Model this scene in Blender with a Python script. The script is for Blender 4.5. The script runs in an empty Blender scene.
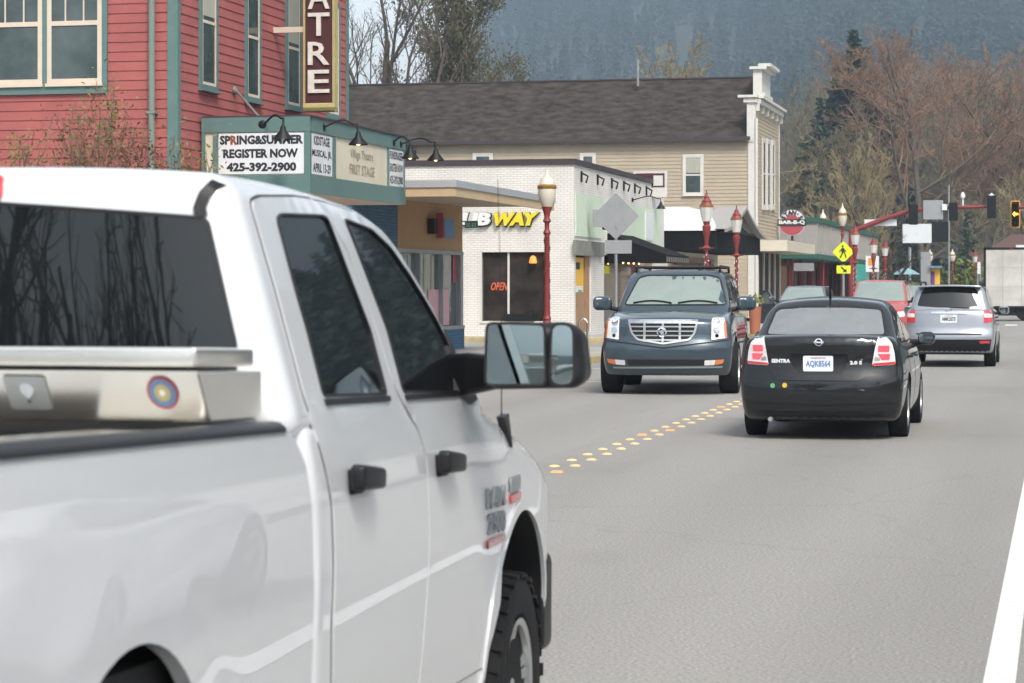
import bpy, bmesh, math, random
import numpy as np
from mathutils import Vector, Matrix
from mathutils.bvhtree import BVHTree
from mathutils.geometry import delaunay_2d_cdt
R_ = math.radians
sc = bpy.context.scene
COL = sc.collection
# ---------------------------------------------------------------- camera
FPX = 2400.0; EYE = 1.63; TH = math.atan(551/2400)
cam_d = bpy.data.cameras.new('camera'); cam = bpy.data.objects.new('camera', cam_d); COL.objects.link(cam)
sc.camera = cam
cam.location = (0, 0, EYE); cam.rotation_euler = (R_(90), 0, TH)
cam_d.sensor_width = 36.0; cam_d.lens = FPX*36/1024; cam_d.shift_y = -55.5/1024
cam_d.clip_start = 0.1; cam_d.clip_end = 9000
cam_d.dof.use_dof = True; cam_d.dof.focus_distance = 30; cam_d.dof.aperture_fstop = 9.0
# ---------------------------------------------------------------- world, sun, exposure
SUN_EL, SUN_AZ = 48.0, 150.0          # azimuth clockwise from +Y
w = bpy.data.worlds.new("World"); sc.world = w; w.use_nodes = True
nt = w.node_tree; nt.nodes.clear()
def N(t, typ, **kw):
    n = t.nodes.new(typ)
    for k, v in kw.items():
        if k.startswith('i_'): n.inputs[k[2:].replace('_', ' ')].default_value = v
        else: setattr(n, k, v)
    return n
sky = N(nt, 'ShaderNodeTexSky', sky_type='NISHITA', sun_disc=False, sun_elevation=R_(SUN_EL), sun_rotation=R_(SUN_AZ), air_density=1.0, dust_density=3.5, ozone_density=1.0)
hs = N(nt, 'ShaderNodeHueSaturation'); hs.inputs['Saturation'].default_value = 0.15
tc = N(nt, 'ShaderNodeTexCoord'); mp = N(nt, 'ShaderNodeMapping'); mp.inputs['Scale'].default_value = (1, 1, 3.5)
no = N(nt, 'ShaderNodeTexNoise'); no.inputs['Scale'].default_value = 2.2; no.inputs['Detail'].default_value = 6
cr = N(nt, 'ShaderNodeValToRGB'); cr.color_ramp.elements[0].position = .3; cr.color_ramp.elements[0].color = (.95, .96, .98, 1); cr.color_ramp.elements[1].position = .7; cr.color_ramp.elements[1].color = (1.38, 1.36, 1.32, 1)
mx = N(nt, 'ShaderNodeMix', data_type='RGBA', blend_type='MULTIPLY'); mx.inputs[0].default_value = 1
bg = N(nt, 'ShaderNodeBackground'); bg.inputs['Strength'].default_value = 0.12
wo = N(nt, 'ShaderNodeOutputWorld')
lk = nt.links.new
lk(tc.outputs['Generated'], mp.inputs[0]); lk(mp.outputs[0], no.inputs['Vector']); lk(no.outputs[0], cr.inputs[0])
lk(sky.outputs[0], hs.inputs['Color']); lk(hs.outputs[0], mx.inputs[6]); lk(cr.outputs[0], mx.inputs[7])
sz = N(nt, 'ShaderNodeSeparateXYZ'); hr = N(nt, 'ShaderNodeMapRange'); hr.interpolation_type = 'SMOOTHSTEP'; hr.inputs['From Min'].default_value = .04; hr.inputs['From Max'].default_value = .42; hr.inputs['To Min'].default_value = 2.6; hr.inputs['To Max'].default_value = .92
mh = N(nt, 'ShaderNodeMix', data_type='RGBA', blend_type='MULTIPLY'); mh.inputs[0].default_value = 1
lk(tc.outputs['Generated'], sz.inputs[0]); lk(sz.outputs[2], hr.inputs[0]); lk(mx.outputs[2], mh.inputs[6]); lk(hr.outputs[0], mh.inputs[7]); lk(mh.outputs[2], bg.inputs['Color']); lk(bg.outputs[0], wo.inputs[0])
sd = bpy.data.lights.new('sun', 'SUN'); sd.energy = 2.1; sd.angle = R_(14); sd.color = (1, .92, .80)
so = bpy.data.objects.new('sun', sd); COL.objects.link(so)
_a, _e = R_(SUN_AZ), R_(SUN_EL)
so.rotation_euler = Vector((math.sin(_a)*math.cos(_e), math.cos(_a)*math.cos(_e), math.sin(_e))).to_track_quat('Z', 'Y').to_euler()
so.location = (0, 0, 60)
sc.view_settings.view_transform = 'Standard'; sc.view_settings.look = 'None'; sc.view_settings.gamma = 1; sc.view_settings.use_curve_mapping = False
sc.view_settings.exposure = 1.13
sc.render.engine = 'CYCLES'; sc.cycles.use_denoising = True
sc.cycles.max_bounces = 6; sc.cycles.volume_bounces = 0; sc.cycles.transparent_max_bounces = 12
# ---------------------------------------------------------------- pixel <-> place
_F = Vector((-math.sin(TH), math.cos(TH), 0)); _Rt = Vector((math.cos(TH), math.sin(TH), 0)); _C = Vector((0, 0, EYE))
def ray(px, py): return _F + _Rt*((px-512)/FPX) + Vector((0, 0, -(py-286)/FPX))
def onX(px, py, X): d = ray(px, py); return _C + d*(X/d.x)
def onY(px, py, Y): d = ray(px, py); return _C + d*(Y/d.y)
def onZ(px, py, Z=0.0): d = ray(px, py); return _C + d*((Z-EYE)/d.z)
def atd(px, py, Zc): return _C + ray(px, py)*Zc
def gpt(px, Zc, z=0.0): p = atd(px, 286, Zc); return Vector((p.x, p.y, z))
# ---------------------------------------------------------------- materials
MATS = {}
def mat(name, col, rough=.6, metal=0., coat=0., var=0., vscale=4., bump=0., bscale=30., spec=.5, emit=None, es=0., col2=None, stretch=(1, 1, 1), obj_space=True, coat_rough=.03, alpha=1.0):
    if name in MATS: return MATS[name]
    m = bpy.data.materials.new(name); m.use_nodes = True; t = m.node_tree; b = t.nodes['Principled BSDF']
    c = (*col, 1)
    b.inputs['Base Color'].default_value = c; b.inputs['Roughness'].default_value = rough; b.inputs['Metallic'].default_value = metal
    b.inputs['Coat Weight'].default_value = coat; b.inputs['Coat Roughness'].default_value = coat_rough; b.inputs['Specular IOR Level'].default_value = spec
    if alpha < 1: b.inputs['Alpha'].default_value = alpha
    if emit: b.inputs['Emission Color'].default_value = (*emit, 1); b.inputs['Emission Strength'].default_value = es
    if var or bump or col2:
        tc = N(t, 'ShaderNodeTexCoord'); mp = N(t, 'ShaderNodeMapping'); mp.inputs['Scale'].default_value = stretch
        t.links.new(tc.outputs['Object' if obj_space else 'Generated'], mp.inputs[0])
    if var or col2:
        n = N(t, 'ShaderNodeTexNoise'); n.inputs['Scale'].default_value = vscale; n.inputs['Detail'].default_value = 6; n.inputs['Roughness'].default_value = .62
        t.links.new(mp.outputs[0], n.inputs['Vector'])
        r = N(t, 'ShaderNodeValToRGB'); r.color_ramp.elements[0].position = .32; r.color_ramp.elements[1].position = .68
        c2 = col2 or tuple(min(1, x*(1+var)) for x in col); c1 = col if col2 else tuple(x*(1-var) for x in col)
        r.color_ramp.elements[0].color = (*c1, 1); r.color_ramp.elements[1].color = (*c2, 1)
        t.links.new(n.outputs[0], r.inputs[0]); t.links.new(r.outputs[0], b.inputs['Base Color'])
        if var:
            mr = N(t, 'ShaderNodeMapRange'); mr.inputs['To Min'].default_value = max(0, rough*.85); mr.inputs['To Max'].default_value = min(1, rough*1.15)
            t.links.new(n.outputs[0], mr.inputs[0]); t.links.new(mr.outputs[0], b.inputs['Roughness'])
    if bump:
        n2 = N(t, 'ShaderNodeTexNoise'); n2.inputs['Scale'].default_value = bscale; n2.inputs['Detail'].default_value = 4
        t.links.new(mp.outputs[0], n2.inputs['Vector'])
        bp = N(t, 'ShaderNodeBump'); bp.inputs['Strength'].default_value = bump; bp.inputs['Distance'].default_value = .02
        t.links.new(n2.outputs[0], bp.inputs['Height']); t.links.new(bp.outputs[0], b.inputs['Normal'])
    MATS[name] = m; return m
def brick_mat(name, c1, c2, mortar, bw=.2, bh=.067, swap=None, msz=.008, bump=.5, rough=.8):
    """bricks on a vertical face: u runs along x+y, v along z"""
    m = bpy.data.materials.new(name); m.use_nodes = True; t = m.node_tree; b = t.nodes['Principled BSDF']; b.inputs['Roughness'].default_value = rough
    tc = N(t, 'ShaderNodeTexCoord'); sp = N(t, 'ShaderNodeSeparateXYZ'); ad = N(t, 'ShaderNodeMath', operation='ADD'); cb = N(t, 'ShaderNodeCombineXYZ')
    t.links.new(tc.outputs['Object'], sp.inputs[0]); t.links.new(sp.outputs[0], ad.inputs[0]); t.links.new(sp.outputs[1], ad.inputs[1])
    t.links.new(ad.outputs[0], cb.inputs[0]); t.links.new(sp.outputs[2], cb.inputs[1])
    br = N(t, 'ShaderNodeTexBrick'); br.inputs['Scale'].default_value = 1; br.inputs['Brick Width'].default_value = bw; br.inputs['Row Height'].default_value = bh
    br.inputs['Mortar Size'].default_value = msz; br.inputs['Color1'].default_value = (*c1, 1); br.inputs['Color2'].default_value = (*c2, 1); br.inputs['Mortar'].default_value = (*mortar, 1)
    t.links.new(cb.outputs[0], br.inputs['Vector'])
    n = N(t, 'ShaderNodeTexNoise'); n.inputs['Scale'].default_value = .9; n.inputs['Detail'].default_value = 5; t.links.new(tc.outputs['Object'], n.inputs['Vector'])
    mr = N(t, 'ShaderNodeMapRange'); mr.inputs['From Min'].default_value = .3; mr.inputs['From Max'].default_value = .7; mr.inputs['To Min'].default_value = .88; mr.inputs['To Max'].default_value = 1.05; t.links.new(n.outputs[0], mr.inputs[0])
    mm = N(t, 'ShaderNodeMix', data_type='RGBA', blend_type='MULTIPLY'); mm.inputs[0].default_value = 1
    t.links.new(br.outputs[0], mm.inputs[6]); t.links.new(mr.outputs[0], mm.inputs[7]); t.links.new(mm.outputs[2], b.inputs['Base Color'])
    bp = N(t, 'ShaderNodeBump'); bp.invert = True; bp.inputs['Strength'].default_value = bump; bp.inputs['Distance'].default_value = .01
    t.links.new(br.outputs['Fac'], bp.inputs['Height']); t.links.new(bp.outputs[0], b.inputs['Normal'])
    MATS[name] = m; return m
M = dict(
 white_paint=mat('white_paint', (.61, .62, .64), .25, coat=1, coat_rough=.01),
 black_paint=mat('black_paint', (.006, .007, .008), .4, coat=1, spec=.15, coat_rough=.03),
 teal_paint=mat('teal_paint', (.040, .064, .085), .3, metal=.35, coat=1, var=.05),
 silver_paint=mat('silver_paint', (.34, .355, .39), .32, metal=.55, coat=1, var=.04),
 red_paint=mat('red_paint', (.42, .06, .05), .35, coat=1),
 grey_paint=mat('grey_paint', (.10, .11, .13), .3, metal=.4, coat=1),
 tint=mat('tint', (.008, .010, .011), .02, spec=.6),
 screen=mat('screen', (.23, .28, .255), .04, coat=1, var=.10, vscale=1.6),  # pale grey-green base stands in for sky reflected in the windscreen
 rearglass=mat('rearglass', (.19, .20, .21), .05, coat=1, var=.10, vscale=3),  # lightened base imitates sky mirrored in the sedan's rear window
 shopglass=mat('shopglass', (.012, .012, .012), .03, col2=(.055, .045, .040), vscale=1.6),  # streaky lighter tone paints faint reflections and interior into the pane
 houseglass=mat('houseglass', (.018, .035, .03), .05, col2=(.10, .125, .13), vscale=.75),  # bluish noise tone paints varied reflections into the panes
 black_plastic=mat('black_plastic', (.010, .010, .012), .42, spec=.35, bump=.1, bscale=300),
 rubber=mat('rubber', (.013, .013, .014), .8, spec=.25, var=.3, vscale=12),
 seam=mat('seam', (.01, .01, .012), .8),
 chrome=mat('chrome', (.75, .76, .78), .12, metal=1),
 alu=mat('alu', (.86, .83, .77), .22, metal=.92, var=.05, vscale=3),
 rim=mat('rim', (.55, .56, .57), .3, metal=.9),
 mirror=mat('mirror', (.30, .35, .35), .02, metal=1),  # darkened tint imitates dark trees and hillside in the reflection
 lamp_clear=mat('lamp_clear', (.72, .70, .70), .12, coat=1, var=.1, vscale=30),
 lamp_red=mat('lamp_red', (.55, .03, .04), .2, coat=1),
 lamp_pink=mat('lamp_pink', (.70, .08, .11), .2, coat=1, emit=(1, .06, .1), es=.2),
 lamp_orange=mat('lamp_orange', (.75, .20, .06), .25, coat=1),
 plate=mat('plate', (.70, .74, .78), .4, var=.06, vscale=30),
 plate_blue=mat('plate_blue', (.12, .20, .42), .5), decal_white=mat('decal_white', (.75, .75, .76), .35),
 red_siding=mat('red_siding', (.335, .092, .086), .75, var=.13, vscale=1.5, bump=.15, bscale=20),
 teal_trim=mat('teal_trim', (.10, .175, .165), .6, var=.08),
 cream_trim=mat('cream_trim', (.62, .52, .42), .6, var=.05),
 grey_green=mat('grey_green', (.17, .21, .18), .6),
 tan_siding=mat('tan_siding', (.40, .335, .25), .8, var=.07, vscale=.8),
 cream=mat('cream', (.60, .54, .43), .7, var=.07, vscale=2),
 white_trim=mat('white_trim', (.60, .58, .54), .6, var=.05),
 shingle=mat('shingle', (.048, .041, .036), .95, spec=.15, var=.5, vscale=1.6, bump=.6, bscale=14, stretch=(1, 1, 3)),
 ochre=mat('ochre', (.36, .22, .105), .75, var=.08),
 ochre_light=mat('ochre_light', (.48, .36, .22), .75, var=.06),
 flashing=mat('flashing', (.42, .44, .47), .5, metal=.3),
 soffit=mat('soffit', (.42, .33, .25), .8),
 panel_green=mat('panel_green', (.55, .65, .51), .7, var=.05),
 dark_trim=mat('dark_trim', (.045, .035, .04), .6),
 awning=mat('awning', (.009, .009, .010), .85, spec=.15, bump=.2, bscale=60),
 awning_trim=mat('awning_trim', (.16, .15, .12), .8),
 iron=mat('iron', (.008, .009, .010), .5, spec=.3),
 lamp_post=mat('lamp_post', (.21, .030, .028), .5, var=.15, vscale=10),
 globe=mat('globe', (.60, .55, .46), .35, var=.05), globe_white=mat('globe_white', (.60, .58, .55), .35),
 gold=mat('gold', (.35, .20, .05), .4, metal=.5), steel=mat('steel', (.38, .40, .41), .45, metal=.7, var=.08),
 sign_back=mat('sign_back', (.32, .33, .34), .5, metal=.3, var=.06), asphalt_grey=mat('asphalt_grey', (.3, .3, .3)),
 sign_white=mat('sign_white', (.66, .68, .70), .5, var=.03), sign_text=mat('sign_text', (.02, .02, .025), .6), text_red=mat('text_red', (.30, .07, .03), .6),
 maroon=mat('maroon', (.065, .014, .017), .6), gold_trim=mat('gold_trim', (.42, .36, .16), .6, var=.1), letter_white=mat('letter_white', (.66, .62, .56), .5, var=.1, vscale=8),
 warm_bulb=mat('warm_bulb', (1, .6, .25), .4, emit=(1, .5, .15), es=3.5), amber=mat('amber', (1, .5, .05), .4, emit=(1, .42, .03), es=4),
 yellow_letter=mat('yellow_letter', (.78, .62, .03), .4), white_letter=mat('white_letter', (.74, .74, .74), .4), green_edge=mat('green_edge', (.02, .16, .06), .5),
 sign_yellow=mat('sign_yellow', (.72, .80, .02), .45), sign_teal=mat('sign_teal', (.05, .42, .34), .5), sign_orange=mat('sign_orange', (.75, .32, .03), .5),
 bark=mat('bark', (.10, .078, .06), .95, var=.35, vscale=5), twig_tan=mat('twig_tan', (.17, .135, .085), .95, var=.3, vscale=.6),
 twig_red=mat('twig_red', (.25, .145, .085), .95, var=.25, vscale=.5), twig_gold=mat('twig_gold', (.29, .23, .12), .95, var=.2, vscale=.6),
 twig_olive=mat('twig_olive', (.16, .135, .08), .95, var=.3, vscale=.6), twig_grey=mat('twig_grey', (.12, .095, .075), .95, var=.3, vscale=.5),
 needles=mat('needles', (.020, .042, .026), .9, col2=(.045, .075, .045), vscale=.8), needles_far=mat('needles_far', (.026, .044, .034), .9, col2=(.050, .068, .046), vscale=.006),
 needles_olive=mat('needles_olive', (.085, .08, .042), .9, col2=(.15, .135, .08), vscale=1.0),
 leaf_rust=mat('leaf_rust', (.15, .055, .035), .8), leaf_green=mat('leaf_green', (.14, .16, .05), .8, col2=(.20, .20, .06), vscale=2), hedge=mat('hedge', (.07, .10, .025), .9, col2=(.15, .17, .04), vscale=2),
 hill=mat('hill', (.030, .040, .030), .95, col2=(.050, .055, .038), vscale=.02), grass=mat('grass', (.05, .07, .025), .95, col2=(.10, .10, .05), vscale=.4),
 concrete=mat('concrete', (.36, .345, .32), .85, var=.12, vscale=1.5, bump=.15, bscale=40), kerb_yellow=mat('kerb_yellow', (.40, .32, .17), .8, var=.2, vscale=4), kerb=mat('kerb', (.30, .29, .27), .85, var=.15, vscale=3),
 line_white=mat('line_white', (.66, .66, .65), .7, var=.12, vscale=14), stud_yellow=mat('stud_yellow', (.74, .50, .24), .5, var=.08, vscale=20), stud_orange=mat('stud_orange', (.75, .34, .15), .4),
 blue_brick=brick_mat('blue_brick', (.04, .11, .19), (.06, .15, .25), (.03, .07, .12)),
 white_brick=brick_mat('white_brick', (.70, .67, .63), (.74, .71, .67), (.52, .49, .46)),
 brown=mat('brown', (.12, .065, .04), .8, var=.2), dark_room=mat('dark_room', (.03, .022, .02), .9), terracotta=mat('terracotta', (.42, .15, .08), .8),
 metal_panel=mat('metal_panel', (.33, .31, .29), .6, var=.06), green_trim=mat('green_trim', (.02, .10, .075), .6), skirt_white=mat('skirt_white', (.60, .585, .55), .6, var=.05, vscale=.9, col2=(.40, .375, .34)),
 poster_red=mat('poster_red', (.36, .06, .08), .6), poster_blue=mat('poster_blue', (.12, .22, .38), .6), poster_yellow=mat('poster_yellow', (.72, .42, .04), .6), poster_green=mat('poster_green', (.10, .36, .18), .6), poster_pink=mat('poster_pink', (.60, .35, .38), .6),
 curtain=mat('curtain', (.38, .37, .30), .9, var=.1, vscale=9, stretch=(1, 1, .1)), umbrella=mat('umbrella', (.20, .34, .36), .8), fed_roof=mat('fed_roof', (.62, .62, .62), .45, var=.04),
)
def asphalt():
    m = bpy.data.materials.new('asphalt'); m.use_nodes = True; t = m.node_tree; b = t.nodes['Principled BSDF']; b.inputs['Roughness'].default_value = .85
    tc = N(t, 'ShaderNodeTexCoord')
    def noi(s, d, st=(1, 1, 1)):
        mp = N(t, 'ShaderNodeMapping'); mp.inputs['Scale'].default_value = st; t.links.new(tc.outputs['Object'], mp.inputs[0])
        n = N(t, 'ShaderNodeTexNoise'); n.inputs['Scale'].default_value = s; n.inputs['Detail'].default_value = d; n.inputs['Roughness'].default_value = .6; t.links.new(mp.outputs[0], n.inputs['Vector']); return n
    big = noi(.5, 4, (1, .12, 1)); fine = noi(55, 3); vo = N(t, 'ShaderNodeTexVoronoi'); vo.inputs['Scale'].default_value = 90; t.links.new(tc.outputs['Object'], vo.inputs['Vector'])
    r1 = N(t, 'ShaderNodeValToRGB'); r1.color_ramp.elements[0].position = .3; r1.color_ramp.elements[0].color = (.243, .232, .217, 1); r1.color_ramp.elements[1].position = .7; r1.color_ramp.elements[1].color = (.292, .279, .260, 1)
    t.links.new(big.outputs[0], r1.inputs[0])
    r2 = N(t, 'ShaderNodeMapRange'); r2.inputs['From Min'].default_value = .3; r2.inputs['From Max'].default_value = .7; r2.inputs['To Min'].default_value = .62; r2.inputs['To Max'].default_value = 1.38; t.links.new(fine.outputs[0], r2.inputs[0])
    mm = N(t, 'ShaderNodeMix', data_type='RGBA', blend_type='MULTIPLY'); mm.inputs[0].default_value = 1; t.links.new(r1.outputs[0], mm.inputs[6]); t.links.new(r2.outputs[0], mm.inputs[7])
    # thin meandering cracks
    wv = N(t, 'ShaderNodeTexVoronoi', feature='DISTANCE_TO_EDGE'); wv.inputs['Scale'].default_value = .22
    nd = noi(1.5, 5); vm = N(t, 'ShaderNodeMix', data_type='RGBA', blend_type='LINEAR_LIGHT'); vm.inputs[0].default_value = .25; t.links.new(tc.outputs['Object'], vm.inputs[6]); t.links.new(nd.outputs['Color'], vm.inputs[7]); t.links.new(vm.outputs[2], wv.inputs['Vector'])
    lt = N(t, 'ShaderNodeMapRange'); lt.inputs['From Min'].default_value = .0; lt.inputs['From Max'].default_value = .004; lt.inputs['To Min'].default_value = .90; lt.inputs['To Max'].default_value = 1; t.links.new(wv.outputs['Distance'], lt.inputs[0])
    m2 = N(t, 'ShaderNodeMix', data_type='RGBA', blend_type='MULTIPLY'); m2.inputs[0].default_value = 1; t.links.new(mm.outputs[2], m2.inputs[6]); t.links.new(lt.outputs[0], m2.inputs[7])
    t.links.new(m2.outputs[2], b.inputs['Base Color'])
    sx = N(t, 'ShaderNodeSeparateXYZ'); t.links.new(tc.outputs['Object'], sx.inputs[0])
    k1 = N(t, 'ShaderNodeMath', operation='MULTIPLY_ADD'); k1.inputs[1].default_value = 3.696; k1.inputs[2].default_value = 5.54; t.links.new(sx.outputs[0], k1.inputs[0])
    k2 = N(t, 'ShaderNodeMath', operation='COSINE'); t.links.new(k1.outputs[0], k2.inputs[0])
    k3 = N(t, 'ShaderNodeMath', operation='MULTIPLY_ADD'); k3.inputs[1].default_value = .035; k3.inputs[2].default_value = .965; t.links.new(k2.outputs[0], k3.inputs[0])
    pt = noi(.35, 3, (1, .5, 1)); pr = N(t, 'ShaderNodeMapRange'); pr.inputs['From Min'].default_value = .58; pr.inputs['From Max'].default_value = .62; pr.inputs['To Min'].default_value = 1; pr.inputs['To Max'].default_value = .94; t.links.new(pt.outputs[0], pr.inputs[0])
    k4 = N(t, 'ShaderNodeMath', operation='MULTIPLY'); t.links.new(k3.outputs[0], k4.inputs[0]); t.links.new(pr.outputs[0], k4.inputs[1])
    m3 = N(t, 'ShaderNodeMix', data_type='RGBA', blend_type='MULTIPLY'); m3.inputs[0].default_value = 1; t.links.new(m2.outputs[2], m3.inputs[6]); t.links.new(k4.outputs[0], m3.inputs[7]); t.links.new(m3.outputs[2], b.inputs['Base Color'])
    bp = N(t, 'ShaderNodeBump'); bp.inputs['Strength'].default_value = .35; bp.inputs['Distance'].default_value = .006; t.links.new(vo.outputs[0], bp.inputs['Height']); t.links.new(bp.outputs[0], b.inputs['Normal'])
    return m
M['asphalt'] = asphalt()
# ---------------------------------------------------------------- mesh helpers
ORG = {}
class MB:
    def __init__(s): s.v = []; s.f = []
    def add(s, vs, fs):
        o = len(s.v); s.v += [tuple(p) for p in vs]; s.f += [tuple(i+o for i in f) for f in fs]; return s
    def box(s, a, b):
        x0, y0, z0 = [min(a[i], b[i]) for i in range(3)]; x1, y1, z1 = [max(a[i], b[i]) for i in range(3)]
        return s.add([(x0, y0, z0), (x1, y0, z0), (x1, y1, z0), (x0, y1, z0), (x0, y0, z1), (x1, y0, z1), (x1, y1, z1), (x0, y1, z1)],
                     [(0, 3, 2, 1), (4, 5, 6, 7), (0, 1, 5, 4), (1, 2, 6, 5), (2, 3, 7, 6), (3, 0, 4, 7)])
    def quad(s, *p): return s.add(p, [tuple(range(len(p)))])
    def tube(s, pts, r, n=8, cap=True):
        pts = [Vector(p) for p in pts]; rs = r if isinstance(r, (list, tuple)) else [r]*len(pts); vs = []; fs = []; pn = None
        for i, p in enumerate(pts):
            d = (pts[min(i+1, len(pts)-1)]-pts[max(i-1, 0)]).normalized()
            u = pn - d*pn.dot(d) if pn else d.orthogonal()
            if u.length < 1e-6: u = d.orthogonal()
            u.normalize(); pn = u; v = d.cross(u)
            for k in range(n): a = 2*math.pi*k/n; vs.append(p+(u*math.cos(a)+v*math.sin(a))*rs[i])
        for i in range(len(pts)-1):
            for k in range(n): a = i*n+k; b = i*n+(k+1) % n; fs.append((a, b, b+n, a+n))
        if cap: fs.append(tuple(range(n))[::-1]); fs.append(tuple((len(pts)-1)*n+k for k in range(n)))
        return s.add(vs, fs)
    def lathe(s, prof, c=(0, 0, 0), n=24, axis='z', cap=True):
        vs = []; fs = []
        for (r, h) in prof:
            for k in range(n):
                a = 2*math.pi*k/n; x, y = r*math.cos(a), r*math.sin(a)
                p = (x, y, h) if axis == 'z' else ((h, x, y) if axis == 'x' else (x, h, y))
                vs.append((p[0]+c[0], p[1]+c[1], p[2]+c[2]))
        for i in range(len(prof)-1):
            for k in range(n): a = i*n+k; b = i*n+(k+1) % n; fs.append((a, b, b+n, a+n))
        if cap: fs.append(tuple(range(n))[::-1]); fs.append(tuple((len(prof)-1)*n+k for k in range(n)))
        return s.add(vs, fs)
    def prism(s, poly, f0, f1):
        """poly of 2D points; f0,f1 map a 2D point to the two 3D faces"""
        n = len(poly); vs = [f0(*p) for p in poly]+[f1(*p) for p in poly]
        fs = [tuple(range(n)), tuple(range(2*n-1, n-1, -1))]+[(i, i+n, (i+1) % n+n, (i+1) % n) for i in range(n)]
        return s.add(vs, fs)
def obj(name, mb, m, parent=None, smooth=None, bevel=0, local=False, fixn=True):
    me = bpy.data.meshes.new(name)
    vs, fs = (mb.v, mb.f) if isinstance(mb, MB) else mb
    if parent is not None and not local and parent in ORG:
        inv = ORG[parent].inverted(); vs = [inv @ Vector(p) for p in vs]
    me.from_pydata([tuple(p) for p in vs], [], fs); me.update()
    ms = m if isinstance(m, (list, tuple)) else [m]
    for q in ms: me.materials.append(q)
    if fixn or smooth is not None:
        bm = bmesh.new(); bm.from_mesh(me)
        if fixn: bmesh.ops.recalc_face_normals(bm, faces=bm.faces)
        if smooth is not None:
            for f in bm.faces: f.smooth = True
            for e in bm.edges:
                if len(e.link_faces) == 2 and e.calc_face_angle(0) > R_(smooth): e.smooth = False
        bm.to_mesh(me); bm.free()
    o = bpy.data.objects.new(name, me); COL.objects.link(o)
    if parent is not None:
        o.parent = parent
        if parent in ORG: ORG[o] = ORG[parent]
    if bevel:
        b = o.modifiers.new('bevel', 'BEVEL'); b.width = bevel; b.segments = 2; b.limit_method = 'ANGLE'; b.angle_limit = R_(40)
    return o
def tag(o, label=None, cat=None, group=None, kind=None):
    if label: o['label'] = label
    if cat: o['category'] = cat
    if group: o['group'] = group
    if kind: o['kind'] = kind
    return o
def thing(name, label, cat, loc=(0, 0, 0), rotz=0, group=None):
    o = bpy.data.objects.new(name, None); COL.objects.link(o); o.location = loc; o.rotation_euler = (0, 0, rotz); o.empty_display_size = .3
    ORG[o] = Matrix.Translation(Vector(loc)) @ Matrix.Rotation(rotz, 4, 'Z')
    return tag(o, label, cat, group)
def struct(name, mb, m, **k): o = obj(name, mb, m, **k); o['kind'] = 'structure'; return o
def copy_tree(o, parent=None, loc=None, rotz=None, label=None):
    c = o.copy(); COL.objects.link(c)
    if parent: c.parent = parent
    if loc is not None: c.location = loc
    if rotz is not None: c.rotation_euler = (0, 0, rotz)
    if label: c['label'] = label
    for ch in list(o.children): copy_tree(ch, c)
    return c
_dg = None
def text_shape(s, weight=0.0, spacing=1.0):
    """unit text: list of verts (x,y), faces; x from 0..w, y as drawn"""
    cu = bpy.data.curves.new('t', 'FONT'); cu.body = s; cu.size = 1; cu.offset = weight; cu.space_character = spacing; cu.resolution_u = 2
    o = bpy.data.objects.new('t', cu); COL.objects.link(o); bpy.context.view_layer.update()
    me = o.to_mesh(); vs = [(v.co.x, v.co.y) for v in me.vertices]; fs = [tuple(p.vertices) for p in me.polygons]
    o.to_mesh_clear(); bpy.data.objects.remove(o); bpy.data.curves.remove(cu); return vs, fs
def text_on(mb, s, f, x0, x1, y0, y1, weight=.02, spacing=1.0, shear=0., thick=None):
    """fit text s into the rectangle; f maps (x,y,depth) to 3D"""
    vs, fs = text_shape(s, weight, spacing)
    if not vs: return
    ax = min(v[0] for v in vs); bx = max(v[0] for v in vs); ay = min(v[1] for v in vs); by = max(v[1] for v in vs)
    P = []
    for (x, y) in vs:
        v = (y-ay)/(by-ay); P.append((x0+(x-ax)/(bx-ax)*(x1-x0)+shear*(v-.5)*(y1-y0), y0+v*(y1-y0)))
    mb.add([f(x, y, 0) for x, y in P], fs)
    if thick:
        mb.add([f(x, y, thick) for x, y in P], fs)
        cnt = {}
        for q in fs:
            for i in range(len(q)): e = tuple(sorted((q[i], q[(i+1) % len(q)]))); cnt[e] = cnt.get(e, 0)+1
        for (a, b), c in cnt.items():
            if c == 1: mb.quad(f(*P[a], 0), f(*P[b], 0), f(*P[b], thick), f(*P[a], thick))
def inside(p, poly):
    x, y = p; r = False; n = len(poly)
    for i in range(n):
        x1, y1 = poly[i]; x2, y2 = poly[(i+1) % n]
        if (y1 > y) != (y2 > y) and x < (x2-x1)*(y-y1)/(y2-y1)+x1: r = not r
    return r
def fill2d(poly, holes=(), step=.06):
    """triangulate a polygon with holes, with interior points"""
    def dens(pl):
        out = []
        for i in range(len(pl)):
            a = Vector(pl[i]); b = Vector(pl[(i+1) % len(pl)]); n = max(1, int((b-a).length/step))
            out += [tuple(a.lerp(b, k/n)) for k in range(n)]
        return out
    loops = [dens(poly)]+[dens(h) for h in holes]
    vs = []; ed = []
    for L in loops:
        o = len(vs); vs += [Vector(p) for p in L]; ed += [(o+i, o+(i+1) % len(L)) for i in range(len(L))]
    xs_ = [p[0] for p in poly]; ys_ = [p[1] for p in poly]
    x = min(xs_)+step/2; row = 0
    while x < max(xs_):
        y = min(ys_)+step/2+(row % 2)*step/2
        while y < max(ys_):
            if inside((x, y), loops[0]) and not any(inside((x, y), h) for h in loops[1:]):
                if min((Vector((x, y))-v).length for v in vs[:sum(len(l) for l in loops)]) > step*.45: vs.append(Vector((x, y)))
            y += step
        x += step; row += 1
    V, E, Fc, *_ = delaunay_2d_cdt(vs, ed, [], 0, 1e-5)
    F2 = []
    for q in Fc:
        c = sum((V[i] for i in q), Vector((0, 0)))/len(q)
        if inside(c, loops[0]) and not any(inside(c, h) for h in loops[1:]): F2.append(tuple(q))
    return [tuple(v) for v in V], F2
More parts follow.
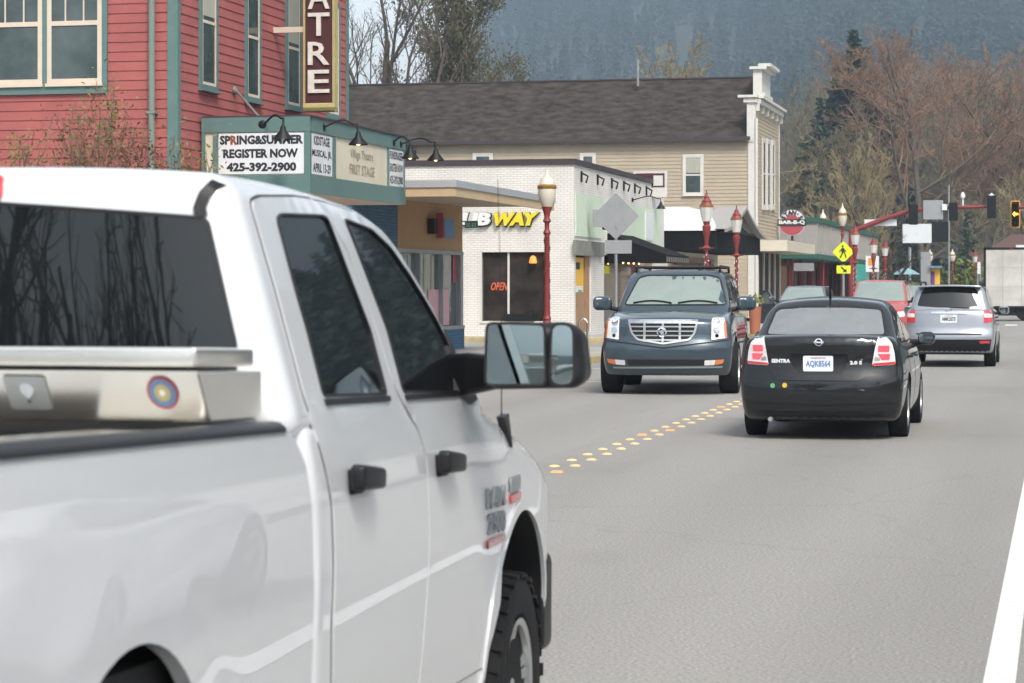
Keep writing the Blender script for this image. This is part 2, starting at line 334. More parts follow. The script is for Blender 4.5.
def rim_edges(F2):
    cnt = {}
    for q in F2:
        for i in range(len(q)):
            e = (q[i], q[(i+1) % len(q)]); k = tuple(sorted(e)); cnt.setdefault(k, []).append(e)
    return [v[0] for v in cnt.values() if len(v) == 1]
class Surf:
    """a body mesh other pieces are laid onto; axis = unit vector the ray travels"""
    def __init__(s, vs, fs): s.bvh = BVHTree.FromPolygons([Vector(v) for v in vs], [tuple(f) for f in fs])
    def hit(s, p, d, back=4.0):
        p = Vector(p); d = Vector(d); h = s.bvh.ray_cast(p-d*back, d, back*2.5)
        if h[0] is not None: return h[0], h[1]
        n = s.bvh.find_nearest(p); return n[0], n[1]
def conform(mb, surf, axis, poly, holes=(), off=.004, step=.06, depth=.012, shape=None):
    """axis '+y' seen from behind: 2D=(x,z); '-y' from front; '+x' ray towards +x (left side): 2D=(y,z); '-x': right side; '-z': from above 2D=(x,y)"""
    d = {'+y': (0, 1, 0), '-y': (0, -1, 0), '+x': (1, 0, 0), '-x': (-1, 0, 0), '-z': (0, 0, -1)}[axis]; dv = Vector(d)
    V, F2 = shape if shape else fill2d(poly, holes, step)
    used = sorted({i for q in F2 for i in q}); idx = {u: k for k, u in enumerate(used)}
    out = []
    for u in used:
        a, b = V[u]; p = (a, 0, b) if 'y' in axis else ((0, a, b) if 'x' in axis else (a, b, 0))
        h, n = surf.hit(p, d); out.append(h-dv*off)
    F3 = [tuple(idx[i] for i in q) for q in F2]; n = len(out)
    mb.add(out+[h+dv*depth for h in out], F3+[(a, a+n, b+n, b) for a, b in rim_edges(F3)])
    return mb
def ctext(mb, surf, axis, s, x0, x1, z0, z1, off=.006, weight=.02, depth=.004, spacing=1.0):
    vs, fs = text_shape(s, weight, spacing)
    ax = min(v[0] for v in vs); bx = max(v[0] for v in vs); ay = min(v[1] for v in vs); by = max(v[1] for v in vs)
    V = [(x0+(x-ax)/(bx-ax)*(x1-x0), z0+(y-ay)/(by-ay)*(z1-z0)) for x, y in vs]
    conform(mb, surf, axis, None, off=off, depth=depth, shape=(V, fs))
def ribbon(pts, wd, closed=True):
    """2D outline -> ring polygon as shape (verts, quads)"""
    n = len(pts); P = [Vector(p) for p in pts]; V = []; F = []
    for i in range(n):
        a = P[i-1] if (closed or i) else P[i]; b = P[(i+1) % n] if (closed or i < n-1) else P[i]
        t = (b-a).normalized(); nn = Vector((-t.y, t.x)); V += [tuple(P[i]+nn*wd/2), tuple(P[i]-nn*wd/2)]
    for i in range(n if closed else n-1): j = (i+1) % n; F.append((2*i, 2*i+1, 2*j+1, 2*j))
    return V, F
def densify(pts, step, closed=True):
    out = []; n = len(pts)
    for i in range(n if closed else n-1):
        a = Vector(pts[i]); b = Vector(pts[(i+1) % n]); k = max(1, int((b-a).length/step)); out += [tuple(a.lerp(b, j/k)) for j in range(k)]
    if not closed: out.append(tuple(pts[-1]))
    return out
def rpoly(pts, r, n=3):
    """round the corners of a 2D polygon"""
    out = []; m = len(pts)
    for i in range(m):
        p = Vector(pts[i]); a = Vector(pts[i-1])-p; b = Vector(pts[(i+1) % m])-p
        k = min(r, a.length*.45, b.length*.45); pa = p+a.normalized()*k; pb = p+b.normalized()*k
        for j in range(n+1): t = j/n; out.append(tuple(pa*(1-t)**2+p*2*t*(1-t)+pb*t*t))
    return out
def sm(pts, wd=.08):
    xs_ = np.array([p[0] for p in pts]); ys_ = np.array([p[1] for p in pts])
    def f(t): return float(np.mean([np.interp(t+k*wd/2, xs_, ys_) for k in (-2, -1, 0, 1, 2)]))
    return f
def rbox(hx, hy, hz, r, nx, ny, nz, fn):
    """surface of a rounded box mapped through fn(u,v,w), each in -1..1"""
    def lin(n, h):
        t = np.linspace(-1, 1, n+1); rr = min(.9, r/h); k = 3
        core = np.linspace(-1+rr, 1-rr, max(2, n-2*k+1)); a = np.linspace(-1, -1+rr, k+1)[:-1]; b = np.linspace(1-rr, 1, k+1)[1:]
        return list(a)+list(core)+list(b)
    U, V, W = lin(nx, hx), lin(ny, hy), lin(nz, hz); idx = {}; vs = []; fs = []
    def vid(i, j, k):
        key = (i, j, k)
        if key not in idx:
            p = np.array([U[i]*hx, V[j]*hy, W[k]*hz]); h = np.array([hx, hy, hz]); q = np.clip(p, -(h-r), h-r); d = p-q; l = np.linalg.norm(d)
            if l > 1e-9: p = q+d/l*min(l, r) if (np.abs(d) > 1e-9).sum() > 1 else p
            idx[key] = len(vs); vs.append(fn(*(p/h)))
        return idx[key]
    a, b, c = len(U)-1, len(V)-1, len(W)-1
    for i in range(a):
        for j in range(b):
            fs.append((vid(i, j, 0), vid(i, j+1, 0), vid(i+1, j+1, 0), vid(i+1, j, 0))); fs.append((vid(i, j, c), vid(i+1, j, c), vid(i+1, j+1, c), vid(i, j+1, c)))
    for i in range(a):
        for k in range(c):
            fs.append((vid(i, 0, k), vid(i+1, 0, k), vid(i+1, 0, k+1), vid(i, 0, k+1))); fs.append((vid(i, b, k), vid(i, b, k+1), vid(i+1, b, k+1), vid(i+1, b, k)))
    for j in range(b):
        for k in range(c):
            fs.append((vid(0, j, k), vid(0, j, k+1), vid(0, j+1, k+1), vid(0, j+1, k))); fs.append((vid(a, j, k), vid(a, j+1, k), vid(a, j+1, k+1), vid(a, j, k+1)))
    return vs, fs
def boolean_cut(o, cutters, black):
    """subtract meshes (vs,fs) from o, cut faces turn black"""
    for vs, fs in cutters:
        me = bpy.data.meshes.new('c'); me.from_pydata(vs, [], fs); me.materials.append(black)
        bm = bmesh.new(); bm.from_mesh(me); bmesh.ops.recalc_face_normals(bm, faces=bm.faces); bm.to_mesh(me); bm.free()
        c = bpy.data.objects.new('c', me); COL.objects.link(c)
        pm = o.parent; o.parent = None
        mod = o.modifiers.new('b', 'BOOLEAN'); mod.operation = 'DIFFERENCE'; mod.object = c; mod.solver = 'EXACT'; mod.material_mode = 'TRANSFER'
        dg = bpy.context.evaluated_depsgraph_get(); dg.update(); ev = o.evaluated_get(dg); nm = bpy.data.meshes.new_from_object(ev)
        o.modifiers.clear(); o.data = nm; o.parent = pm; bpy.data.objects.remove(c)
    bm = bmesh.new(); bm.from_mesh(o.data)
    for f in bm.faces: f.smooth = True
    for e in bm.edges:
        if len(e.link_faces) == 2 and e.calc_face_angle(0) > R_(35): e.smooth = False
    bm.to_mesh(o.data); bm.free()
    o.data.name = o.name
def lerp(a, b, t): return a+(b-a)*t
# ================================================================ VEHICLE KIT
def add_wheel(root, x, y, z, r, wd, rr, name='wheel', spokes=5, steer=0., treads=0, dirt=None):
    s = 1 if x > 0 else -1
    m = MB()      # rim with spokes, hub and brake disc, axis x, outer face at s*wd/2
    o = s*wd*.5
    m.lathe([(rr*1.0, x+o*.93), (rr*1.03, x+o*.98), (rr*.93, x+o*.94), (rr*.90, x+o*.45), (rr*.88, x-o*.2), (.01, x-o*.2)], (0, y, z), 28, 'x', cap=False)
    m.lathe([(rr*.20, x+o*.2), (rr*.22, x+o*.72), (rr*.15, x+o*.82), (.005, x+o*.83)], (0, y, z), 14, 'x')
    for k in range(spokes):
        a = 2*math.pi*k/spokes+.3
        for da in (-.13, .13):
            ca, sa = math.cos(a+da), math.sin(a+da); ta = (-math.sin(a), math.cos(a)); wq = rr*.07
            P = []
            for (q, h, ww) in ((rr*.12, .70, wq*1.3), (rr*.55, .74, wq), (rr*.95, .88, wq*1.2)):
                for sg in (-1, 1):
                    P.append((x+o*h, y+ca*q+ta[0]*ww*sg, z+sa*q+ta[1]*ww*sg)); P.append((x+o*(h-.28), y+ca*q+ta[0]*ww*sg, z+sa*q+ta[1]*ww*sg))
            for i in (0, 4): m.add([P[i], P[i+1], P[i+2], P[i+3], P[i+4], P[i+5], P[i+6], P[i+7]], [(0, 2, 6, 4), (1, 5, 7, 3), (0, 4, 5, 1), (2, 3, 7, 6)])
    rim = obj(name, m, M['rim'], root, smooth=35, local=True)
    t = MB(); h = wd/2
    prof = [(rr*.97, x-h*.8), (rr*1.1, x-h*.98), (r*.86, x-h*1.04), (r*.965, x-h*.95), (r*.995, x-h*.72), (r, x-h*.3), (r, x+h*.3), (r*.995, x+h*.72), (r*.965, x+h*.95), (r*.86, x+h*1.04), (rr*1.1, x+h*.98), (rr*.97, x+h*.8)]
    t.lathe(prof, (0, y, z), 48, 'x')
    if treads:
        for k in range(treads):
            a = 2*math.pi*k/treads; st = (k % 2)*.12
            for (xa, xb, ra) in ((-1.06+st*.3, -.55, .99), (-.42, .02, 1.0), (.1, .44, 1.0), (.55, 1.06-st*.3, .99)):
                da = math.pi/treads*.62; P = []
                for aa in (a-da, a+da):
                    for xx in (xa, xb):
                        for q in (r*ra*.985, r*ra*1.022): P.append((x+xx*h, y+math.cos(aa+xx*.05)*q*(1 if abs(xx) < 1 else .985), z+math.sin(aa+xx*.05)*q*(1 if abs(xx) < 1 else .985)))
                t.add(P, [(0, 1, 3, 2), (4, 6, 7, 5), (0, 4, 5, 1), (2, 3, 7, 6), (1, 5, 7, 3), (0, 2, 6, 4)])
    obj('tyre', t, M['rubber'], rim, smooth=30, local=True)
    return rim
def ell_cyl(y, z, ry, rz, x0, x1, n=40):
    m = MB(); P = [(y+ry*math.cos(2*math.pi*k/n), z+rz*math.sin(2*math.pi*k/n)) for k in range(n)]
    m.prism(P, lambda a, b: (x0, a, b), lambda a, b: (x1, a, b)); return m.v, m.f
class Car:
    def __init__(c, name, label, cat, loc, rotz, P, paint, group=None):
        c.P = P; c.root = thing(name, label, cat, loc, rotz, group); c.L = P['L']; L, W = P['L'], P['W']; c.paint = paint
        top, bot, rear, front, plan, side = (sm(P[k], P.get('sm', .12)) if k in ('top', 'plan') else sm(P[k], .06) for k in ('top', 'bot', 'rear', 'front', 'plan', 'side'))
        H = 1.0
        def low(u, v, w_):
            y0 = lerp(0, L, (v+1)/2); zt = top(y0)-P['crown']*u*u; zb = bot(y0); z = lerp(zb, zt, (w_+1)/2)
            x = u*W/2*plan(y0)*side(z); yr = rear(z)+P['Rr']*abs(u)**3.2; yf = L-front(z)-P['Rf']*abs(u)**3.2
            return (x, lerp(yr, yf, (v+1)/2)-L/2, z)
        vs, fs = rbox(W/2, L/2, .42, P.get('rr', .09), 30, 64, 20, low)
        c.body = obj('body', (vs, fs), paint, c.root, smooth=60, local=True); c.low = Surf(vs, fs)
        cut = [ell_cyl(yy-L/2, P['wr'], P['wr']*1.19, P['wr']*1.2, sx*W*.30, sx*W*.6) for yy in P['axles'] for sx in (-1, 1)]
        boolean_cut(c.body, cut, M['seam'])
        g = P['gh']
        def gh(u, v, w_):
            t = (w_+1)/2; wb = lerp(g['wb'], g['wt'], t); x = u*wb
            y = lerp(lerp(g['r0'], g['r1'], t)+g['Rr']*u*u, lerp(g['f0'], g['f1'], t)-g['Rf']*u*u, (v+1)/2)-L/2
            z = lerp(g['z0'], g['z1']-g['arc']*(v-g.get('vc', 0))**2-g['crown']*u*u, t)
            return (x, y, z)
        vs, fs = rbox(g['wb'], (g['f0']-g['r0'])/2, (g['z1']-g['z0'])/2, g.get('r', .13), 20, 40, 12, gh)
        c.cab = obj('cabin', (vs, fs), paint, c.root, smooth=50, local=True); c.up = Surf(vs, fs)
        m = MB(); m.box((-W*.42, .35-L/2, P['bot'][0][1]-.02), (W*.42, L/2-.35, P['bot'][0][1]+.1)); obj('underbody', m, M['seam'], c.root, local=True)
        for yy in P['axles']:
            for sx in (-1, 1): add_wheel(c.root, sx*P['track']/2, yy-L/2, P['wr']-.005, P['wr'], P['ww'], P['rim'], spokes=P.get('spokes', 5))
    def lay(c, name, m, axis, poly, holes=(), off=.006, up=False, both=False, depth=.012, step=.05, parent=None, smooth=40):
        mb = MB(); s = c.up if up == True else (up if isinstance(up, Surf) else c.low)
        conform(mb, s, axis, poly, holes, off, step, depth)
        o = obj(name, mb, m, parent or c.root, smooth=smooth, local=True)
        if both:
            mb = MB(); P2 = [(-a, b) for a, b in poly] if 'y' in axis or 'z' in axis else poly
            ax2 = axis if 'y' in axis or 'z' in axis else ('-x' if axis == '+x' else '+x')
            conform(mb, s, ax2, P2, [[(-a, b) for a, b in h] for h in holes] if 'y' in axis else holes, off, step, depth)
            obj(name, mb, m, parent or c.root, smooth=smooth, local=True)
        return o
    def side_windows(c, polys, m):
        for p in polys:
            for ax in ('-x', '+x'):
                c.lay('side_window', m, ax, rpoly([(a-c.L/2, b) for a, b in p], .04), up=True, off=.004, step=.09)
                mb = MB(); conform(mb, c.up, ax, None, off=.002, depth=.01, shape=ribbon(densify(rpoly([(a-c.L/2, b) for a, b in p], .04), .06), .03)); obj('window_seal', mb, M['seam'], c.root, local=True)
    def door_lines(c, lines, handles):
        for ax in ('-x', '+x'):
            for ln in lines: mb = MB(); conform(mb, c.low, ax, None, off=.0015, depth=.004, shape=ribbon(densify([(a-c.L/2, b) for a, b in ln], .05, False), .009, False)); obj('door_seam', mb, M['seam'], c.root, local=True)
            s = 1 if ax == '-x' else -1
            for (hy, hz) in handles:
                h, n = c.low.hit((0, hy-c.L/2, hz), (-s, 0, 0)); mb = MB(); mb.tube([(h.x-.01*s, h.y-.09, h.z), (h.x+.03*s, h.y-.07, h.z), (h.x+.035*s, h.y+.06, h.z), (h.x-.01*s, h.y+.09, h.z)], .014, 6)
                obj('door_handle', mb, c.paint, c.root, smooth=50, local=True)
    def mirrors(c, y, z, reach, size, m):
        for s in (-1, 1):
            w_, d_, h_ = size
            fn = lambda u, v, w1: (s*reach+u*w_/2*(1-.12*w1*w1), y-c.L/2+v*d_/2+(.05*abs(u)), z+w1*h_/2)
            vs, fs = rbox(w_/2, d_/2, h_/2, min(d_, h_)*.4, 10, 8, 8, fn); a = obj('wing_mirror', (vs, fs), m, c.root, smooth=60, local=True)
            mb = MB(); mb.tube([(s*(reach-w_*.3), y-c.L/2, z-h_*.3), (s*(c.P['gh']['wb']-.02), y-c.L/2+.02, z-h_*.45)], .035, 8); obj('mirror_arm', mb, M['black_plastic'], a, smooth=50, local=True)
            mb = MB(); P = rpoly([(s*reach-w_*.40, z-h_*.34), (s*reach+w_*.40, z-h_*.34), (s*reach+w_*.40, z+h_*.34), (s*reach-w_*.40, z+h_*.34)], .03)
            yb = y-c.L/2-d_/2-.004; mb.prism(P, lambda x, q: (x, yb-.004+.0, q), lambda x, q: (x, yb+.02, q)); obj('mirror_glass', mb, M['mirror'], a, local=True)
# ================================================================ BLACK SEDAN
SE = dict(L=4.57, W=1.79, crown=.03, Rr=.20, Rf=.42, rr=.07, wr=.32, ww=.205, rim=.20, track=1.545, axles=(.98, 3.66),
  top=[(0, 1.07), (.08, 1.125), (.35, 1.12), (.9, 1.04), (3.3, 1.0), (3.55, .97), (4.1, .87), (4.45, .72), (4.57, .60)],
  bot=[(0, .21), (.5, .19), (4, .18), (4.57, .22)], rear=[(.2, .10), (.30, .03), (.5, 0), (.68, .02), (.74, .07), (.95, .07), (1.06, .045), (1.12, .06)],
  front=[(.2, .08), (.45, 0), (.7, .06), (.95, .2)], plan=[(0, .965), (.5, .985), (1.3, 1), (3.4, 1), (4.1, .98), (4.57, .93)],
  side=[(.2, .93), (.35, .975), (.65, 1), (.85, .975), (1.0, .935), (1.12, .88)],
  gh=dict(z0=.93, z1=1.515, wb=.80, wt=.645, r0=.38, r1=1.15, f0=3.65, f1=2.45, Rr=.13, Rf=.12, arc=.055, vc=-.1, crown=.06, r=.14))
sedan = Car('sedan', 'black four-door sedan seen from behind, driving ahead in the right lane', 'car', (-2.515, 27.62, 0), R_(.35), SE, M['black_paint'])
S_ = 95.0
def sp(px, py, cx=820.5, s=S_): return ((px-cx)/s, 1.63-(py-286)/s)
c = sedan
# boot lid with the raised licence plate panel, proud of the body by 6 mm
lid = rpoly([sp(765.3, 339.5), sp(820.5, 336.5), sp(875.8, 339.5), sp(871.5, 366), sp(866, 377), sp(860, 380.5), sp(781, 380.5), sp(775, 377), sp(769.5, 366)], .03)
rec = rpoly([sp(793, 352.5), sp(847, 352.5), sp(849, 356), sp(845, 371), sp(840, 375), sp(801, 375), sp(796, 371), sp(791, 356)], .02)
boot = c.lay('boot_lid', M['black_paint'], '+y', lid, [rec], off=.012, depth=.02)
c.lay('plate_recess', M['black_plastic'], '+y', rec, off=.001, depth=.01, parent=boot)
m = MB(); conform(m, c.low, '+y', rpoly([sp(792, 350.5), sp(848, 350.5), sp(849.5, 354.3), sp(791, 354.3)], .02), off=.035, depth=.045, step=.03); obj('plate_garnish', m, M['black_paint'], boot, smooth=40, local=True)
def plate(car, cx, z, hw, hh, yoff, txt, col='plate_blue', surf=None, ax='+y'):
    h, n = car.low.hit((cx, 0, z), (0, 1, 0) if ax == '+y' else (0, -1, 0)); s = -1 if ax == '+y' else 1; y = h.y+s*yoff
    m = MB(); P = rpoly([(cx-hw, z-hh), (cx+hw, z-hh), (cx+hw, z+hh), (cx-hw, z+hh)], .015); m.prism(P, lambda a, b: (a, y, b), lambda a, b: (a, y-s*.012, b)); p = obj('licence_plate', m, M['plate'], car.root, local=True)
    m = MB(); text_on(m, txt, lambda a, b, d: (a*(-s), y+s*(.002+d), b), (cx-hw*.82)*(-s) if s < 0 else -(cx+hw*.82), (cx+hw*.82) if s < 0 else -(cx-hw*.82), z-hh*.55, z+hh*.4, weight=.03); obj('plate_number', m, M[col], p, local=True)
    m = MB(); text_on(m, 'WASHINGTON', lambda a, b, d: (a*(-s), y+s*.002, b), cx-hw*.5, cx+hw*.5, z+hh*.58, z+hh*.82); obj('plate_state', m, M['poster_red'], p, local=True)
    return p
plate(c, sp(819, 0)[0], sp(0, 363.7)[1], .158, .082, .022, 'AQK8564')
for s in (-1, 1):      # tail light clusters, clear lens with two red lamps and a red foot
    q = lambda px, py: ((px-820.8)/S_*(-s), 1.63-(py-286)/S_)
    tl = rpoly([q(746.3, 364.8), q(747.5, 352), q(750, 343), q(757.5, 335.5), q(763.5, 335.5), q(766.5, 350), q(769.3, 366)], .02)
    tls = c.lay('tail_light', M['lamp_clear'], '+y', tl, off=.016, depth=.06, step=.03)
    for pl in ([q(752, 345.5), q(763, 345.5), q(763.5, 352), q(752.5, 352)], [q(751.5, 353.8), q(764, 354), q(761.5, 357), q(760, 360.3), q(752, 360)]):
        c.lay('lamp_unit', M['lamp_pink'], '+y', rpoly(pl, .012), off=.020, depth=.01, step=.02, parent=tls)
    c.lay('lamp_foot', M['lamp_red'], '+y', [q(746.6, 361.6), q(768.3, 363.3), q(769, 365.6), q(746.6, 364.4)], off=.020, depth=.01, step=.02, parent=tls)
    c.lay('reverse_lamp', M['sign_back'], '+y', rpoly([q(761.3, 358), q(766, 356.5), q(767, 361), q(761.5, 361)], .01), off=.020, depth=.01, step=.02, parent=tls)
m = MB(); C0 = sp(819.7, 342.4)
def ring2(cx, cz, r0, r1, n=24): return [(cx+r1*math.cos(2*math.pi*k/n), cz+r1*math.sin(2*math.pi*k/n)) for k in range(n)], [(cx+r0*math.cos(2*math.pi*k/n), cz+r0*math.sin(2*math.pi*k/n)) for k in range(n)]
a, b = ring2(*C0, .030, .042); conform(m, c.low, '+y', a, [b], off=.030, depth=.012, step=.02); conform(m, c.low, '+y', [(C0[0]-.052, C0[1]-.009), (C0[0]+.052, C0[1]-.009), (C0[0]+.052, C0[1]+.009), (C0[0]-.052, C0[1]+.009)], off=.033, depth=.012, step=.03)
obj('boot_emblem', m, M['chrome'], boot, local=True)
m = MB(); a = sp(771.8, 363.3); b = sp(791, 359.3); ctext(m, c.low, '+y', 'SENTRA', a[0], b[0], a[1], b[1], off=.016, weight=.05); obj('model_badge', m, M['decal_white'], boot, local=True)
m = MB(); a = sp(850.5, 364.5); b = sp(862.5, 360.8); ctext(m, c.low, '+y', '2.0 S', a[0], b[0], a[1], b[1], off=.016, weight=.05); obj('trim_badge', m, M['decal_white'], boot, local=True)
for (px, py, mm) in ((773.6, 386.2, 'poster_green'), (785.8, 385.6, 'poster_yellow')):
    x, z = sp(px, py); c.lay('sticker', M[mm], '+y', [(x+.026*math.cos(k*.5236), z+.026*math.sin(k*.5236)) for k in range(12)], off=.003, depth=.004, step=.03)
# bumper step and lower lip
m = MB(); conform(m, c.low, '+y', [sp(748, 402), sp(820, 404), sp(893, 402), sp(893, 404.2), sp(820, 406.2), sp(748, 404.2)], off=.004, depth=.01, step=.05); obj('bumper_crease', m, M['black_plastic'], c.root, local=True)
c.lay('bumper_lip', M['black_plastic'], '+y', [sp(756, 412), sp(885, 412), sp(880, 421), sp(761, 421)], off=.006, depth=.02)
m = MB(); m.tube([(-.52, -2.25, .22), (-.52, -1.9, .22)], .025, 10); obj('exhaust', m, M['steel'], c.root, smooth=40, local=True)
S2 = 90.5
rw = rpoly([(a/S2, 1.63-(py-286)/S2) for a, py in ((-58.5, 334), (-52, 308.5), (-20, 306.4), (20, 306.4), (52, 308.5), (58.5, 334))], .05)
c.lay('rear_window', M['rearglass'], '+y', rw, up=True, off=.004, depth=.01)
m = MB(); conform(m, c.up, '+y', None, off=.005, depth=.01, shape=ribbon(densify(rw, .06), .022)); obj('window_seal', m, M['seam'], c.root, local=True)
m = MB(); y = -2.285+1.35; m.tube([(0, y, 1.47), (0, y-.03, 1.53), (0, y-.16, 1.76)], [.018, .011, .008], 6); obj('aerial', m, M['black_plastic'], c.root, local=True)
c.side_windows([[(1.15, 1.02), (1.38, 1.36), (2.0, 1.42), (2.02, 1.02)], [(2.10, 1.02), (2.08, 1.42), (2.55, 1.40), (3.2, 1.02)]], M['tint'])
c.door_lines([[(1.32, .35), (1.25, .55), (1.1, 1.0)], [(2.08, .3), (2.08, 1.0)], [(3.05, .3), (3.2, .6), (3.15, .98)], [(.05, .62), (.95, .64)]], [(1.35, .86), (2.25, .85)])
c.mirrors(3.15, 1.02, .96, (.20, .13, .15), M['black_paint'])
# ================================================================ LARGE BLUE-GREY SUV FACING THE CAMERA
yaw = R_(4.3)
ES = dict(L=5.14, W=2.0, crown=.05, Rr=.15, Rf=.26, rr=.07, wr=.40, ww=.285, rim=.28, track=1.79, axles=(1.22, 4.17), spokes=7,
  top=[(0, 1.22), (3.9, 1.28), (4.1, 1.28), (4.6, 1.24), (4.95, 1.195), (5.06, 1.17), (5.14, 1.14)],
  bot=[(0, .38), (.6, .35), (4.3, .33), (5.14, .29)], rear=[(.3, .06), (.6, 0), (1.2, .06)],
  front=[(.29, .12), (.36, .05), (.45, .03), (.52, 0), (.76, -.01), (.80, .05), (1.0, .065), (1.12, .085), (1.2, .14)], plan=[(0, .95), (.5, .99), (1.3, 1), (4.2, 1), (4.8, .985), (5.14, .965)],
  side=[(.3, .95), (.45, .985), (.7, 1), (.95, .99), (1.1, .965), (1.28, .93)],
  gh=dict(z0=1.17, z1=1.90, wb=.90, wt=.74, r0=.08, r1=.30, f0=4.10, f1=3.10, Rr=.05, Rf=.14, arc=.02, crown=.035, r=.15))
ep = gpt(665.5, 35.7)
ctr = Vector((ep.x, ep.y, 0)) + Vector((-math.sin(yaw), math.cos(yaw), 0))*2.57
suv = Car('sport_utility_vehicle', 'large teal grey chrome-grilled SUV facing the camera in the oncoming lane', 'car', ctr, math.pi+yaw, ES, M['teal_paint'])
c = suv; S3 = 67.2
def ep_(px, py, s=S3, cx=665.5): return (-(px-cx)/s, 1.63-(py-286)/s)
# chrome bonnet strip, dark grille with bars, round wreath emblem
gr = [ep_(628, 322.5), ep_(696.5, 322.5), ep_(694, 333), ep_(689, 339.5), ep_(663, 343.5), ep_(637, 339.5), ep_(631, 333)]
g = c.lay('grille', M['seam'], '-y', rpoly(gr, .03), off=.004, depth=.01)
m = MB()
for k, (yy, xa, xb) in enumerate(((326.7, 629, 695.5), (331.2, 630.5, 694.5), (335.6, 633, 691.5), (340, 639, 686))):
    a = ep_(xa, yy-.65); b = ep_(xb, yy+.65); conform(m, c.low, '-y', [(a[0], a[1]), (b[0], a[1]), (b[0], b[1]), (a[0], b[1])], off=.018, depth=.02, step=.08)
for xx in (644, 662.5, 679.5):
    a = ep_(xx-1.1, 322.5); b = ep_(xx+1.1, 342); conform(m, c.low, '-y', [(a[0], a[1]), (b[0], a[1]), (b[0], b[1]), (a[0], b[1])], off=.020, depth=.02, step=.08)
conform(m, c.low, '-y', None, off=.02, depth=.02, shape=ribbon(densify(rpoly(gr, .03), .06), .028))
obj('grille_bars', m, M['steel'], g, local=True)
a = ep_(627, 319.3); b = ep_(697.5, 322.6); c.lay('bonnet_strip', M['chrome'], '-y', [(b[0], b[1]), (a[0], b[1]), (a[0], a[1]), (b[0], a[1])], off=.022, depth=.03)
m = MB(); x0, z0 = ep_(661.5, 332.3); A, B = ring2(x0, z0, .052, .075); conform(m, c.low, '-y', A, [B], off=.03, depth=.02, step=.03); conform(m, c.low, '-y', [(x0-.035, z0+.03), (x0+.035, z0+.03), (x0+.035, z0-.005), (x0, z0-.042), (x0-.035, z0-.005)], off=.035, depth=.02, step=.03); obj('grille_emblem', m, M['chrome'], g, local=True)
for s in (0, 1):
    f_ = (lambda px, py: ep_(px, py)) if s == 0 else (lambda px, py: (-ep_(px, py)[0]+ep_(664.2, 0)[0]*2, ep_(px, py)[1]))
    hl = [f_(617.6, 317.3), f_(606.5, 317), f_(603.7, 324), f_(602.2, 338), f_(617.8, 340)]
    h = c.lay('headlight', M['lamp_clear'], '-y', rpoly(hl, .02), off=.012, depth=.06, step=.03)
    c.lay('indicator', M['lamp_orange'], '-y', [f_(605.2, 319), f_(603.6, 324), f_(602.3, 337.5), f_(604.4, 337.8), f_(606, 324)], off=.017, depth=.01, step=.03, parent=h)
    for (qx, qy, r, mm) in ((613, 322.5, .055, 'chrome'), (612.6, 330.5, .05, 'chrome'), (612.3, 335.8, .028, 'tint')):
        a, b = f_(qx, qy); c.lay('headlight_lens', M[mm], '-y', [(a+r*math.cos(k*.5236), b+r*math.sin(k*.5236)) for k in range(12)], off=.016, depth=.008, step=.05, parent=h)
    fg = c.lay('fog_light', M['lamp_clear'], '-y', rpoly([f_(624, 360.5), f_(613.5, 360), f_(614.5, 365), f_(624.5, 365.5)], .01), off=.006, depth=.01, step=.03)
    c.lay('marker_lamp', M['lamp_orange'], '-y', rpoly([f_(613.3, 360), f_(605, 359.5), f_(606.5, 363.5), f_(614, 365)], .01), off=.006, depth=.01, step=.03, parent=fg)
c.lay('lower_grille', M['seam'], '-y', rpoly([ep_(626, 359.5), ep_(705, 359.5), ep_(704, 365.5), ep_(628, 365.5)], .02), off=.003, depth=.01)
m = MB(); conform(m, c.low, '-y', [ep_(604, 340.5), ep_(630, 343), ep_(663, 347.3), ep_(697, 343), ep_(729, 339.5), ep_(729, 340.6), ep_(697, 344.4), ep_(663, 348.8), ep_(630, 344.4), ep_(604, 341.8)], off=.004, depth=.01, step=.05); obj('bumper_seam', m, M['seam'], c.root, local=True)
m = MB(); conform(m, c.low, '-y', [ep_(611, 367.3), ep_(722, 366.3), ep_(721, 368), ep_(612, 369)], off=.012, depth=.03, step=.05); obj('bumper_trim', m, M['steel'], c.root, local=True)
S4 = 63.6
ws = rpoly([(-(px-670.5)/S4, 1.63-(py-286)/S4) for px, py in ((622, 304.6), (633.3, 277.3), (641, 275.3), (703, 275.3), (713.5, 277.5), (722.5, 304.2))], .06)
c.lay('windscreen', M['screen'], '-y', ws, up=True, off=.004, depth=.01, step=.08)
m = MB(); conform(m, c.up, '-y', None, off=.005, depth=.01, shape=ribbon(densify(ws, .08), .025)); obj('window_seal', m, M['seam'], c.root, local=True)
for x0 in (.62, -.08):
    m = MB(); pts = []
    for k in range(7): 
        x = x0-k*.1; h, n = c.up.hit((x, 0, 1.37+.035*math.sin(k/6*3.14)), (0, -1, 0)); pts.append((h.x, h.y+.03, h.z))
    m.tube(pts, .013, 5); obj('wiper', m, M['black_plastic'], c.root, local=True)
for s in (-1, 1):
    m = MB(); m.tube([(s*.66, 2.57-2.25, 1.86), (s*.66, 2.57-2.4, 1.94), (s*.66, -1.9, 1.94), (s*.66, -2.05, 1.86)], .022, 8); obj('roof_rail', m, M['black_plastic'], c.root, smooth=50, local=True)
m = MB(); m.tube([(-.68, .3, 1.925), (.68, .3, 1.925)], .02, 8); m.tube([(-.68, -1.2, 1.925), (.68, -1.2, 1.925)], .02, 8); obj('cross_bar', m, M['black_plastic'], c.root, smooth=50, local=True)
m = MB(); m.prism([(-.06, 0), (.05, 0), (-.05, .09), (-.07, .09)], lambda a, b: (-.35, a+.2, 1.88+b), lambda a, b: (-.32, a+.2, 1.88+b)); obj('aerial_fin', m, M['black_plastic'], c.root, local=True)
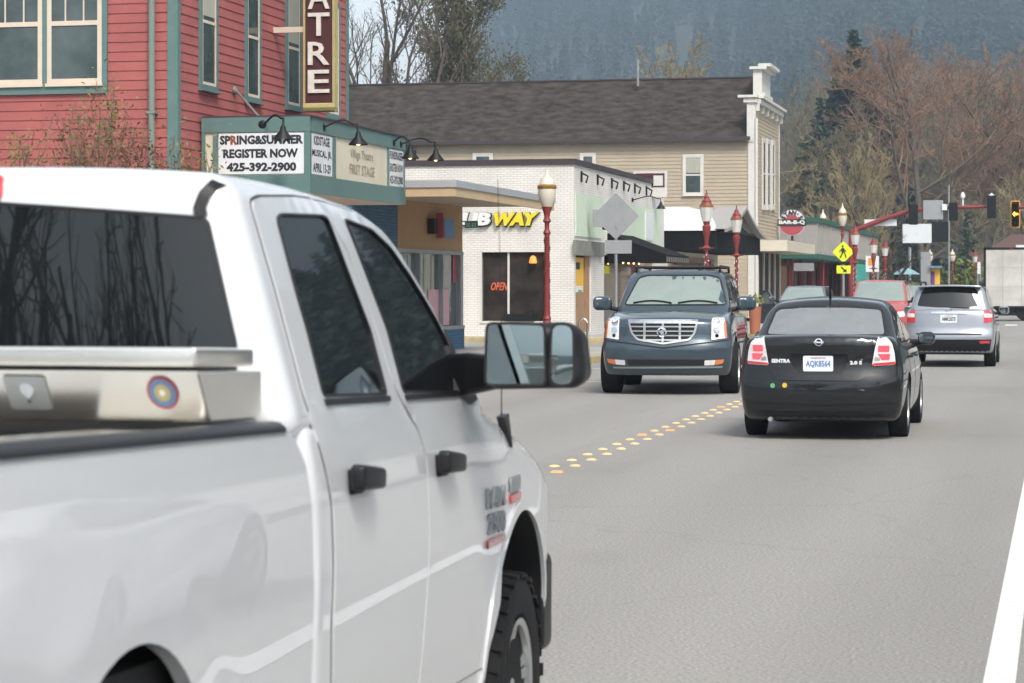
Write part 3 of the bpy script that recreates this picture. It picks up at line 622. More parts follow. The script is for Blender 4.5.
c.side_windows([[(.45, 1.22), (.6, 1.74), (1.35, 1.78), (1.3, 1.22)], [(1.45, 1.22), (1.47, 1.78), (2.25, 1.79), (2.3, 1.22)], [(2.42, 1.22), (2.35, 1.79), (3.05, 1.76), (3.6, 1.22)]], M['tint'])
c.door_lines([[(1.75, .75), (1.55, 1.1)], [(2.36, .45), (2.36, 1.15)], [(3.45, .45), (3.5, 1.15)]], [(1.6, 1.0), (2.55, 1.0)])
c.mirrors(3.5, 1.36, 1.12, (.30, .16, .22), M['teal_paint'])
m = MB(); m.box((-1.0, -1.0, .33), (-.86, 1.1, .39)); obj('side_step', m, M['chrome'], c.root, local=True, bevel=.02)
m = MB(); m.box((1.0, -1.0, .33), (.86, 1.1, .39)); obj('side_step', m, M['chrome'], c.root, local=True, bevel=.02)
# ================================================================ SILVER CROSSOVER
FO = dict(L=4.6, W=1.80, crown=.02, Rr=.16, Rf=.35, rr=.06, wr=.345, ww=.225, rim=.22, track=1.56, axles=(.95, 3.59),
  top=[(0, 1.16), (.15, 1.2), (3.2, 1.16), (3.7, 1.09), (4.3, 1.0), (4.6, .86)], bot=[(0, .30), (.6, .24), (4, .22), (4.6, .25)],
  rear=[(.3, .08), (.5, .0), (.68, 0), (.72, .05), (.9, .07), (1.06, .09), (1.2, .13)], front=[(.2, .08), (.5, 0), (.9, .1)], plan=[(0, .97), (.6, 1), (3.6, 1), (4.6, .94)],
  side=[(.25, .94), (.4, .98), (.7, 1), (.9, .99), (1.06, .97), (1.2, .93)],
  gh=dict(z0=1.08, z1=1.665, wb=.81, wt=.665, r0=.10, r1=.36, f0=3.85, f1=2.75, Rr=.08, Rf=.12, arc=.015, crown=.03, r=.12))
fp = gpt(949, 48.0)
cross = Car('crossover', 'silver crossover with roof rails seen from behind, further up the right lane', 'car', (fp.x, fp.y+2.3, 0), 0, FO, M['silver_paint'])
c = cross; S5 = 50.0
def fo(px, py, s=S5, cx=949): return ((px-cx)/s, 1.63-(py-286)/s)
c.lay('bumper_cladding', M['black_plastic'], '+y', [fo(908, 339.5), fo(990.5, 339.5), fo(988, 355.5), fo(912, 355.5)], off=.008, depth=.03)
c.lay('rear_reflector', M['lamp_red'], '+y', [fo(979, 340.8), fo(989, 340.8), fo(988.6, 343.4), fo(979, 343.4)], off=.012, depth=.01, both=False)
c.lay('rear_reflector', M['lamp_red'], '+y', [fo(909, 340.8), fo(919, 340.8), fo(919, 343.4), fo(909.4, 343.4)], off=.012, depth=.01)
gate = c.lay('tailgate', M['silver_paint'], '+y', rpoly([fo(915.5, 305), fo(982.5, 305), fo(982.8, 323), fo(980, 333.5), fo(917.5, 333.5), fo(914.6, 323)], .05), off=.010, depth=.02)
c.lay('tailgate_shadow_gap', M['seam'], '+y', [fo(916.5, 333.4), fo(981, 333.4), fo(981, 334.6), fo(916.5, 334.6)], off=.012, depth=.02)
m = MB(); conform(m, c.low, '+y', [fo(931, 312), fo(966, 312), fo(966, 313.7), fo(931, 313.7)], off=.03, depth=.03, step=.05); obj('tailgate_garnish', m, M['chrome'], gate, local=True)
plate(c, fo(948.5, 0)[0], fo(0, 318.8)[1], .165, .08, .02, 'AMK2075', 'sign_text')
m = MB(); x0, z0 = fo(948, 309.8); conform(m, c.low, '+y', [(x0+.065*math.cos(k*.5236), z0+.035*math.sin(k*.5236)) for k in range(12)], off=.02, depth=.02, step=.05); obj('tailgate_emblem', m, M['chrome'], gate, local=True)
for s in (-1, 1):
    q = lambda px, py: (s*(px-949)/S5*1.0, 1.63-(py-286)/S5)
    t = c.lay('tail_light', M['lamp_red'], '+y', rpoly([q(983, 308.5), q(989.5, 307.8), q(991.3, 313), q(991.6, 322), q(983, 322.8)], .02), off=.014, depth=.05, step=.04)
    c.lay('lamp_unit', M['lamp_clear'], '+y', [q(983.4, 313.6), q(991, 313.6), q(991.2, 317.5), q(983.4, 317.5)], off=.018, depth=.01, step=.04, parent=t)
S6 = 48.8
rw = rpoly([((px-949)/S6, 1.63-(py-286)/S6) for px, py in ((917.5, 305.5), (921, 294), (925.5, 286.5), (972.5, 286.5), (977, 294), (980.5, 305.5), (960, 307), (938, 307))], .05)
c.lay('rear_window', M['tint'], '+y', rw, up=True, off=.006, depth=.01)
m = MB(); a = (0, .05); pts = []
for k in range(5): h, n = c.up.hit((.0+k*.1, 0, 1.215-.004*k), (0, 1, 0)); pts.append((h.x, h.y-.025, h.z))
m.tube(pts, .014, 5); obj('wiper', m, M['black_plastic'], c.root, local=True)
fn = lambda u, v, w_: (u*.62, -2.3+.30+v*.12+.05*u*u, 1.635+w_*.02-.02*u*u)
obj('roof_spoiler', rbox(.62, .12, .02, .015, 12, 6, 4, fn), M['silver_paint'], c.root, smooth=50, local=True)
for s in (-1, 1):
    m = MB(); m.tube([(s*.59, -1.75, 1.64), (s*.59, -1.6, 1.705), (s*.59, .1, 1.705), (s*.59, .25, 1.63)], .02, 8); obj('roof_rail', m, M['black_plastic'], c.root, smooth=50, local=True)
c.side_windows([[(.45, 1.12), (.6, 1.5), (1.0, 1.54), (1.05, 1.12)], [(1.15, 1.1), (1.12, 1.55), (1.95, 1.57), (2.0, 1.1)], [(2.1, 1.1), (2.06, 1.57), (2.7, 1.54), (3.35, 1.1)]], M['tint'])
c.door_lines([[(1.3, .6), (1.15, 1.05)], [(2.05, .4), (2.05, 1.05)], [(3.1, .4), (3.2, 1.05)]], [(1.35, .95), (2.25, .95)])
c.mirrors(3.3, 1.12, 1.0, (.22, .13, .17), M['silver_paint'])
# ================================================================ OTHER CARS UP THE STREET (front views)
def facing_car(name, label, P, paint, px, Zc, group=None, cat='car'):
    p = gpt(px, Zc); c = Car(name, label, cat, (p.x, p.y+P['L']/2, 0), math.pi, P, paint, group); g = P['gh']; L = P['L']
    zt = g['z1']-.06; zb = g['z0']+.09; wt = g['wt']-.07; wb = g['wb']-.07
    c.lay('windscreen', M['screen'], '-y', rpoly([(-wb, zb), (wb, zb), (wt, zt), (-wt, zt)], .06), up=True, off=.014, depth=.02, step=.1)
    zf = P['top'][-1][1]; W = P['W']/2
    c.lay('grille', M['seam'], '-y', rpoly([(-W*.45, zf-.28), (W*.45, zf-.28), (W*.5, zf-.1), (-W*.5, zf-.1)], .03), off=.004)
    c.lay('headlight', M['lamp_clear'], '-y', rpoly([(W*.55, zf-.25), (W*.88, zf-.22), (W*.86, zf-.06), (W*.58, zf-.1)], .03), off=.008, depth=.04, both=True)
    c.lay('lower_grille', M['seam'], '-y', [(-W*.6, .34), (W*.6, .34), (W*.55, .46), (-W*.55, .46)], off=.004)
    c.side_windows([[(.5, g['z0']+.1), (.7, zt-.03), (1.9, zt), (1.95, g['z0']+.1)], [(2.05, g['z0']+.1), (2.0, zt), (2.6, zt-.03), (3.2, g['z0']+.1)]], M['tint'])
    c.mirrors(g['f0']-.55, g['z0']+.13, W+.12, (.22, .13, .17), paint if paint != M['red_paint'] else M['black_plastic'])
    return c
RS = dict(FO); RS.update(L=4.7, W=1.85, gh=dict(FO['gh'], z0=1.1, z1=1.82, wb=.84, wt=.70)); RS['top'] = [(0, 1.15), (.15, 1.2), (3.5, 1.19), (3.8, 1.15), (4.3, 1.09), (4.7, .96)]
red = facing_car('red_crossover', 'red SUV with black door mirrors facing the camera, behind the black sedan', RS, M['red_paint'], 876, 70)
GS = dict(FO); GS.update(gh=dict(FO['gh'], z1=1.645, wt=.62))
grey = facing_car('parked_car', 'dark grey parked car at the kerb with its kerbside door standing open', GS, M['grey_paint'], 799, 77)
for s in (-1, 1):
    m = MB(); m.tube([(s*.57, -1.7, 1.60), (s*.57, .3, 1.60)], .02, 8); obj('roof_rail', m, M['steel'], grey.root, smooth=50, local=True)
# open door of the parked car: hinged at the front, kerb side (local +x)
hx, hy = .88, .75; dd = Vector((math.cos(R_(65)), -math.sin(R_(65))*.55, 0)).normalized()
m = MB(); D0 = Vector((hx, hy, 0)); nn = Vector((-dd.y, dd.x, 0))
def dp(a, z, t): return tuple(D0+dd*a+nn*t+Vector((0, 0, z)))
PO = [(0, .35), (1.0, .4), (1.02, 1.0), (.8, 1.48), (.45, 1.50), (0, 1.02)]; HO = [(.08, 1.04), (.93, 1.04), (.75, 1.42), (.48, 1.43)]
V, F2 = fill2d(PO, [HO], .2); n = len(V)
m.add([dp(a, b, 0) for a, b in V]+[dp(a, b, .07) for a, b in V], F2+[tuple(i+n for i in q) for q in F2]+[(a, a+n, b+n, b) for a, b in rim_edges(F2)]); do = obj('open_door', m, M['grey_paint'], grey.root, local=True)
m = MB(); m.prism(HO, lambda a, b: dp(a, b, .03), lambda a, b: dp(a, b, .04)); obj('door_glass', m, M['screen'], do, local=True)
lb = Car('small_car', 'pale blue-grey car barely seen between the red SUV and the silver crossover', 'car', (*gpt(918, 92).xy, 0), math.pi, dict(FO), M['silver_paint'])
lb.lay('windscreen', M['screen'], '-y', rpoly([(-.72, 1.08), (.72, 1.08), (.58, 1.58), (-.58, 1.58)], .05), up=True)
# white saloon parked beside the camera: only its reflection shows in the pickup's flank
wsn = dict(SE); pk = Car('parked_saloon', 'white parked saloon outside the picture, mirrored in the flank of the white pickup', 'car', (1.6, 11.3, 0), 0, wsn, M['white_paint'])
pk.lay('tail_light', M['lamp_red'], '+y', rpoly([(.50, .93), (.86, .95), (.84, 1.08), (.52, 1.04)], .03), off=.01, both=True, depth=.05)
pk.lay('rear_window', M['tint'], '+y', rpoly([(-.55, 1.12), (.55, 1.12), (.46, 1.42), (-.46, 1.42)], .05), up=True)
pk.side_windows([[(1.15, 1.02), (1.38, 1.36), (2.0, 1.42), (2.02, 1.02)], [(2.10, 1.02), (2.08, 1.42), (2.55, 1.40), (3.2, 1.02)]], M['tint'])
# ================================================================ WHITE PICKUP
TS = .885; TH0 = 1.584
TD = ray(990, 362).normalized(); TR = TD.cross(Vector((0, 0, 1))).normalized(); TU = TR.cross(TD)
pick = bpy.data.objects.new('pickup_truck', None); COL.objects.link(pick)
tag(pick, 'white crew cab pickup truck with aluminium toolbox and black towing mirror, close to the camera', 'pickup truck')
org = _C + (TR*(-2.64) + TD*4.49 - TU*TH0)*TS
pick.matrix_world = Matrix.Translation(org) @ Matrix((TR, TD, TU)).transposed().to_4x4() @ Matrix.Scale(TS, 4)
TINV = pick.matrix_world.inverted()
xlow = sm([(.4, .955), (.5, .975), (.7, .992), (1.0, 1.0), (1.2, .994), (1.32, .985), (1.42, .962), (1.46, .95)], .05)
def xside(z): return xlow(z) if z < 1.42 else .965-.32*(z-1.42)
def tp(px, py, side=None):
    o = TINV @ _C; d = (TINV.to_3x3() @ ray(px, py)); x = .95
    for i in range(25):
        k = (x-o.x)/d.x; p = o+d*k; x = .5*x+.5*(xside(p.z) if side is None else side(p.z))
    return (p.y, p.z)
TP = lambda L: [tp(*p) for p in L]
def tpy(px, py, y):      # (x,z) on the plane y of the truck
    o = TINV @ _C; d = (TINV.to_3x3() @ ray(px, py)); k = (y-o.y)/d.y; p = o+d*k; return (p.x, p.z)
WP = M['white_paint']
# lower cab, bonnet and wings
ttop = sm([(1.28, 1.43), (3.3, 1.43), (3.55, 1.425), (3.72, 1.392), (4.03, 1.345), (4.24, 1.295), (4.45, 1.24), (4.8, 1.12)], .1)
tfront = sm([(.4, .12), (.6, .06), (.8, 0), (1.2, .02), (1.4, .10)], .06); tplan = sm([(1.28, 1), (3.4, 1), (3.9, 1.006), (4.3, 1.0), (4.6, .998), (4.8, .985)], .1)
def tl(u, v, w_):
    y0 = lerp(1.275, 4.8, (v+1)/2); zt = ttop(y0)+(.10*(1-u*u) if y0 > 3.3 else 0)*min(1, max(0, (y0-3.3)/.4)); zb = .44; z = lerp(zb, zt, (w_+1)/2)
    x = u*xlow(min(z, 1.43))*tplan(y0); yf = 4.82-tfront(z)-.24*abs(u)**4
    return (x, lerp(1.275, yf, (v+1)/2), z)
vs, fs = rbox(1.0, 1.76, .5, .045, 30, 90, 30, tl)
tb = obj('cab_and_bonnet', (vs, fs), WP, pick, smooth=60, local=True); TL = Surf(vs, fs)
boolean_cut(tb, [ell_cyl(3.93, .45, .56, .60, sx*.5, sx*1.2, 56) for sx in (-1, 1)], M['seam'])
# upper cab
yfe = sm([(1.38, 3.52), (1.6, 3.262), (1.68, 3.212), (1.78, 3.115), (1.88, 2.967), (1.95, 2.855), (1.99, 2.74), (2.03, 2.56), (2.08, 2.35)], .03)
def tu(u, v, w_):
    z = lerp(1.38, 2.078-.022*abs(u)**3-.012*v*v, (w_+1)/2); x = u*(.965-.32*(z-1.42))
    yr = 1.13+.16*(z-1.45)+.05*abs(u)**4; yf = yfe(z)+.28*(1-u*u)
    return (x, lerp(yr, yf, (v+1)/2), z)
vs, fs = rbox(.9, 1.1, .35, .065, 30, 60, 30, tu)
tc_ = obj('cabin', (vs, fs), WP, pick, smooth=60, local=True); TUp = Surf(vs, fs)
class _T: pass
def tlay(name, m, axis, poly, holes=(), off=.004, surf=TUp, step=.05, depth=.012, parent=None, mb=None):
    mb = MB(); conform(mb, surf, axis, poly, holes, off, step, depth); return obj(name, mb, m, parent or pick, smooth=40, local=True)
allv = TUp; 
class Multi:        # whichever of the two cab shells lies outermost
    def hit(s, p, d):
        a = TL.hit(p, d); b = TUp.hit(p, d); dd = Vector(d); o = Vector(p)
        ra = TL.bvh.ray_cast(o-dd*4, dd, 10)[0]; rb = TUp.bvh.ray_cast(o-dd*4, dd, 10)[0]
        if ra is None and rb is None: return a
        if ra is None: return b
        if rb is None: return a
        return a if (ra-(o-dd*4)).dot(dd) < (rb-(o-dd*4)).dot(dd) else b
TM = Multi()
win_r = rpoly(TP([(274, 219), (278, 214), (320, 215.5), (325, 219), (367.4, 330), (384, 393.5), (320.5, 395.4), (304, 330), (293.3, 293)]), .02)
win_f = rpoly(TP([(342, 219), (368.4, 229.3), (388, 248), (407.4, 276), (421, 298), (435, 322), (449, 352)])+[(3.17, 1.478)]+TP([(400.6, 391.5), (384, 328), (348, 233)]), .02)
door_r = rpoly(TP([(251, 207), (251, 201), (258, 197), (297, 197), (316, 199.5)])+[(2.2, 1.9), (2.262, 1.72), (2.27, 1.60), (2.275, 1.50), (2.32, 1.44), (2.42, 1.38), (2.48, 1.29), (2.48, 1.1), (2.467, .92), (2.43, .74), (2.40, .56), (1.47, .56), (1.446, .756), (1.43, .918), (1.443, 1.069), (1.435, 1.222), (1.385, 1.338), (1.339, 1.478), (1.371, 1.748)], .025)
door_f = rpoly([(2.055, 2.03), (2.157, 2.031), (2.483, 2.022), (2.596, 2.005), (2.726, 1.978), (2.85, 1.93), (2.94, 1.87), (3.08, 1.77), (3.17, 1.68), (3.215, 1.6), (3.3, 1.47), (3.62, 1.40), (3.645, 1.3), (3.628, 1.078), (3.568, .898), (3.56, .755), (3.42, .60), (3.38, .56), (2.412, .56), (2.442, .74), (2.479, .92), (2.492, 1.1), (2.492, 1.29), (2.432, 1.388), (2.332, 1.448), (2.287, 1.505), (2.282, 1.60), (2.274, 1.72), (2.212, 1.9)], .02)
def both_sides(fn):
    for ax, s in (('-x', 1), ('+x', -1)): fn(ax, s)
def build_side(ax, s):
    # dark gaps first, then doors proud of the shell
    for (nm, D_, W_, hs_) in (('rear_door', door_r, win_r, (336, 463, 372, 492)), ('front_door', door_f, win_f, (426, 448, 454, 473))):
        mb = MB(); conform(mb, TM, ax, None, off=.0015, depth=.006, shape=ribbon(densify(D_, .04), .013)); obj('door_seal', mb, M['seam'], pick, local=True)
        d = tlay(nm, WP, ax, D_, [W_], off=.006, surf=TM, step=.045, depth=.010)
        tlay('window_glass', M['tint'], ax, W_, off=.0035, surf=TM, step=.06, depth=.006, parent=d)
        mb = MB(); conform(mb, TM, ax, None, off=.0115, depth=.012, shape=ribbon(densify(W_, .03), .007)); obj('window_seal', mb, M['black_plastic'], d, local=True)
        # handle
        cy = (tp(hs_[0], 0)[0]+tp(hs_[2], 0)[0])/2 if False else (1.68 if nm == 'rear_door' else 2.69); cz = 1.262
        h, n = TM.hit((0, cy, cz), (-s, 0, 0)); X = abs(h.x)
        fn = lambda u, v, w_: (s*(X+.038+u*.030*(1-.35*v*v)), cy+v*.118, cz+.006+w_*.031*(1-.12*v)-.006*v)
        hd = obj('door_handle', rbox(.03, .12, .032, .016, 8, 12, 8, fn), M['black_plastic'], d, smooth=50, local=True)
        fn = lambda u, v, w_: (s*(X+.012+u*.012), cy-.035+v*.055, cz-.002+w_*.034)
        obj('handle_cup', rbox(.012, .05, .04, .01, 4, 8, 8, fn), M['seam'], hd, smooth=50, local=True)
    # weather strip under the windows
    mb = MB(); conform(mb, TM, ax, None, off=.014, depth=.02, shape=ribbon([(y, 1.470) for y in np.linspace(1.50, 2.17, 16)], .016, False)); obj('belt_strip', mb, M['black_plastic'], pick, local=True)
    mb = MB(); conform(mb, TM, ax, None, off=.014, depth=.02, shape=ribbon([(y, 1.470) for y in np.linspace(2.37, 3.14, 16)], .014, False)); obj('belt_strip', mb, M['black_plastic'], pick, local=True)
    # quarter sail behind the mirror
    sail = [(3.08, 1.47), (3.17, 1.68), (3.205, 1.625), (3.25, 1.56), (3.33, 1.45), (3.2, 1.435)]
    tlay('mirror_sail', M['black_plastic'], ax, sail, off=.014, surf=TM, depth=.02)
    # body crease and sill
    mb = MB(); conform(mb, TL, ax, None, off=.006, depth=.012, shape=ribbon([(y, .745) for y in np.linspace(1.46, 2.40, 20)], .012, False)); conform(mb, TL, ax, None, off=.006, depth=.012, shape=ribbon([(y, .745) for y in np.linspace(2.44, 3.54, 20)], .012, False)) if False else None
    if mb.v: obj('body_crease', mb, WP, pick, local=True)
    # wheel arch lip
    lip = [(3.93+.575*math.cos(a), .45+.615*math.sin(a)) for a in np.linspace(-.1, 3.2, 34)]
    mb = MB(); conform(mb, TL, ax, None, off=.012, depth=.014, shape=ribbon(lip, .035, False)); obj('arch_lip', mb, WP, pick, smooth=50, local=True)
    # bumper corner, black, reaching behind the wheel arch
    fn = lambda u, v, w_: (s*(.945+u*.045), 4.58+v*.12-.05*abs(u), .66+w_*.19)
    obj('bumper_corner', rbox(.045, .12, .19, .05, 8, 12, 10, fn), M['black_plastic'], pick, smooth=60, local=True)
    fn = lambda u, v, w_: (s*(.93+u*.02), 4.50+v*.03, 1.0+w_*.16)
    obj('headlight', rbox(.02, .03, .16, .02, 4, 6, 8, fn), M['lamp_clear'], pick, smooth=60, local=True)
    # badges on the front door
    def bt(txt, y0, y1, z0, z1, mm, nm, wt=.04):
        vs_, fs_ = text_shape(txt, wt); a0 = min(v[0] for v in vs_); a1 = max(v[0] for v in vs_); b0 = min(v[1] for v in vs_); b1 = max(v[1] for v in vs_)
        V = [((y0+(x-a0)/(a1-a0)*(y1-y0)) if s > 0 else (y1-(x-a0)/(a1-a0)*(y1-y0)), z0+(y-b0)/(b1-b0)*(z1-z0)) for x, y in vs_]
        mb = MB(); conform(mb, TM, ax, None, off=.016, depth=.008, shape=(V, fs_)); return obj(nm, mb, M[mm], pick, local=True)
    bt('RAM', 3.30, 3.57, 1.085, 1.155, 'steel', 'door_badge', .02); bt('2500', 3.31, 3.57, 1.0, 1.07, 'steel', 'door_badge', .02)
    P = [(3.30, .955), (3.57, .965), (3.57, .988), (3.30, .982)]; tlay('badge_bar', M['lamp_red'], ax, P, off=.015, surf=TM, depth=.006)
    bt('HEAVY DUTY', 3.32, 3.56,   .960, .978, 'chrome', 'badge_bar_text', .02)
    tlay('wing_badge', M['steel'], ax, rpoly([(3.70, 1.12), (3.88, 1.125), (3.88, 1.175), (3.70, 1.17)], .01), off=.010, surf=TM, depth=.006)
    tlay('wing_badge_bar', M['lamp_red'], ax, rpoly([(3.70, 1.08), (3.88, 1.09), (3.88, 1.118), (3.70, 1.11)], .01), off=.010, surf=TM, depth=.006)
    # ---- bed side, a thick panel with its wheel opening
    arch = [(-.52*math.cos(a), .42+.60*abs(math.sin(a))**.9) for a in np.linspace(0, math.pi, 29)]
    out_ = [(-1.32, .48)]+arch+[(1.262, .48), (1.264, .8), (1.258, 1.22), (1.235, 1.32), (1.18, 1.385), (1.13, 1.415), (-1.32, 1.425)]
    V, F2 = fill2d(out_, [], .04); mb = MB(); n = len(V)
    fl = lambda y, z: .006/(1+math.exp((math.hypot(y, (z-.45)/1.1)-.66)/.04))
    o3 = [(s*(xlow(min(z, 1.43))+fl(y, z)), y, z) for y, z in V]
    mb.add(o3+[(s*(xlow(min(z, 1.43))-.03), y, z) for y, z in V], F2+[tuple(i+n for i in q)[::-1] for q in F2]+[(a, a+n, b+n, b) for a, b in rim_edges(F2)])
    obj('bed_side', mb, WP, pick, smooth=50, local=True)
    mb = MB(); mb.box((s*.80, -1.3, .86), (s*.86, 1.24, 1.39)); mb.box((s*.80, -1.3, 1.37), (s*.93, 1.24, 1.395)); obj('bed_inner_wall', mb, M['alu'], pick, local=True)
    # rail cap
    mb = MB(); R0 = 1.418
    prof = [(.885, R0-.03), (.885, R0+.004), (.90, R0+.012), (.94, R0+.013), (.958, R0+.009), (.971, R0-.002), (.973, R0-.012)]
    ys = [-1.32, -.5, .3, .9, 1.10, 1.145]; vs_ = []; k = len(prof)
    for i, y in enumerate(ys):
        q = 1.0 if i < 5 else .86
        for (x, z) in prof: vs_.append((s*(x if i < 5 else lerp(.93, x, .7)), y, z if i < 5 else lerp(R0-.02, z, .6)))
    mb.add(vs_, [(i*k+j, i*k+j+1, (i+1)*k+j+1, (i+1)*k+j) for i in range(len(ys)-1) for j in range(k-1)]+[tuple(range(k)), tuple((len(ys)-1)*k+j for j in range(k))])
    obj('rail_cap', mb, M['black_plastic'], pick, smooth=50, local=True)
both_sides(build_side)
m = MB(); m.box((-.86, -1.3, .80), (.86, 1.25, .86)); m.box((-.86, 1.22, .80), (.86, 1.26, 1.38)); obj('bed_floor', m, M['black_plastic'], pick, local=True)
m = MB(); m.box((-.84, -1.38, .66), (.84, -1.31, 1.40)); obj('tailgate', m, WP, pick, local=True, bevel=.02)
m = MB(); m.box((-.95, -1.52, .52), (.95, -1.38, .70)); obj('rear_bumper', m, M['chrome'], pick, local=True, bevel=.04)
# stainless inner bed rail that shows between the box and the cap
m = MB(); m.box((.62, -1.25, 1.33), (.883, .72, 1.418)); obj('bed_cover_rail', m, M['alu'], pick, local=True, bevel=.01); m = MB(); m.box((-.883, -1.25, 1.33), (-.62, .72, 1.418)); obj('bed_cover_rail', m, M['alu'], pick, local=True, bevel=.01)
m = MB(); m.box((-.62, -1.25, 1.33), (.62, .64, 1.36)); obj('bed_cover', m, M['alu'], pick, local=True)  # sheet made bright metal so the toolbox back has something pale to reflect
# rear window, its seal, third brake light, rain gutter seal
rwin = rpoly([tpy(0, 203.6, 1.22), tpy(199.7, 217, 1.22), tpy(206, 222, 1.22), tpy(234, 346, 1.17), (.82, 1.48), (-.82, 1.48)]+[(-tpy(206, 222, 1.22)[0], tpy(206, 222, 1.22)[1]), (-tpy(199.7, 217, 1.22)[0], tpy(199.7, 217, 1.22)[1])], .02)
tlay('rear_window', M['tint'], '+y', rwin, off=.005, step=.08)
m = MB(); conform(m, TUp, '+y', None, off=.007, depth=.012, shape=ribbon(densify(rwin, .05), .008)); obj('window_seal', m, M['black_plastic'], pick, local=True)
a = tpy(2, 170, 1.25); tlay('third_brake_light', M['lamp_red'], '+y', rpoly([(-.185, 1.975), (.185, 1.975), (.185, 2.045), (-.185, 2.045)], .02), off=.012, depth=.03)
for s in (-1, 1):
    pts = [tpy(*q, 1.24) for q in ((202, 217), (200, 208), (204, 194), (212, 183), (218, 179))]; pts = [(s*(x-.0), z) for x, z in pts]
    m = MB(); conform(m, TUp, '+y', None, off=.010, depth=.03, shape=ribbon(densify(pts, .015, False), .030, False)); obj('roof_seal', m, M['black_plastic'], pick, smooth=50, local=True)
# windscreen
tlay('windscreen', M['tint'], '-y', rpoly([(-.80, 1.50), (.80, 1.50), (.70, 1.97), (-.70, 1.97)], .06), off=.004, step=.1)
m = MB(); 
for k in range(5): fn = None
tlay('grille', M['seam'], '-y', rpoly([(-.5, .80), (.5, .80), (.55, 1.2), (-.55, 1.2)], .05), surf=TL, off=.01)
m = MB(); conform(m, TL, '-y', [(-.5, .98), (.5, .98), (.5, 1.03), (-.5, 1.03)], off=.03, depth=.03); conform(m, TL, '-y', [(-.03, .8), (.03, .8), (.03, 1.2), (-.03, 1.2)], off=.032, depth=.03); obj('grille_cross', m, M['chrome'], pick, local=True)
fn = lambda u, v, w_: (u*.98, 4.82+v*.12-.22*abs(u)**3, .60+w_*.14)
obj('front_bumper', rbox(.98, .12, .14, .06, 20, 8, 8, fn), M['chrome'], pick, smooth=60, local=True)
m = MB(); m.box((-.5, -1.2, .45), (.5, 4.4, .60)); obj('chassis', m, M['seam'], pick, local=True)
m = MB(); m.box((-.93, -.65, .55), (.93, .62, .95)); obj('wheel_well', m, M['seam'], pick, local=True)
# wheels
for s in (-1, 1):
    add_wheel(pick, s*.865, 3.89, .415, .413, .285, .245, spokes=5, treads=34); add_wheel(pick, s*.865, .02, .245, .41, .285, .245, spokes=5, treads=34)
# towing mirror
def tow_mirror(s):
    y0 = 2.98
    def hs(u, v, w_):
        t = (v+1)/2; x = 1.243+u*.156*(1-.10*t)+(.012 if u > 0 else 0)*(-w_); z = 1.599+w_*.104*(1-.18*t*t); y = y0+.13*v-.012*abs(w_)+.02*u
        return (s*x, y, z-.008*(1-u)*(.5)) 
    hsg = obj('towing_mirror', rbox(.16, .13, .105, .05, 16, 12, 14, hs), M['black_plastic'], pick, smooth=60, local=True)
    m = MB(); P = []
    for (y, xa, za, zb) in ((3.16, .90, 1.455, 1.60), (3.10, .98, 1.465, 1.605), (3.03, 1.10, 1.49, 1.595)):
        P += [(s*xa, y-.03, za), (s*xa, y-.03, zb), (s*xa, y+.06, zb), (s*xa, y+.06, za)]
    m.add(P, [(i*4+j, i*4+(j+1) % 4, (i+1)*4+(j+1) % 4, (i+1)*4+j) for i in range(2) for j in range(4)]+[(0, 1, 2, 3), (8, 9, 10, 11)]); obj('mirror_arm', m, M['black_plastic'], hsg, local=True, bevel=.015)
    yf = y0-.136
    for nm, xa, xb in (('mirror_glass', 1.098, 1.290), ('blind_spot_glass', 1.302, 1.380)):
        za, zb = 1.502, 1.696
        P = rpoly([(xa, za), (xb, za+.002), (xb-.004, zb-.004), (xa+.004, zb)], .035 if nm[0] == 'b' else .022, 5)
        V, F2 = fill2d(P, [], .02); cx, cz = (xa+xb)/2, (za+zb)/2; kk = .55 if nm[0] == 'b' else .02
        tiltx = 0.0
        m = MB(); m.add([(s*x, yf-.016+kk*((x-cx)**2+(z-cz)**2)*.5+tiltx*(x-cx), z) for x, z in V], F2); g = obj(nm, m, M['mirror'], hsg, smooth=80, local=True)
        m = MB(); P2 = densify(P, .02); V2, F3 = ribbon(P2, .008); m.add([(s*x, yf-.018, z) for x, z in V2], F3); obj('glass_rim', m, M['seam'], g, local=True)
tow_mirror(1); tow_mirror(-1)
# aerial on the wing
ax_, az_ = .90, 1.375; m = MB(); m.prism([(3.60, 1.385), (3.685, 1.395), (3.76, 1.275)], lambda y, z: (.975, y, z), lambda y, z: (1.003, y, z)); ab = obj('aerial_base', m, M['black_plastic'], pick, local=True)
m = MB(); m.tube([(.985, 3.645, 1.38), (.985, 3.63, 1.75), (.98, 3.58, 2.2)], [.0025, .0015, .001], 5); obj('aerial_whip', m, M['black_plastic'], ab, local=True)
# ---------------------------------------------------------------- toolbox across the bed (a thing of its own)
tbx = bpy.data.objects.new('toolbox', None); COL.objects.link(tbx); tbx.matrix_world = pick.matrix_world @ Matrix.Translation((0, .85, 1.43)); tag(tbx, 'polished aluminium toolbox lying across the bed of the white pickup', 'toolbox')
ORG[tbx] = Matrix.Translation((0, .85, 1.43))
m = MB(); P = [(-.90, 1.44), (.90, 1.44)]
x1, y0, y1 = .905, .640, 1.115
m.add([(-x1-.0, y0+.09, 1.435), (x1, y0+.09, 1.435), (x1+.0, y1, 1.435), (-x1, y1, 1.435), (-x1, y0, 1.553), (x1, y0, 1.553), (x1, y1, 1.553), (-x1, y1, 1.553)], [(0, 3, 2, 1), (4, 5, 6, 7), (0, 1, 5, 4), (1, 2, 6, 5), (2, 3, 7, 6), (3, 0, 4, 7)])
tbb = obj('box_body', m, M['alu'], tbx, bevel=.006)
fn = lambda u, v, w_: (u*.905, .835+v*.215+0, 1.584+w_*.022)
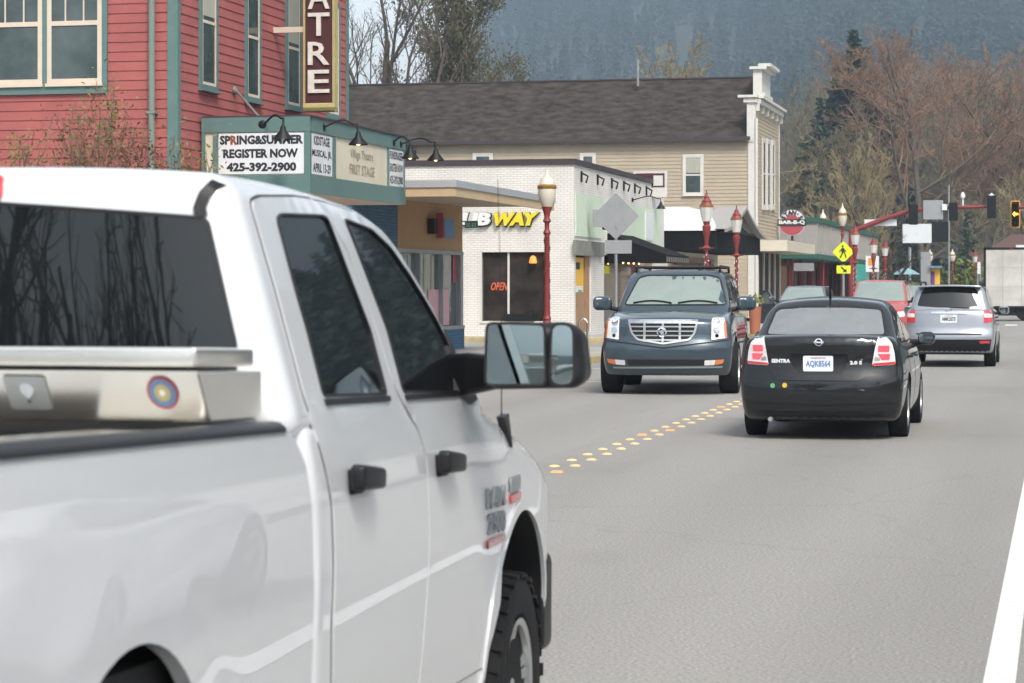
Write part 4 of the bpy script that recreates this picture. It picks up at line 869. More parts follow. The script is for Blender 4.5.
vs, fs = rbox(.905, .215, .022, .008, 6, 6, 4, fn); obj('box_lid', (vs, fs), M['alu'], tbx, smooth=40)
yb = lambda z: y0+.09-(z-1.435)/(1.553-1.435)*.09
def onback(x, z, d=0): return (x, yb(z)-.003-d, z)
def bp_(px, py): return tpy(px, py, .68)
m = MB(); a0 = bp_(8, 376); a1 = bp_(49, 410); 
Pk = rpoly([(a0[0], a1[1]), (a1[0], a1[1]), (a1[0], a0[1]), (a0[0], a0[1])], .008); m.prism(Pk, lambda x, z: onback(x, z, 0), lambda x, z: onback(x, z, .003)); lk_ = obj('latch_plate', m, M['steel'], tbb)
cx, cz = bp_(30, 390); m = MB()
P = [(cx+.016*math.cos(k*math.pi/8), cz+.016*math.sin(k*math.pi/8)) for k in range(16)]; m.prism(P, lambda x, z: onback(x, z, .003), lambda x, z: onback(x, z, .012)); m.prism([(cx-.004, cz-.03), (cx+.004, cz-.03), (cx+.004, cz), (cx-.004, cz)], lambda x, z: onback(x, z, .012), lambda x, z: onback(x, z, .015)); obj('lock', m, M['chrome'], lk_)
cx, cz = bp_(163.5, 393)
for r0, r1, mm, d in ((.0, .037, 'poster_red', .001), (.0, .031, 'poster_blue', .002), (.0, .019, 'gold_trim', .003), (0, .007, 'decal_white', .004)):
    m = MB(); P = [(cx+r1*math.cos(k*math.pi/12), cz+r1*math.sin(k*math.pi/12)) for k in range(24)]; m.prism(P, lambda x, z: onback(x, z, d-.0008), lambda x, z: onback(x, z, d)); obj('round_sticker', m, M[mm], tbb)
# ================================================================ GROUND
def sheet(name, x0, x1, y0, y1, z, m, nx=1, ny=1):
    mb = MB(); mb.quad((x0, y0, z), (x1, y0, z), (x1, y1, z), (x0, y1, z)); return struct(name, mb, m, fixn=False)
sheet('ground', -3000, 3000, -1500, 5000, -.06, M['grass'])
sheet('road', -60, 60, -60, 330, 0, M['asphalt'])
XF = -13.9; XK = -9.62
def yz(X, Zc): return (Zc+X*math.sin(TH)*1.0)/math.cos(TH) if False else (Zc-(-X)*math.sin(TH))/math.cos(TH)
Y1 = yz(-10, 57.5); Y2 = yz(-13.9, 69.0)
def pavement(name, x0, x1, y0, y1, kx=None):
    mb = MB(); mb.box((x0, y0, -.05), (x1, y1, .15)); o = struct(name, mb, M['concrete'], bevel=.02)
    mb = MB(); xk = x1 if kx == 'r' else x0; s = 1 if kx == 'r' else -1
    mb.box((xk-.0, y0-.15, -.05), (xk+s*.16, y1+.15, .153)); mb.box((x0, y0-.16, -.05), (x1, y0, .153)); mb.box((x0, y1, -.05), (x1, y1+.16, .153)); struct('kerb', mb, M['kerb_yellow'] if kx == 'r' else M['kerb'], bevel=.02)
pavement('pavement', -40, XK-.16, -40, Y1, 'r'); pavement('pavement', -40, XK-.16, Y2, 99, 'r'); pavement('pavement', -40, XK-.16, 118, 230, 'r')
pavement('pavement', 3.2, 30, -40, 70, 'l'); pavement('pavement', 3.2, 8, 130, 230, 'l')
mb = MB(); mb.quad((-.32, -20, .004), (-.19, -20, .004), (-.19, 98, .004), (-.32, 98, .004)); struct('edge_line', mb, M['line_white'], fixn=False)
mb = MB()
for X, Ya in ((-7.5, 46.5), (-7.5, 40.0), (-7.5, 53.0)): mb.quad((X-1.9, Ya, .004), (X, Ya, .004), (X, Ya+.12, .004), (X-1.9, Ya+.12, .004)); mb.quad((X-.06, Ya-.5, .008), (X+.06, Ya-.5, .008), (X+.06, Ya+.6, .008), (X-.06, Ya+.6, .008))
struct('parking_marks', mb, M['line_white'], fixn=False)
mb = MB()
for k in range(10): mb.quad((-9+k*.95, 100.5, .004), (-8.5+k*.95, 100.5, .004), (-8.5+k*.95, 103.5, .004), (-9+k*.95, 103.5, .004))
struct('crosswalk', mb, M['line_white'], fixn=False)
# ceramic road studs in two rows between the lanes
def stud(prof_r=.052):
    mb = MB(); mb.lathe([(prof_r, .0), (prof_r*.92, .007), (prof_r*.7, .013), (prof_r*.35, .017), (.003, .018)], (0, 0, 0), 16); return mb
s0 = None; refl0 = None
def stud_y(px, py): return onZ(px, py)
rowa = onZ(551.3, 466.7); rowb = onZ(559, 472.8); XA = -4.47; XB = -4.30
for row, (X, Ya, off) in enumerate(((XA, rowa.y, 6), (XB, rowb.y, 0))):
    for k in range(-2, 40):
        Y = Ya+k*.775
        if (k-off) % 8 == 0:
            if refl0 is None:
                mb = MB(); mb.add([(-.055, -.05, 0), (.055, -.05, 0), (.055, .05, 0), (-.055, .05, 0), (-.045, -.025, .018), (.045, -.025, .018), (.045, .025, .018), (-.045, .025, .018)], [(0, 3, 2, 1), (4, 5, 6, 7), (0, 1, 5, 4), (1, 2, 6, 5), (2, 3, 7, 6), (3, 0, 4, 7)])
                refl0 = obj('reflective_stud', mb, M['stud_orange']); o = refl0
            else: o = refl0.copy(); COL.objects.link(o)
            tag(o, 'square orange reflective stud among the round yellow studs of the centre line', 'road stud', 'orange reflective studs of the centre line')
        else:
            if s0 is None: s0 = obj('road_stud', stud(), M['stud_yellow'], smooth=60); o = s0
            else: o = s0.copy(); COL.objects.link(o)
            tag(o, 'round yellow ceramic stud in the double centre row', 'road stud', 'round yellow studs of the centre line')
        o.location = (X, Y, .001)
# ================================================================ BUILDING KIT
def siding(mb, p0, p1, z0, z1, pitch, nrm, t=.014):
    """lapped boards on the vertical face from p0 to p1 (xy), facing nrm"""
    n = Vector((nrm[0], nrm[1], 0)); a = Vector((*p0, 0)); b = Vector((*p1, 0)); z = z0; ln = (b-a).length
    while z < z1-1e-4:
        zt = min(z+pitch, z1); lo = n*t; 
        mb.quad(a+lo+Vector((0, 0, z)), b+lo+Vector((0, 0, z)), b+Vector((0, 0, zt)), a+Vector((0, 0, zt)))
        mb.quad(a+Vector((0, 0, z)), b+Vector((0, 0, z)), b+lo+Vector((0, 0, z)), a+lo+Vector((0, 0, z))); z = zt
class Face:
    """a vertical wall plane: u along it, v up, d out of it"""
    def __init__(s, o, u, n): s.o = Vector(o); s.u = Vector(u).normalized(); s.n = Vector(n).normalized()
    def __call__(s, u, v, d=0): return tuple(s.o+s.u*u+Vector((0, 0, v))+s.n*d)
    def box(s, mb, u0, u1, v0, v1, d0, d1):
        P = [s(u, v, d) for d in (d0, d1) for v in (v0, v1) for u in (u0, u1)]
        mb.add(P, [(0, 1, 3, 2), (4, 6, 7, 5), (0, 4, 5, 1), (2, 3, 7, 6), (0, 2, 6, 4), (1, 5, 7, 3)])
    def px(s, px, py):
        d = ray(px, py); k = (s.o-_C).dot(s.n)/d.dot(s.n); p = _C+d*k-s.o; return (p.dot(s.u), p.z+s.o.z)
def window(F, par, u0, u1, v0, v1, frame, trim=None, tw=.12, fw=.06, rail=True, munt=0, glass='houseglass', sill=True, curtain=False, dep=.05):
    root = MB()
    if trim:
        F.box(root, u0-tw, u1+tw, v1, v1+tw, .0, dep); F.box(root, u0-tw, u1+tw, v0-tw, v0, .0, dep); F.box(root, u0-tw, u0, v0, v1, 0, dep); F.box(root, u1, u1+tw, v0, v1, 0, dep)
        if sill: F.box(root, u0-tw*1.3, u1+tw*1.3, v0-tw*1.25, v0-tw, 0, dep+.05)
    else: F.box(root, u0-.02, u1+.02, v0-.05, v0, 0, dep+.03)
    w0 = obj('window', root, M[trim] if trim else M[frame], par)
    if rail is None: pass
    f = MB(); F.box(f, u0, u1, v1-fw, v1, .004, dep-.01); F.box(f, u0, u1, v0, v0+fw, .004, dep-.01); F.box(f, u0, u0+fw, v0+fw, v1-fw, .004, dep-.01); F.box(f, u1-fw, u1, v0+fw, v1-fw, .004, dep-.01)
    vm = (v0+v1)/2
    if rail: F.box(f, u0+fw, u1-fw, vm-fw*.5, vm+fw*.5, .004, dep-.008)
    for k in range(munt):
        um = u0+(k+1)*(u1-u0)/(munt+1); F.box(f, um-.012, um+.012, vm+fw*.5, v1-fw, .004, dep-.02)
    obj('window_frame', f, M[frame], w0)
    g = MB(); F.box(g, u0+fw*.5, u1-fw*.5, v0+fw*.5, v1-fw*.5, -.02, dep*.62); obj('pane', g, M[glass], w0)
    if curtain:
        g = MB(); F.box(g, u0+fw, u1-fw, vm+.1, v1-fw, dep*.62+.0005, dep*.62+.002); obj('curtain', g, M['curtain'], w0)
    return w0
# ---------------------------------------------------------------- RED THEATRE
YT = yz(XF, 38.6); YT2 = yz(XF, 47.8)
th = thing('theatre', 'red clapboard theatre with teal trim behind the white pickup', 'building', (XF, YT, .15))
FA = Face((XF, YT, 0), (1, 0, 0), (0, -1, 0)); FB = Face((XF, YT, 0), (0, 1, 0), (1, 0, 0))
HT = 9.4
m = MB(); m.box((XF-16, YT+.02, .15), (XF-.02, YT2, HT)); obj('core', m, M['red_siding'], th)
m = MB(); siding(m, (XF-16, YT), (XF, YT), .15, HT, .155, (0, -1)); obj('front_siding', m, M['red_siding'], th, fixn=False)
m = MB(); siding(m, (XF, YT), (XF, YT2), .15, HT, .155, (1, 0)); obj('side_siding', m, M['red_siding'], th, fixn=False)
m = MB(); m.box((XF-.14, YT-.035, .15), (XF+.035, YT+.12, HT)); obj('corner_board', m, M['teal_trim'], th); m = MB(); m.box((XF-.0, YT2-.12, .15), (XF+.035, YT2+.02, HT)); obj('corner_board', m, M['teal_trim'], th)
m = MB(); m.box((XF-16.2, YT-.3, HT), (XF+.3, YT2+.2, HT+.3)); obj('cornice', m, M['teal_trim'], th)
def W2(F, a, b, **k): (u0, _), (u1, _) = F.px(a[0], 100), F.px(b[0], 100); v1 = F.px(a[0], a[1])[1]; v0 = F.px(b[0], b[1])[1]; return window(F, th, u0, u1, v0, v1, **k)
# big double window on the front
v0 = FA.px(0, 85)[1]; v1 = v0+1.95
u = [FA.px(x, 80)[0] for x in (-12, 43.5, 48.5, 103)]
m = MB(); FA.box(m, u[0]-.1, u[3]+.09, v0-.17, v0, 0, .06); FA.box(m, u[3], u[3]+.09, v0, v1+.1, 0, .055); FA.box(m, u[1], u[2], v0, v1+.1, 0, .055); FA.box(m, u[0]-.1, u[3]+.09, v1, v1+.12, 0, .057); FA.box(m, u[0]-.1, u[0], v0, v1, 0, .055); obj('window_surround', m, M['teal_trim'], th)
for a, b in ((u[0], u[1]), (u[2], u[3])): window(FA, th, a, b, v0, v1, 'cream_trim', fw=.075, munt=2, dep=.07)
for k, (xa, xb, yb_) in enumerate(((200, 214, 84), (245.5, 257.5, 96), (286, 298, 104))):
    (ua, va), (ub, _) = FB.px(xa, yb_), FB.px(xb, yb_); window(FB, th, ua, ub, va, va+2.1, 'cream_trim', trim='teal_trim', tw=.09, fw=.05, curtain=(k != 1))
(ua, va), (ub, _) = FB.px(327, 113), FB.px(337, 113); window(FB, th, ua, ub, va, va+2.1, 'cream_trim', trim='teal_trim', tw=.09, fw=.05)
a = FA.px(154, 80); m = MB(); m.tube([FA(a[0], .15, .10), FA(a[0], HT-.1, .10)], .055, 12); dpp = obj('downpipe', m, M['grey_green'], th, smooth=50)
m = MB(); 
for z in (2.2, 4.4, 6.6): FA.box(m, a[0]-.075, a[0]+.075, z, z+.04, 0, .16)
obj('pipe_bracket', m, M['grey_green'], dpp)
# marquee on the side face
XM = -12.02; YM = YT+1.08; YM2 = yz(XM, 44.9); ZM0, ZM1 = 3.15, 4.40
mq = thing('marquee', 'teal and cream theatre marquee with changeable letter boards, above the pickup roof', 'marquee', (XF, YM, ZM0))
m = MB(); m.box((XF+.04, YM, ZM0), (XM, YM2, ZM1-.05)); mc = obj('marquee_box', m, M['cream'], mq)
F1 = Face((XF, YM, 0), (1, 0, 0), (0, -1, 0)); F2_ = Face((XM, YM, 0), (0, 1, 0), (1, 0, 0)); W1 = XM-XF; Wd = YM2-YM
m = MB()
for F, ww in ((F1, W1), (F2_, Wd)):
    e = .035 if F is F1 else .0
    F.box(m, .04, ww+e, ZM1-.24, ZM1, .0, .035); F.box(m, .04 if F is F1 else 0, ww+e, ZM0, ZM0+.30, .0, .035)
F1.box(m, .04, .10, ZM0+.3, ZM1-.24, 0, .03); F1.box(m, .24, .32, ZM0+.3, ZM1-.24, 0, .03); F1.box(m, W1-.07, W1+.03, ZM0+.3, ZM1-.24, 0, .03)
for q in (0, 1.26, 1.36, Wd-1.15, Wd-.09): F2_.box(m, q, q+.07, ZM0+.3, ZM1-.24, 0, .03)
obj('marquee_trim', m, M['teal_trim'], mq)
m = MB(); m.box((XF+.04, YM-.03, ZM1), (XM+.06, YM2+.03, ZM1+.03)); obj('marquee_cap', m, M['dark_trim'], mq)
b0, b1 = ZM0+.32, ZM1-.26
def board(F, u0, u1, lines, nm='letter_board', tm='sign_text'):
    m = MB(); F.box(m, u0, u1, b0, b1, 0, .018); bd = obj(nm, m, M['sign_white'], mq); m = MB(); n = len(lines); hh = (b1-b0)/n
    for i, (t, ia, ib) in enumerate(lines):
        vb = b1-(i+1)*hh+hh*.17; text_on(m, t, lambda x, y, d: F(x, y, .021+d), u0+(u1-u0)*ia, u0+(u1-u0)*ib, vb, vb+hh*.68, weight=.05 if n < 4 and u1-u0 > 1.2 else .025)
    obj('letters', m, M[tm], bd); return bd
bd = board(F1, .34, W1-.07, [('SPRING&SUMMER', .01, .99), ('REGISTER NOW', .05, .93), ('425-392-2900', .09, .91)])
m = MB(); hh = (b1-b0)/3; L_ = (W1-.41)*.98; tx = lambda q: max(v[0] for v in text_shape(q, .035)[0]); ta = min(v[0] for v in text_shape('S', .035)[0]); fw_ = tx('SPRING&SUMMER')-ta; rw_ = tx('R')-min(v[0] for v in text_shape('R', .035)[0]); ra = (tx('SPR')-rw_-ta)/fw_; rb_ = (tx('SPR')-ta)/fw_; text_on(m, 'R', lambda x, y, d: F1(x, y, .024), .34+(W1-.41)*.01+L_*ra, .34+(W1-.41)*.01+L_*rb_, b1-hh*.83, b1-hh*.15, weight=.035); obj('red_letter', m, M['text_red'], bd)
board(F2_, .08, 1.25, [('KIDSTAGE', .12, .86), ('MUSICAL, JR.', .04, .96), ('APRIL 13-29', .08, .92)])
board(F2_, Wd-1.07, Wd-.1, [('FUNDRAISER', .06, .96), ('EASTER NOW', .06, .96), ('425-392-2900', .06, .96)])
m = MB(); text_on(m, 'Village Theatre', lambda x, y, d: F2_(x, y, .008), 2.35, 3.75, ZM0+.66, ZM0+.86, weight=.01); text_on(m, 'FIRST STAGE', lambda x, y, d: F2_(x, y, .008), 2.3, 3.85, ZM0+.42, ZM0+.60, weight=.01); obj('painted_letters', m, mat('faded_paint', (.34, .29, .22), .8), mq)
# blade sign
bs = thing('blade_sign', 'tall dark red vertical sign with white letters on the side of the theatre', 'sign', (XF, yz(XF, 43.3), 5.0))
YB = yz(XF, 43.3)
FS = Face((XF, YB, 0), (1, 0, 0), (0, -1, 0)); ua, va = FS.px(303.5, 108); ub, _ = FS.px(334.5, 108)
m = MB(); FS.box(m, ua+.03, ub-.03, va+.05, 9.9, -.16, 0); obj('sign_panel', m, M['maroon'], bs)
m = MB(); FS.box(m, ua, ua+.035, va, 9.9, -.17, .02); FS.box(m, ub-.035, ub+.01, va, 9.9, -.17, .02); m.tube([FS(ua, va+.02, -.07), FS(ub, va+.02, -.07)], .10, 10); obj('sign_edge', m, M['gold_trim'], bs)
m = MB()
for ch, ya, yb2 in (('R', 42, 65), ('E', 70, 93), ('T', 13, 36), ('A', -17, 9), ('E', -46, -22), ('H', -75, -51)):
    z0_, z1_ = FS.px(315, yb2)[1], FS.px(315, ya)[1]; text_on(m, ch, lambda x, y, d: FS(x, y, .004+d), ua+.09, ub-.09, z0_, z1_, weight=.012, thick=.03)
obj('sign_letter', m, M['letter_white'], bs)
m = MB(); q = FS.px(272, 30); q2 = FS.px(303, 30); FS.box(m, 0, ua, q[1]-.05, q[1]+.05, -.12, -.02); q = FS.px(272, 72); obj('sign_bracket', m, M['cream_trim'], bs)
m = MB(); m.tube([FB(*FB.px(233, 90), .02), FB(*FB.px(233, 90), .06)], .07, 8); p0 = FB(*FB.px(233, 90), .05); p1 = onX(259, 117, XF+.75); m.tube([p0, p1], .02, 6); obj('stay_rod', m, M['steel'], mq)
# gooseneck lamps
def gooseneck(F, u, v, reach, label, lit, side=0.):
    g = thing('gooseneck_lamp', label, 'lamp', F(u, v, 0), 0, 'gooseneck lamps over the marquee')
    m = MB(); m.lathe([(.08, 0), (.08, .03), (.03, .06)], (0, 0, 0), 14) 
    n = F.n; P = Matrix.Translation(Vector(F(u, v, 0))) @ n.to_track_quat('Z', 'Y').to_matrix().to_4x4(); m.v = [tuple(P @ Vector(p)) for p in m.v]; obj('wall_plate', m, M['iron'], g, smooth=40)
    pts = [F(u+side*t, v+.16*math.sin(min(1, t*1.15)*math.pi*.9)*(.25+t)-.02*0, reach*t) for t in np.linspace(0, 1, 10)]; pts.append(F(u+side, v-.10, reach+.02)); m = MB(); m.tube(pts, .018, 8); obj('swan_neck', m, M['iron'], g, smooth=60)
    c0 = Vector(F(u+side, v-.10, reach+.02)); m = MB(); m.lathe([(.03, .04), (.045, .0), (.055, -.05), (.16, -.17), (.165, -.19), (.14, -.17), (.02, -.03)], c0, 18); obj('lamp_shade', m, M['iron'], g, smooth=40)
    m = MB(); m.lathe([(.01, -.10), (.045, -.13), (.05, -.17), (.01, -.2)], c0, 12); obj('bulb', m, M['warm_bulb'] if lit else M['globe'], g, smooth=60)
gooseneck(F1, F1.px(263, 125)[0], ZM1-.12, .6, 'gooseneck lamp in front of the phone number board, unlit', False, .55)
gooseneck(F2_, F2_.px(322, 128)[0], ZM1-.13, .55, 'gooseneck lamp at the middle of the marquee side, glowing on the cream panel', True, .2)
gooseneck(F2_, F2_.px(392, 141)[0], ZM1-.14, .30, 'nearer of the two lit gooseneck lamps at the far end of the marquee', True, .1)
gooseneck(F2_, F2_.px(399, 141)[0], ZM1-.14, .58, 'farther gooseneck lamp at the far end of the marquee, sticking out furthest', True, .4)
# ---------------------------------------------------------------- OCHRE CORNER SHOP
YO = YT2+.05; YO2 = yz(XF, 57)
sh = thing('corner_shop', 'ochre corner shop with flat canopy and blue brick pillar, past the theatre', 'building', (XF, YO, .15))
FO_ = Face((XF, YO, 0), (0, 1, 0), (1, 0, 0)); WO = YO2-YO
m = MB(); m.box((XF-12, YO, .15), (XF-.35, YO2, 3.75)); obj('core', m, M['ochre'], sh)
zs0 = FO_.px(430, 250)[1]; zs1 = 3.72; ub_ = FO_.px(395, 240)[0]
m = MB(); FO_.box(m, 0, WO, zs0, zs1, -.35, 0); obj('fascia_wall', m, M['ochre'], sh)
m = MB(); FO_.box(m, 0, ub_, .15, zs1-.02, -.3, .06); FO_.box(m, ub_, WO-.02, .15, .62, -.3, .05); obj('blue_brick_base', m, M['blue_brick'], sh)
m = MB(); FO_.box(m, WO-.25, WO, .62, zs0, -.3, .02); FO_.box(m, ub_, WO, zs0-.08, zs0, -.2, .03); FO_.box(m, ub_, WO, .62, .70, -.2, .06)
for q in (.34, .68): uu = lerp(ub_, WO, q); FO_.box(m, uu-.03, uu+.03, .7, zs0-.08, -.15, .02)
sf = obj('shopfront_frame', m, M['steel'], sh)
m = MB(); FO_.box(m, ub_, WO-.25, .7, zs0-.08, -.12, -.10); obj('shop_glass', m, M['houseglass'], sh)
m = MB(); FO_.box(m, WO*.70, WO*.90, .72, 1.55, -.095, -.085); obj('window_patch', m, M['poster_pink'], sh)  # coloured patches put in for the reflections in this shop window
m = MB(); FO_.box(m, WO*.935, WO*.965, 1.7, 2.5, -.095, -.08); obj('window_patch', m, M['poster_red'], sh)
m = MB(); FO_.box(m, WO*.93, WO*.965, 2.5, 2.85, -.095, -.08); obj('window_patch', m, M['sign_yellow'], sh)
m = MB()
for k in range(7): uu = lerp(ub_, WO*.8, k/6); FO_.box(m, uu, uu+.25, .75, zs0-.12, -.097, -.09)
obj('curtain', m, M['curtain'], sh)
XC = -11.7; m = MB(); m.box((XF-.3, YO, 3.50), (XC, YO2+.0, 3.53)); obj('canopy_soffit', m, M['soffit'], sh)
m = MB(); m.box((XF-11, YO-.02, 3.40), (XC+.02, YO+.06, 3.58)); m.box((XC-.06, YO+.06, 3.40), (XC+.02, YO2+.02, 3.58)); obj('canopy_fascia', m, M['ochre_light'], sh)
m = MB(); m.box((XF-11, YO-.05, 3.58), (XC+.05, YO+.1, 3.72)); m.box((XC-.1, YO+.1, 3.58), (XC+.05, YO2+.05, 3.72)); m.box((XF-11, YO+.1, 3.64), (XC-.1, YO2, 3.68)); obj('canopy_flashing', m, M['flashing'], sh)
hs_ = thing('hanging_sign', 'small blue and white poster sign with a dark bracket on the ochre wall', 'sign', FO_(3.0, 2.9, 0))
uu, vv = FO_.px(431, 226); m = MB(); FO_.box(m, uu+.25, uu+1.15, vv-.26, vv+.18, .20, .25); obj('sign_board', m, M['poster_blue'], hs_)
m = MB(); text_on(m, 'SHOP', lambda x, y, d: FO_(x, y, .125), uu+.15, uu+1.0, vv-.02, vv+.16) if False else FO_.box(m, uu-.35, uu-.05, vv-.18, vv+.16, .02, .16); obj('sign_bracket', m, M['iron'], hs_)
m = MB(); FO_.box(m, uu+.10, uu+.16, vv-.27, vv+.30, .10, .25); obj('sign_edge', m, M['poster_red'], hs_)
st = thing('street_name_sign', 'tiny teal street name sign at the corner of the ochre shop', 'sign', (XF+.3, YO2, 3.0))
FG = Face((XF+.05, YO2+.1, 0), (1, 0, 0), (0, -1, 0)); a = FG.px(465, 228); b = FG.px(478, 222); m = MB(); FG.box(m, a[0], b[0], a[1], b[1], 0, .02); o = obj('sign_plate', m, M['sign_teal'], st)
m = MB(); text_on(m, 'SE ST', lambda x, y, d: FG(x, y, .023), a[0]+.03, b[0]-.03, a[1]+.03, b[1]-.03); obj('sign_text', m, M['decal_white'], st)
m = MB(); FG.box(m, -.1, b[0], b[1], b[1]+.03, .0, .02); obj('sign_arm', m, M['steel'], st)
# ---------------------------------------------------------------- WHITE BRICK SANDWICH SHOP
YS = yz(XF, 70); YS2 = yz(XF, 85.8); HS = 5.2
sb = thing('sandwich_shop', 'white brick sandwich shop across the side street with dark parapet line', 'building', (XF, YS, .15))
F3 = Face((XF, YS, 0), (1, 0, 0), (0, -1, 0)); F4 = Face((XF, YS, 0), (0, 1, 0), (1, 0, 0))
a = F3.px(482, 321); b = F3.px(545, 252)
def wall_holes(F, u0, u1, v0, v1, holes, d=.25, step=.5):
    V, Fc = fill2d([(u0, v0), (u1, v0), (u1, v1), (u0, v1)], holes, 2.0); m = MB(); n = len(V)
    m.add([F(x, y, 0) for x, y in V]+[F(x, y, -d) for x, y in V], Fc+[tuple(i+n for i in q) for q in Fc]+[(p, p+n, q+n, q) for p, q in rim_edges(Fc)]); return m
R1 = [(a[0], a[1]), (b[0], a[1]), (b[0], b[1]), (a[0], b[1])]
obj('front_wall', wall_holes(F3, -15, 0, .15, HS, [R1]), M['white_brick'], sb)
g0, g1 = F4.px(574, 326), F4.px(591, 255)
R2 = [(g0[0]+.05, .25), (g1[0], .25), (g1[0], g1[1]), (g0[0]+.05, g1[1])]; e0 = F4.px(604, 300)[0]; e1 = F4.px(655, 300)[0]; R3 = [(e0, .3), (e1, .3), (e1, 2.6), (e0, 2.6)]
m4 = wall_holes(F4, .25, YS2-YS, .15, HS, [R2, R3]); obj('side_wall', m4, M['white_brick'], sb)
m = MB(); m.box((XF-15, YS2-.3, .15), (XF-.25, YS2, HS)); m.box((XF-15, YS+.25, .15), (XF-14.7, YS2-.3, HS)); m.box((XF-14.7, YS+.25, HS-.6), (XF-.25, YS2-.3, HS-.5)); m.box((XF-14.7, YS+.26, .1), (XF-.26, YS2-.31, .2)); m.box((XF-14.7, YS+4.5, .2), (XF-.3, YS+4.6, HS-.6)); obj('inner_walls', m, M['brown'], sb)
m = MB(); m.box((XF-15.05, YS-.06, HS-.02), (XF+.06, YS+.3, HS+.14)); m.box((XF-.3, YS+.3, HS-.02), (XF+.06, YS2+.05, HS+.14)); obj('parapet_cap', m, M['dark_trim'], sb)
m = MB(); F3.box(m, a[0]-.06, b[0]+.06, a[1]-.07, a[1], -.05, .03); F3.box(m, a[0]-.06, b[0]+.06, b[1], b[1]+.05, -.05, .02); F3.box(m, a[0]-.06, a[0], a[1], b[1], -.05, .02); F3.box(m, b[0], b[0]+.06, a[1], b[1], -.05, .02); mm_ = lerp(a[0], b[0], .415); F3.box(m, mm_-.03, mm_+.03, a[1], b[1], -.1, -.05)
wf = obj('shop_window', m, M['white_trim'], sb); m = MB(); F3.box(m, *(R1[0][0], R1[1][0]), a[1], b[1], -.13, -.12); obj('pane', m, M['shopglass'], wf)
m = MB(); q = F3.px(498, 286); text_on(m, 'OPEN', lambda x, y, d: F3(x, y, -.115), q[0]-.24, q[0]+.26, q[1]-.13, q[1]+.11, weight=.02, shear=.2); obj('neon_sign', m, mat('neon', (.5, .10, .05), .5, emit=(1, .12, .04), es=.12), wf)
m = MB(); q = F3.px(533, 260); m.lathe([(.10, -.1), (.12, -.08), (.09, .08), (.03, .13)], F3(q[0], q[1], -.0), 12); o = obj('pendant_lamp', m, mat('orange_glass', (.6, .2, .04), .4, emit=(1, .3, .06), es=.5), wf); o.location = (0, -.0, 0)
m = MB(); q = F3.px(520, 316); F3.box(m, q[0]-.4, q[0]+.45, q[1]-.15, q[1]+.06, .03, .3); obj('window_planter', m, M['iron'], sb)
# sign on the front wall
s1 = thing('wall_sign', 'white and yellow slanted letter sign on the white brick wall', 'sign', F3(-1.5, 3.5, 0))
def word(s, xa, xb, mm, nm):
    p0 = F3.px(xa, 226); p1 = F3.px(xb, 212.3); m = MB(); text_on(m, s, lambda x, y, d: F3(x, y, .06+d*1.), p0[0], p1[0], p0[1], p1[1], weight=.06, shear=.28, thick=.10); obj(nm, m, M[mm], s1)
    m = MB(); text_on(m, s, lambda x, y, d: F3(x, y, .04+d), p0[0]-.015, p1[0]+.04, p0[1]-.04, p1[1]+.01, weight=.075, shear=.28, thick=.02); obj(nm+'_edge', m, M['seam'], s1)
word('SUB', 452, 492, 'white_letter', 'white_letters'); word('WAY', 493, 538, 'yellow_letter', 'yellow_letters')
# side face: pale panels, brackets, door glass, pier, awning
m = MB(); 
for (xa, xb, ya, yb2) in ((575, 601, 193, 236), (606, 660, 201, 244)):
    p = F4.px(xa, yb2); q = F4.px(xb, 210); F4.box(m, p[0], q[0], F4.px(xa, yb2)[1], F4.px(xa, ya)[1], 0, .03)
obj('pale_panel', m, M['panel_green'], sb)
m = MB(); p = F4.px(573, 255); q = F4.px(601, 255); F4.box(m, p[0], q[0], p[1], F4.px(573, 240)[1], 0, .12); obj('lintel', m, mat('lintel', (.20, .20, .17), .8, var=.2), sb)
m = MB(); F4.box(m, R2[0][0], R2[1][0], .25, R2[2][1], -.12, -.11); F4.box(m, e0, e1, .3, 2.6, -.12, -.11); obj('shop_glass', m, M['shopglass'], sb)
m = MB(); F4.box(m, lerp(R2[0][0], R2[1][0], .02), lerp(R2[0][0], R2[1][0], .72), F4.px(574, 300)[1], F4.px(574, 257)[1], -.105, -.09); ps = obj('food_poster', m, M['poster_yellow'], sb)
m = MB(); F4.box(m, lerp(R2[0][0], R2[1][0], .1), lerp(R2[0][0], R2[1][0], .66), F4.px(574, 299)[1], F4.px(574, 286)[1], -.088, -.085); obj('poster_band', m, M['sign_white'], ps)
m = MB(); F4.box(m, lerp(R2[0][0], R2[1][0], .38), lerp(R2[0][0], R2[1][0], .6), F4.px(574, 297)[1], F4.px(574, 290)[1], -.084, -.082); obj('poster_seal', m, M['poster_green'], ps)
m = MB(); F4.box(m, lerp(R2[0][0], R2[1][0], .05), lerp(R2[0][0], R2[1][0], .5), F4.px(574, 269)[1], F4.px(574, 262)[1], -.088, -.085); obj('poster_caption', m, M['sign_text'], ps)
m = MB(); F4.box(m, lerp(R2[0][0], R2[1][0], .74), R2[1][0], .25, R2[2][1], -.10, -.05); F4.box(m, R2[0][0], lerp(R2[0][0], R2[1][0], .7), .25, 1.45, -.10, -.06); obj('wood_panel', m, mat('wood_panel', (.33, .19, .10), .7, var=.15), sb)
m = MB()
for k in range(7):
    px = (580.7, 597, 611.2, 623.2, 634.2, 645.8, 657.8)[k]; py = (178, 181, 184.5, 187, 189.5, 192, 194)[k]; p = F4.px(px, py)
    m = MB(); F4.box(m, p[0]-.05, p[0]+.05, p[1]-.12, p[1]+.20, 0, .05); m.tube([F4(p[0], p[1]+.15, .03), F4(p[0], p[1]+.05, .22), F4(p[0], p[1]-.15, .16)], .03, 6)
    obj('cornice_bracket', m, M['iron'], sb)
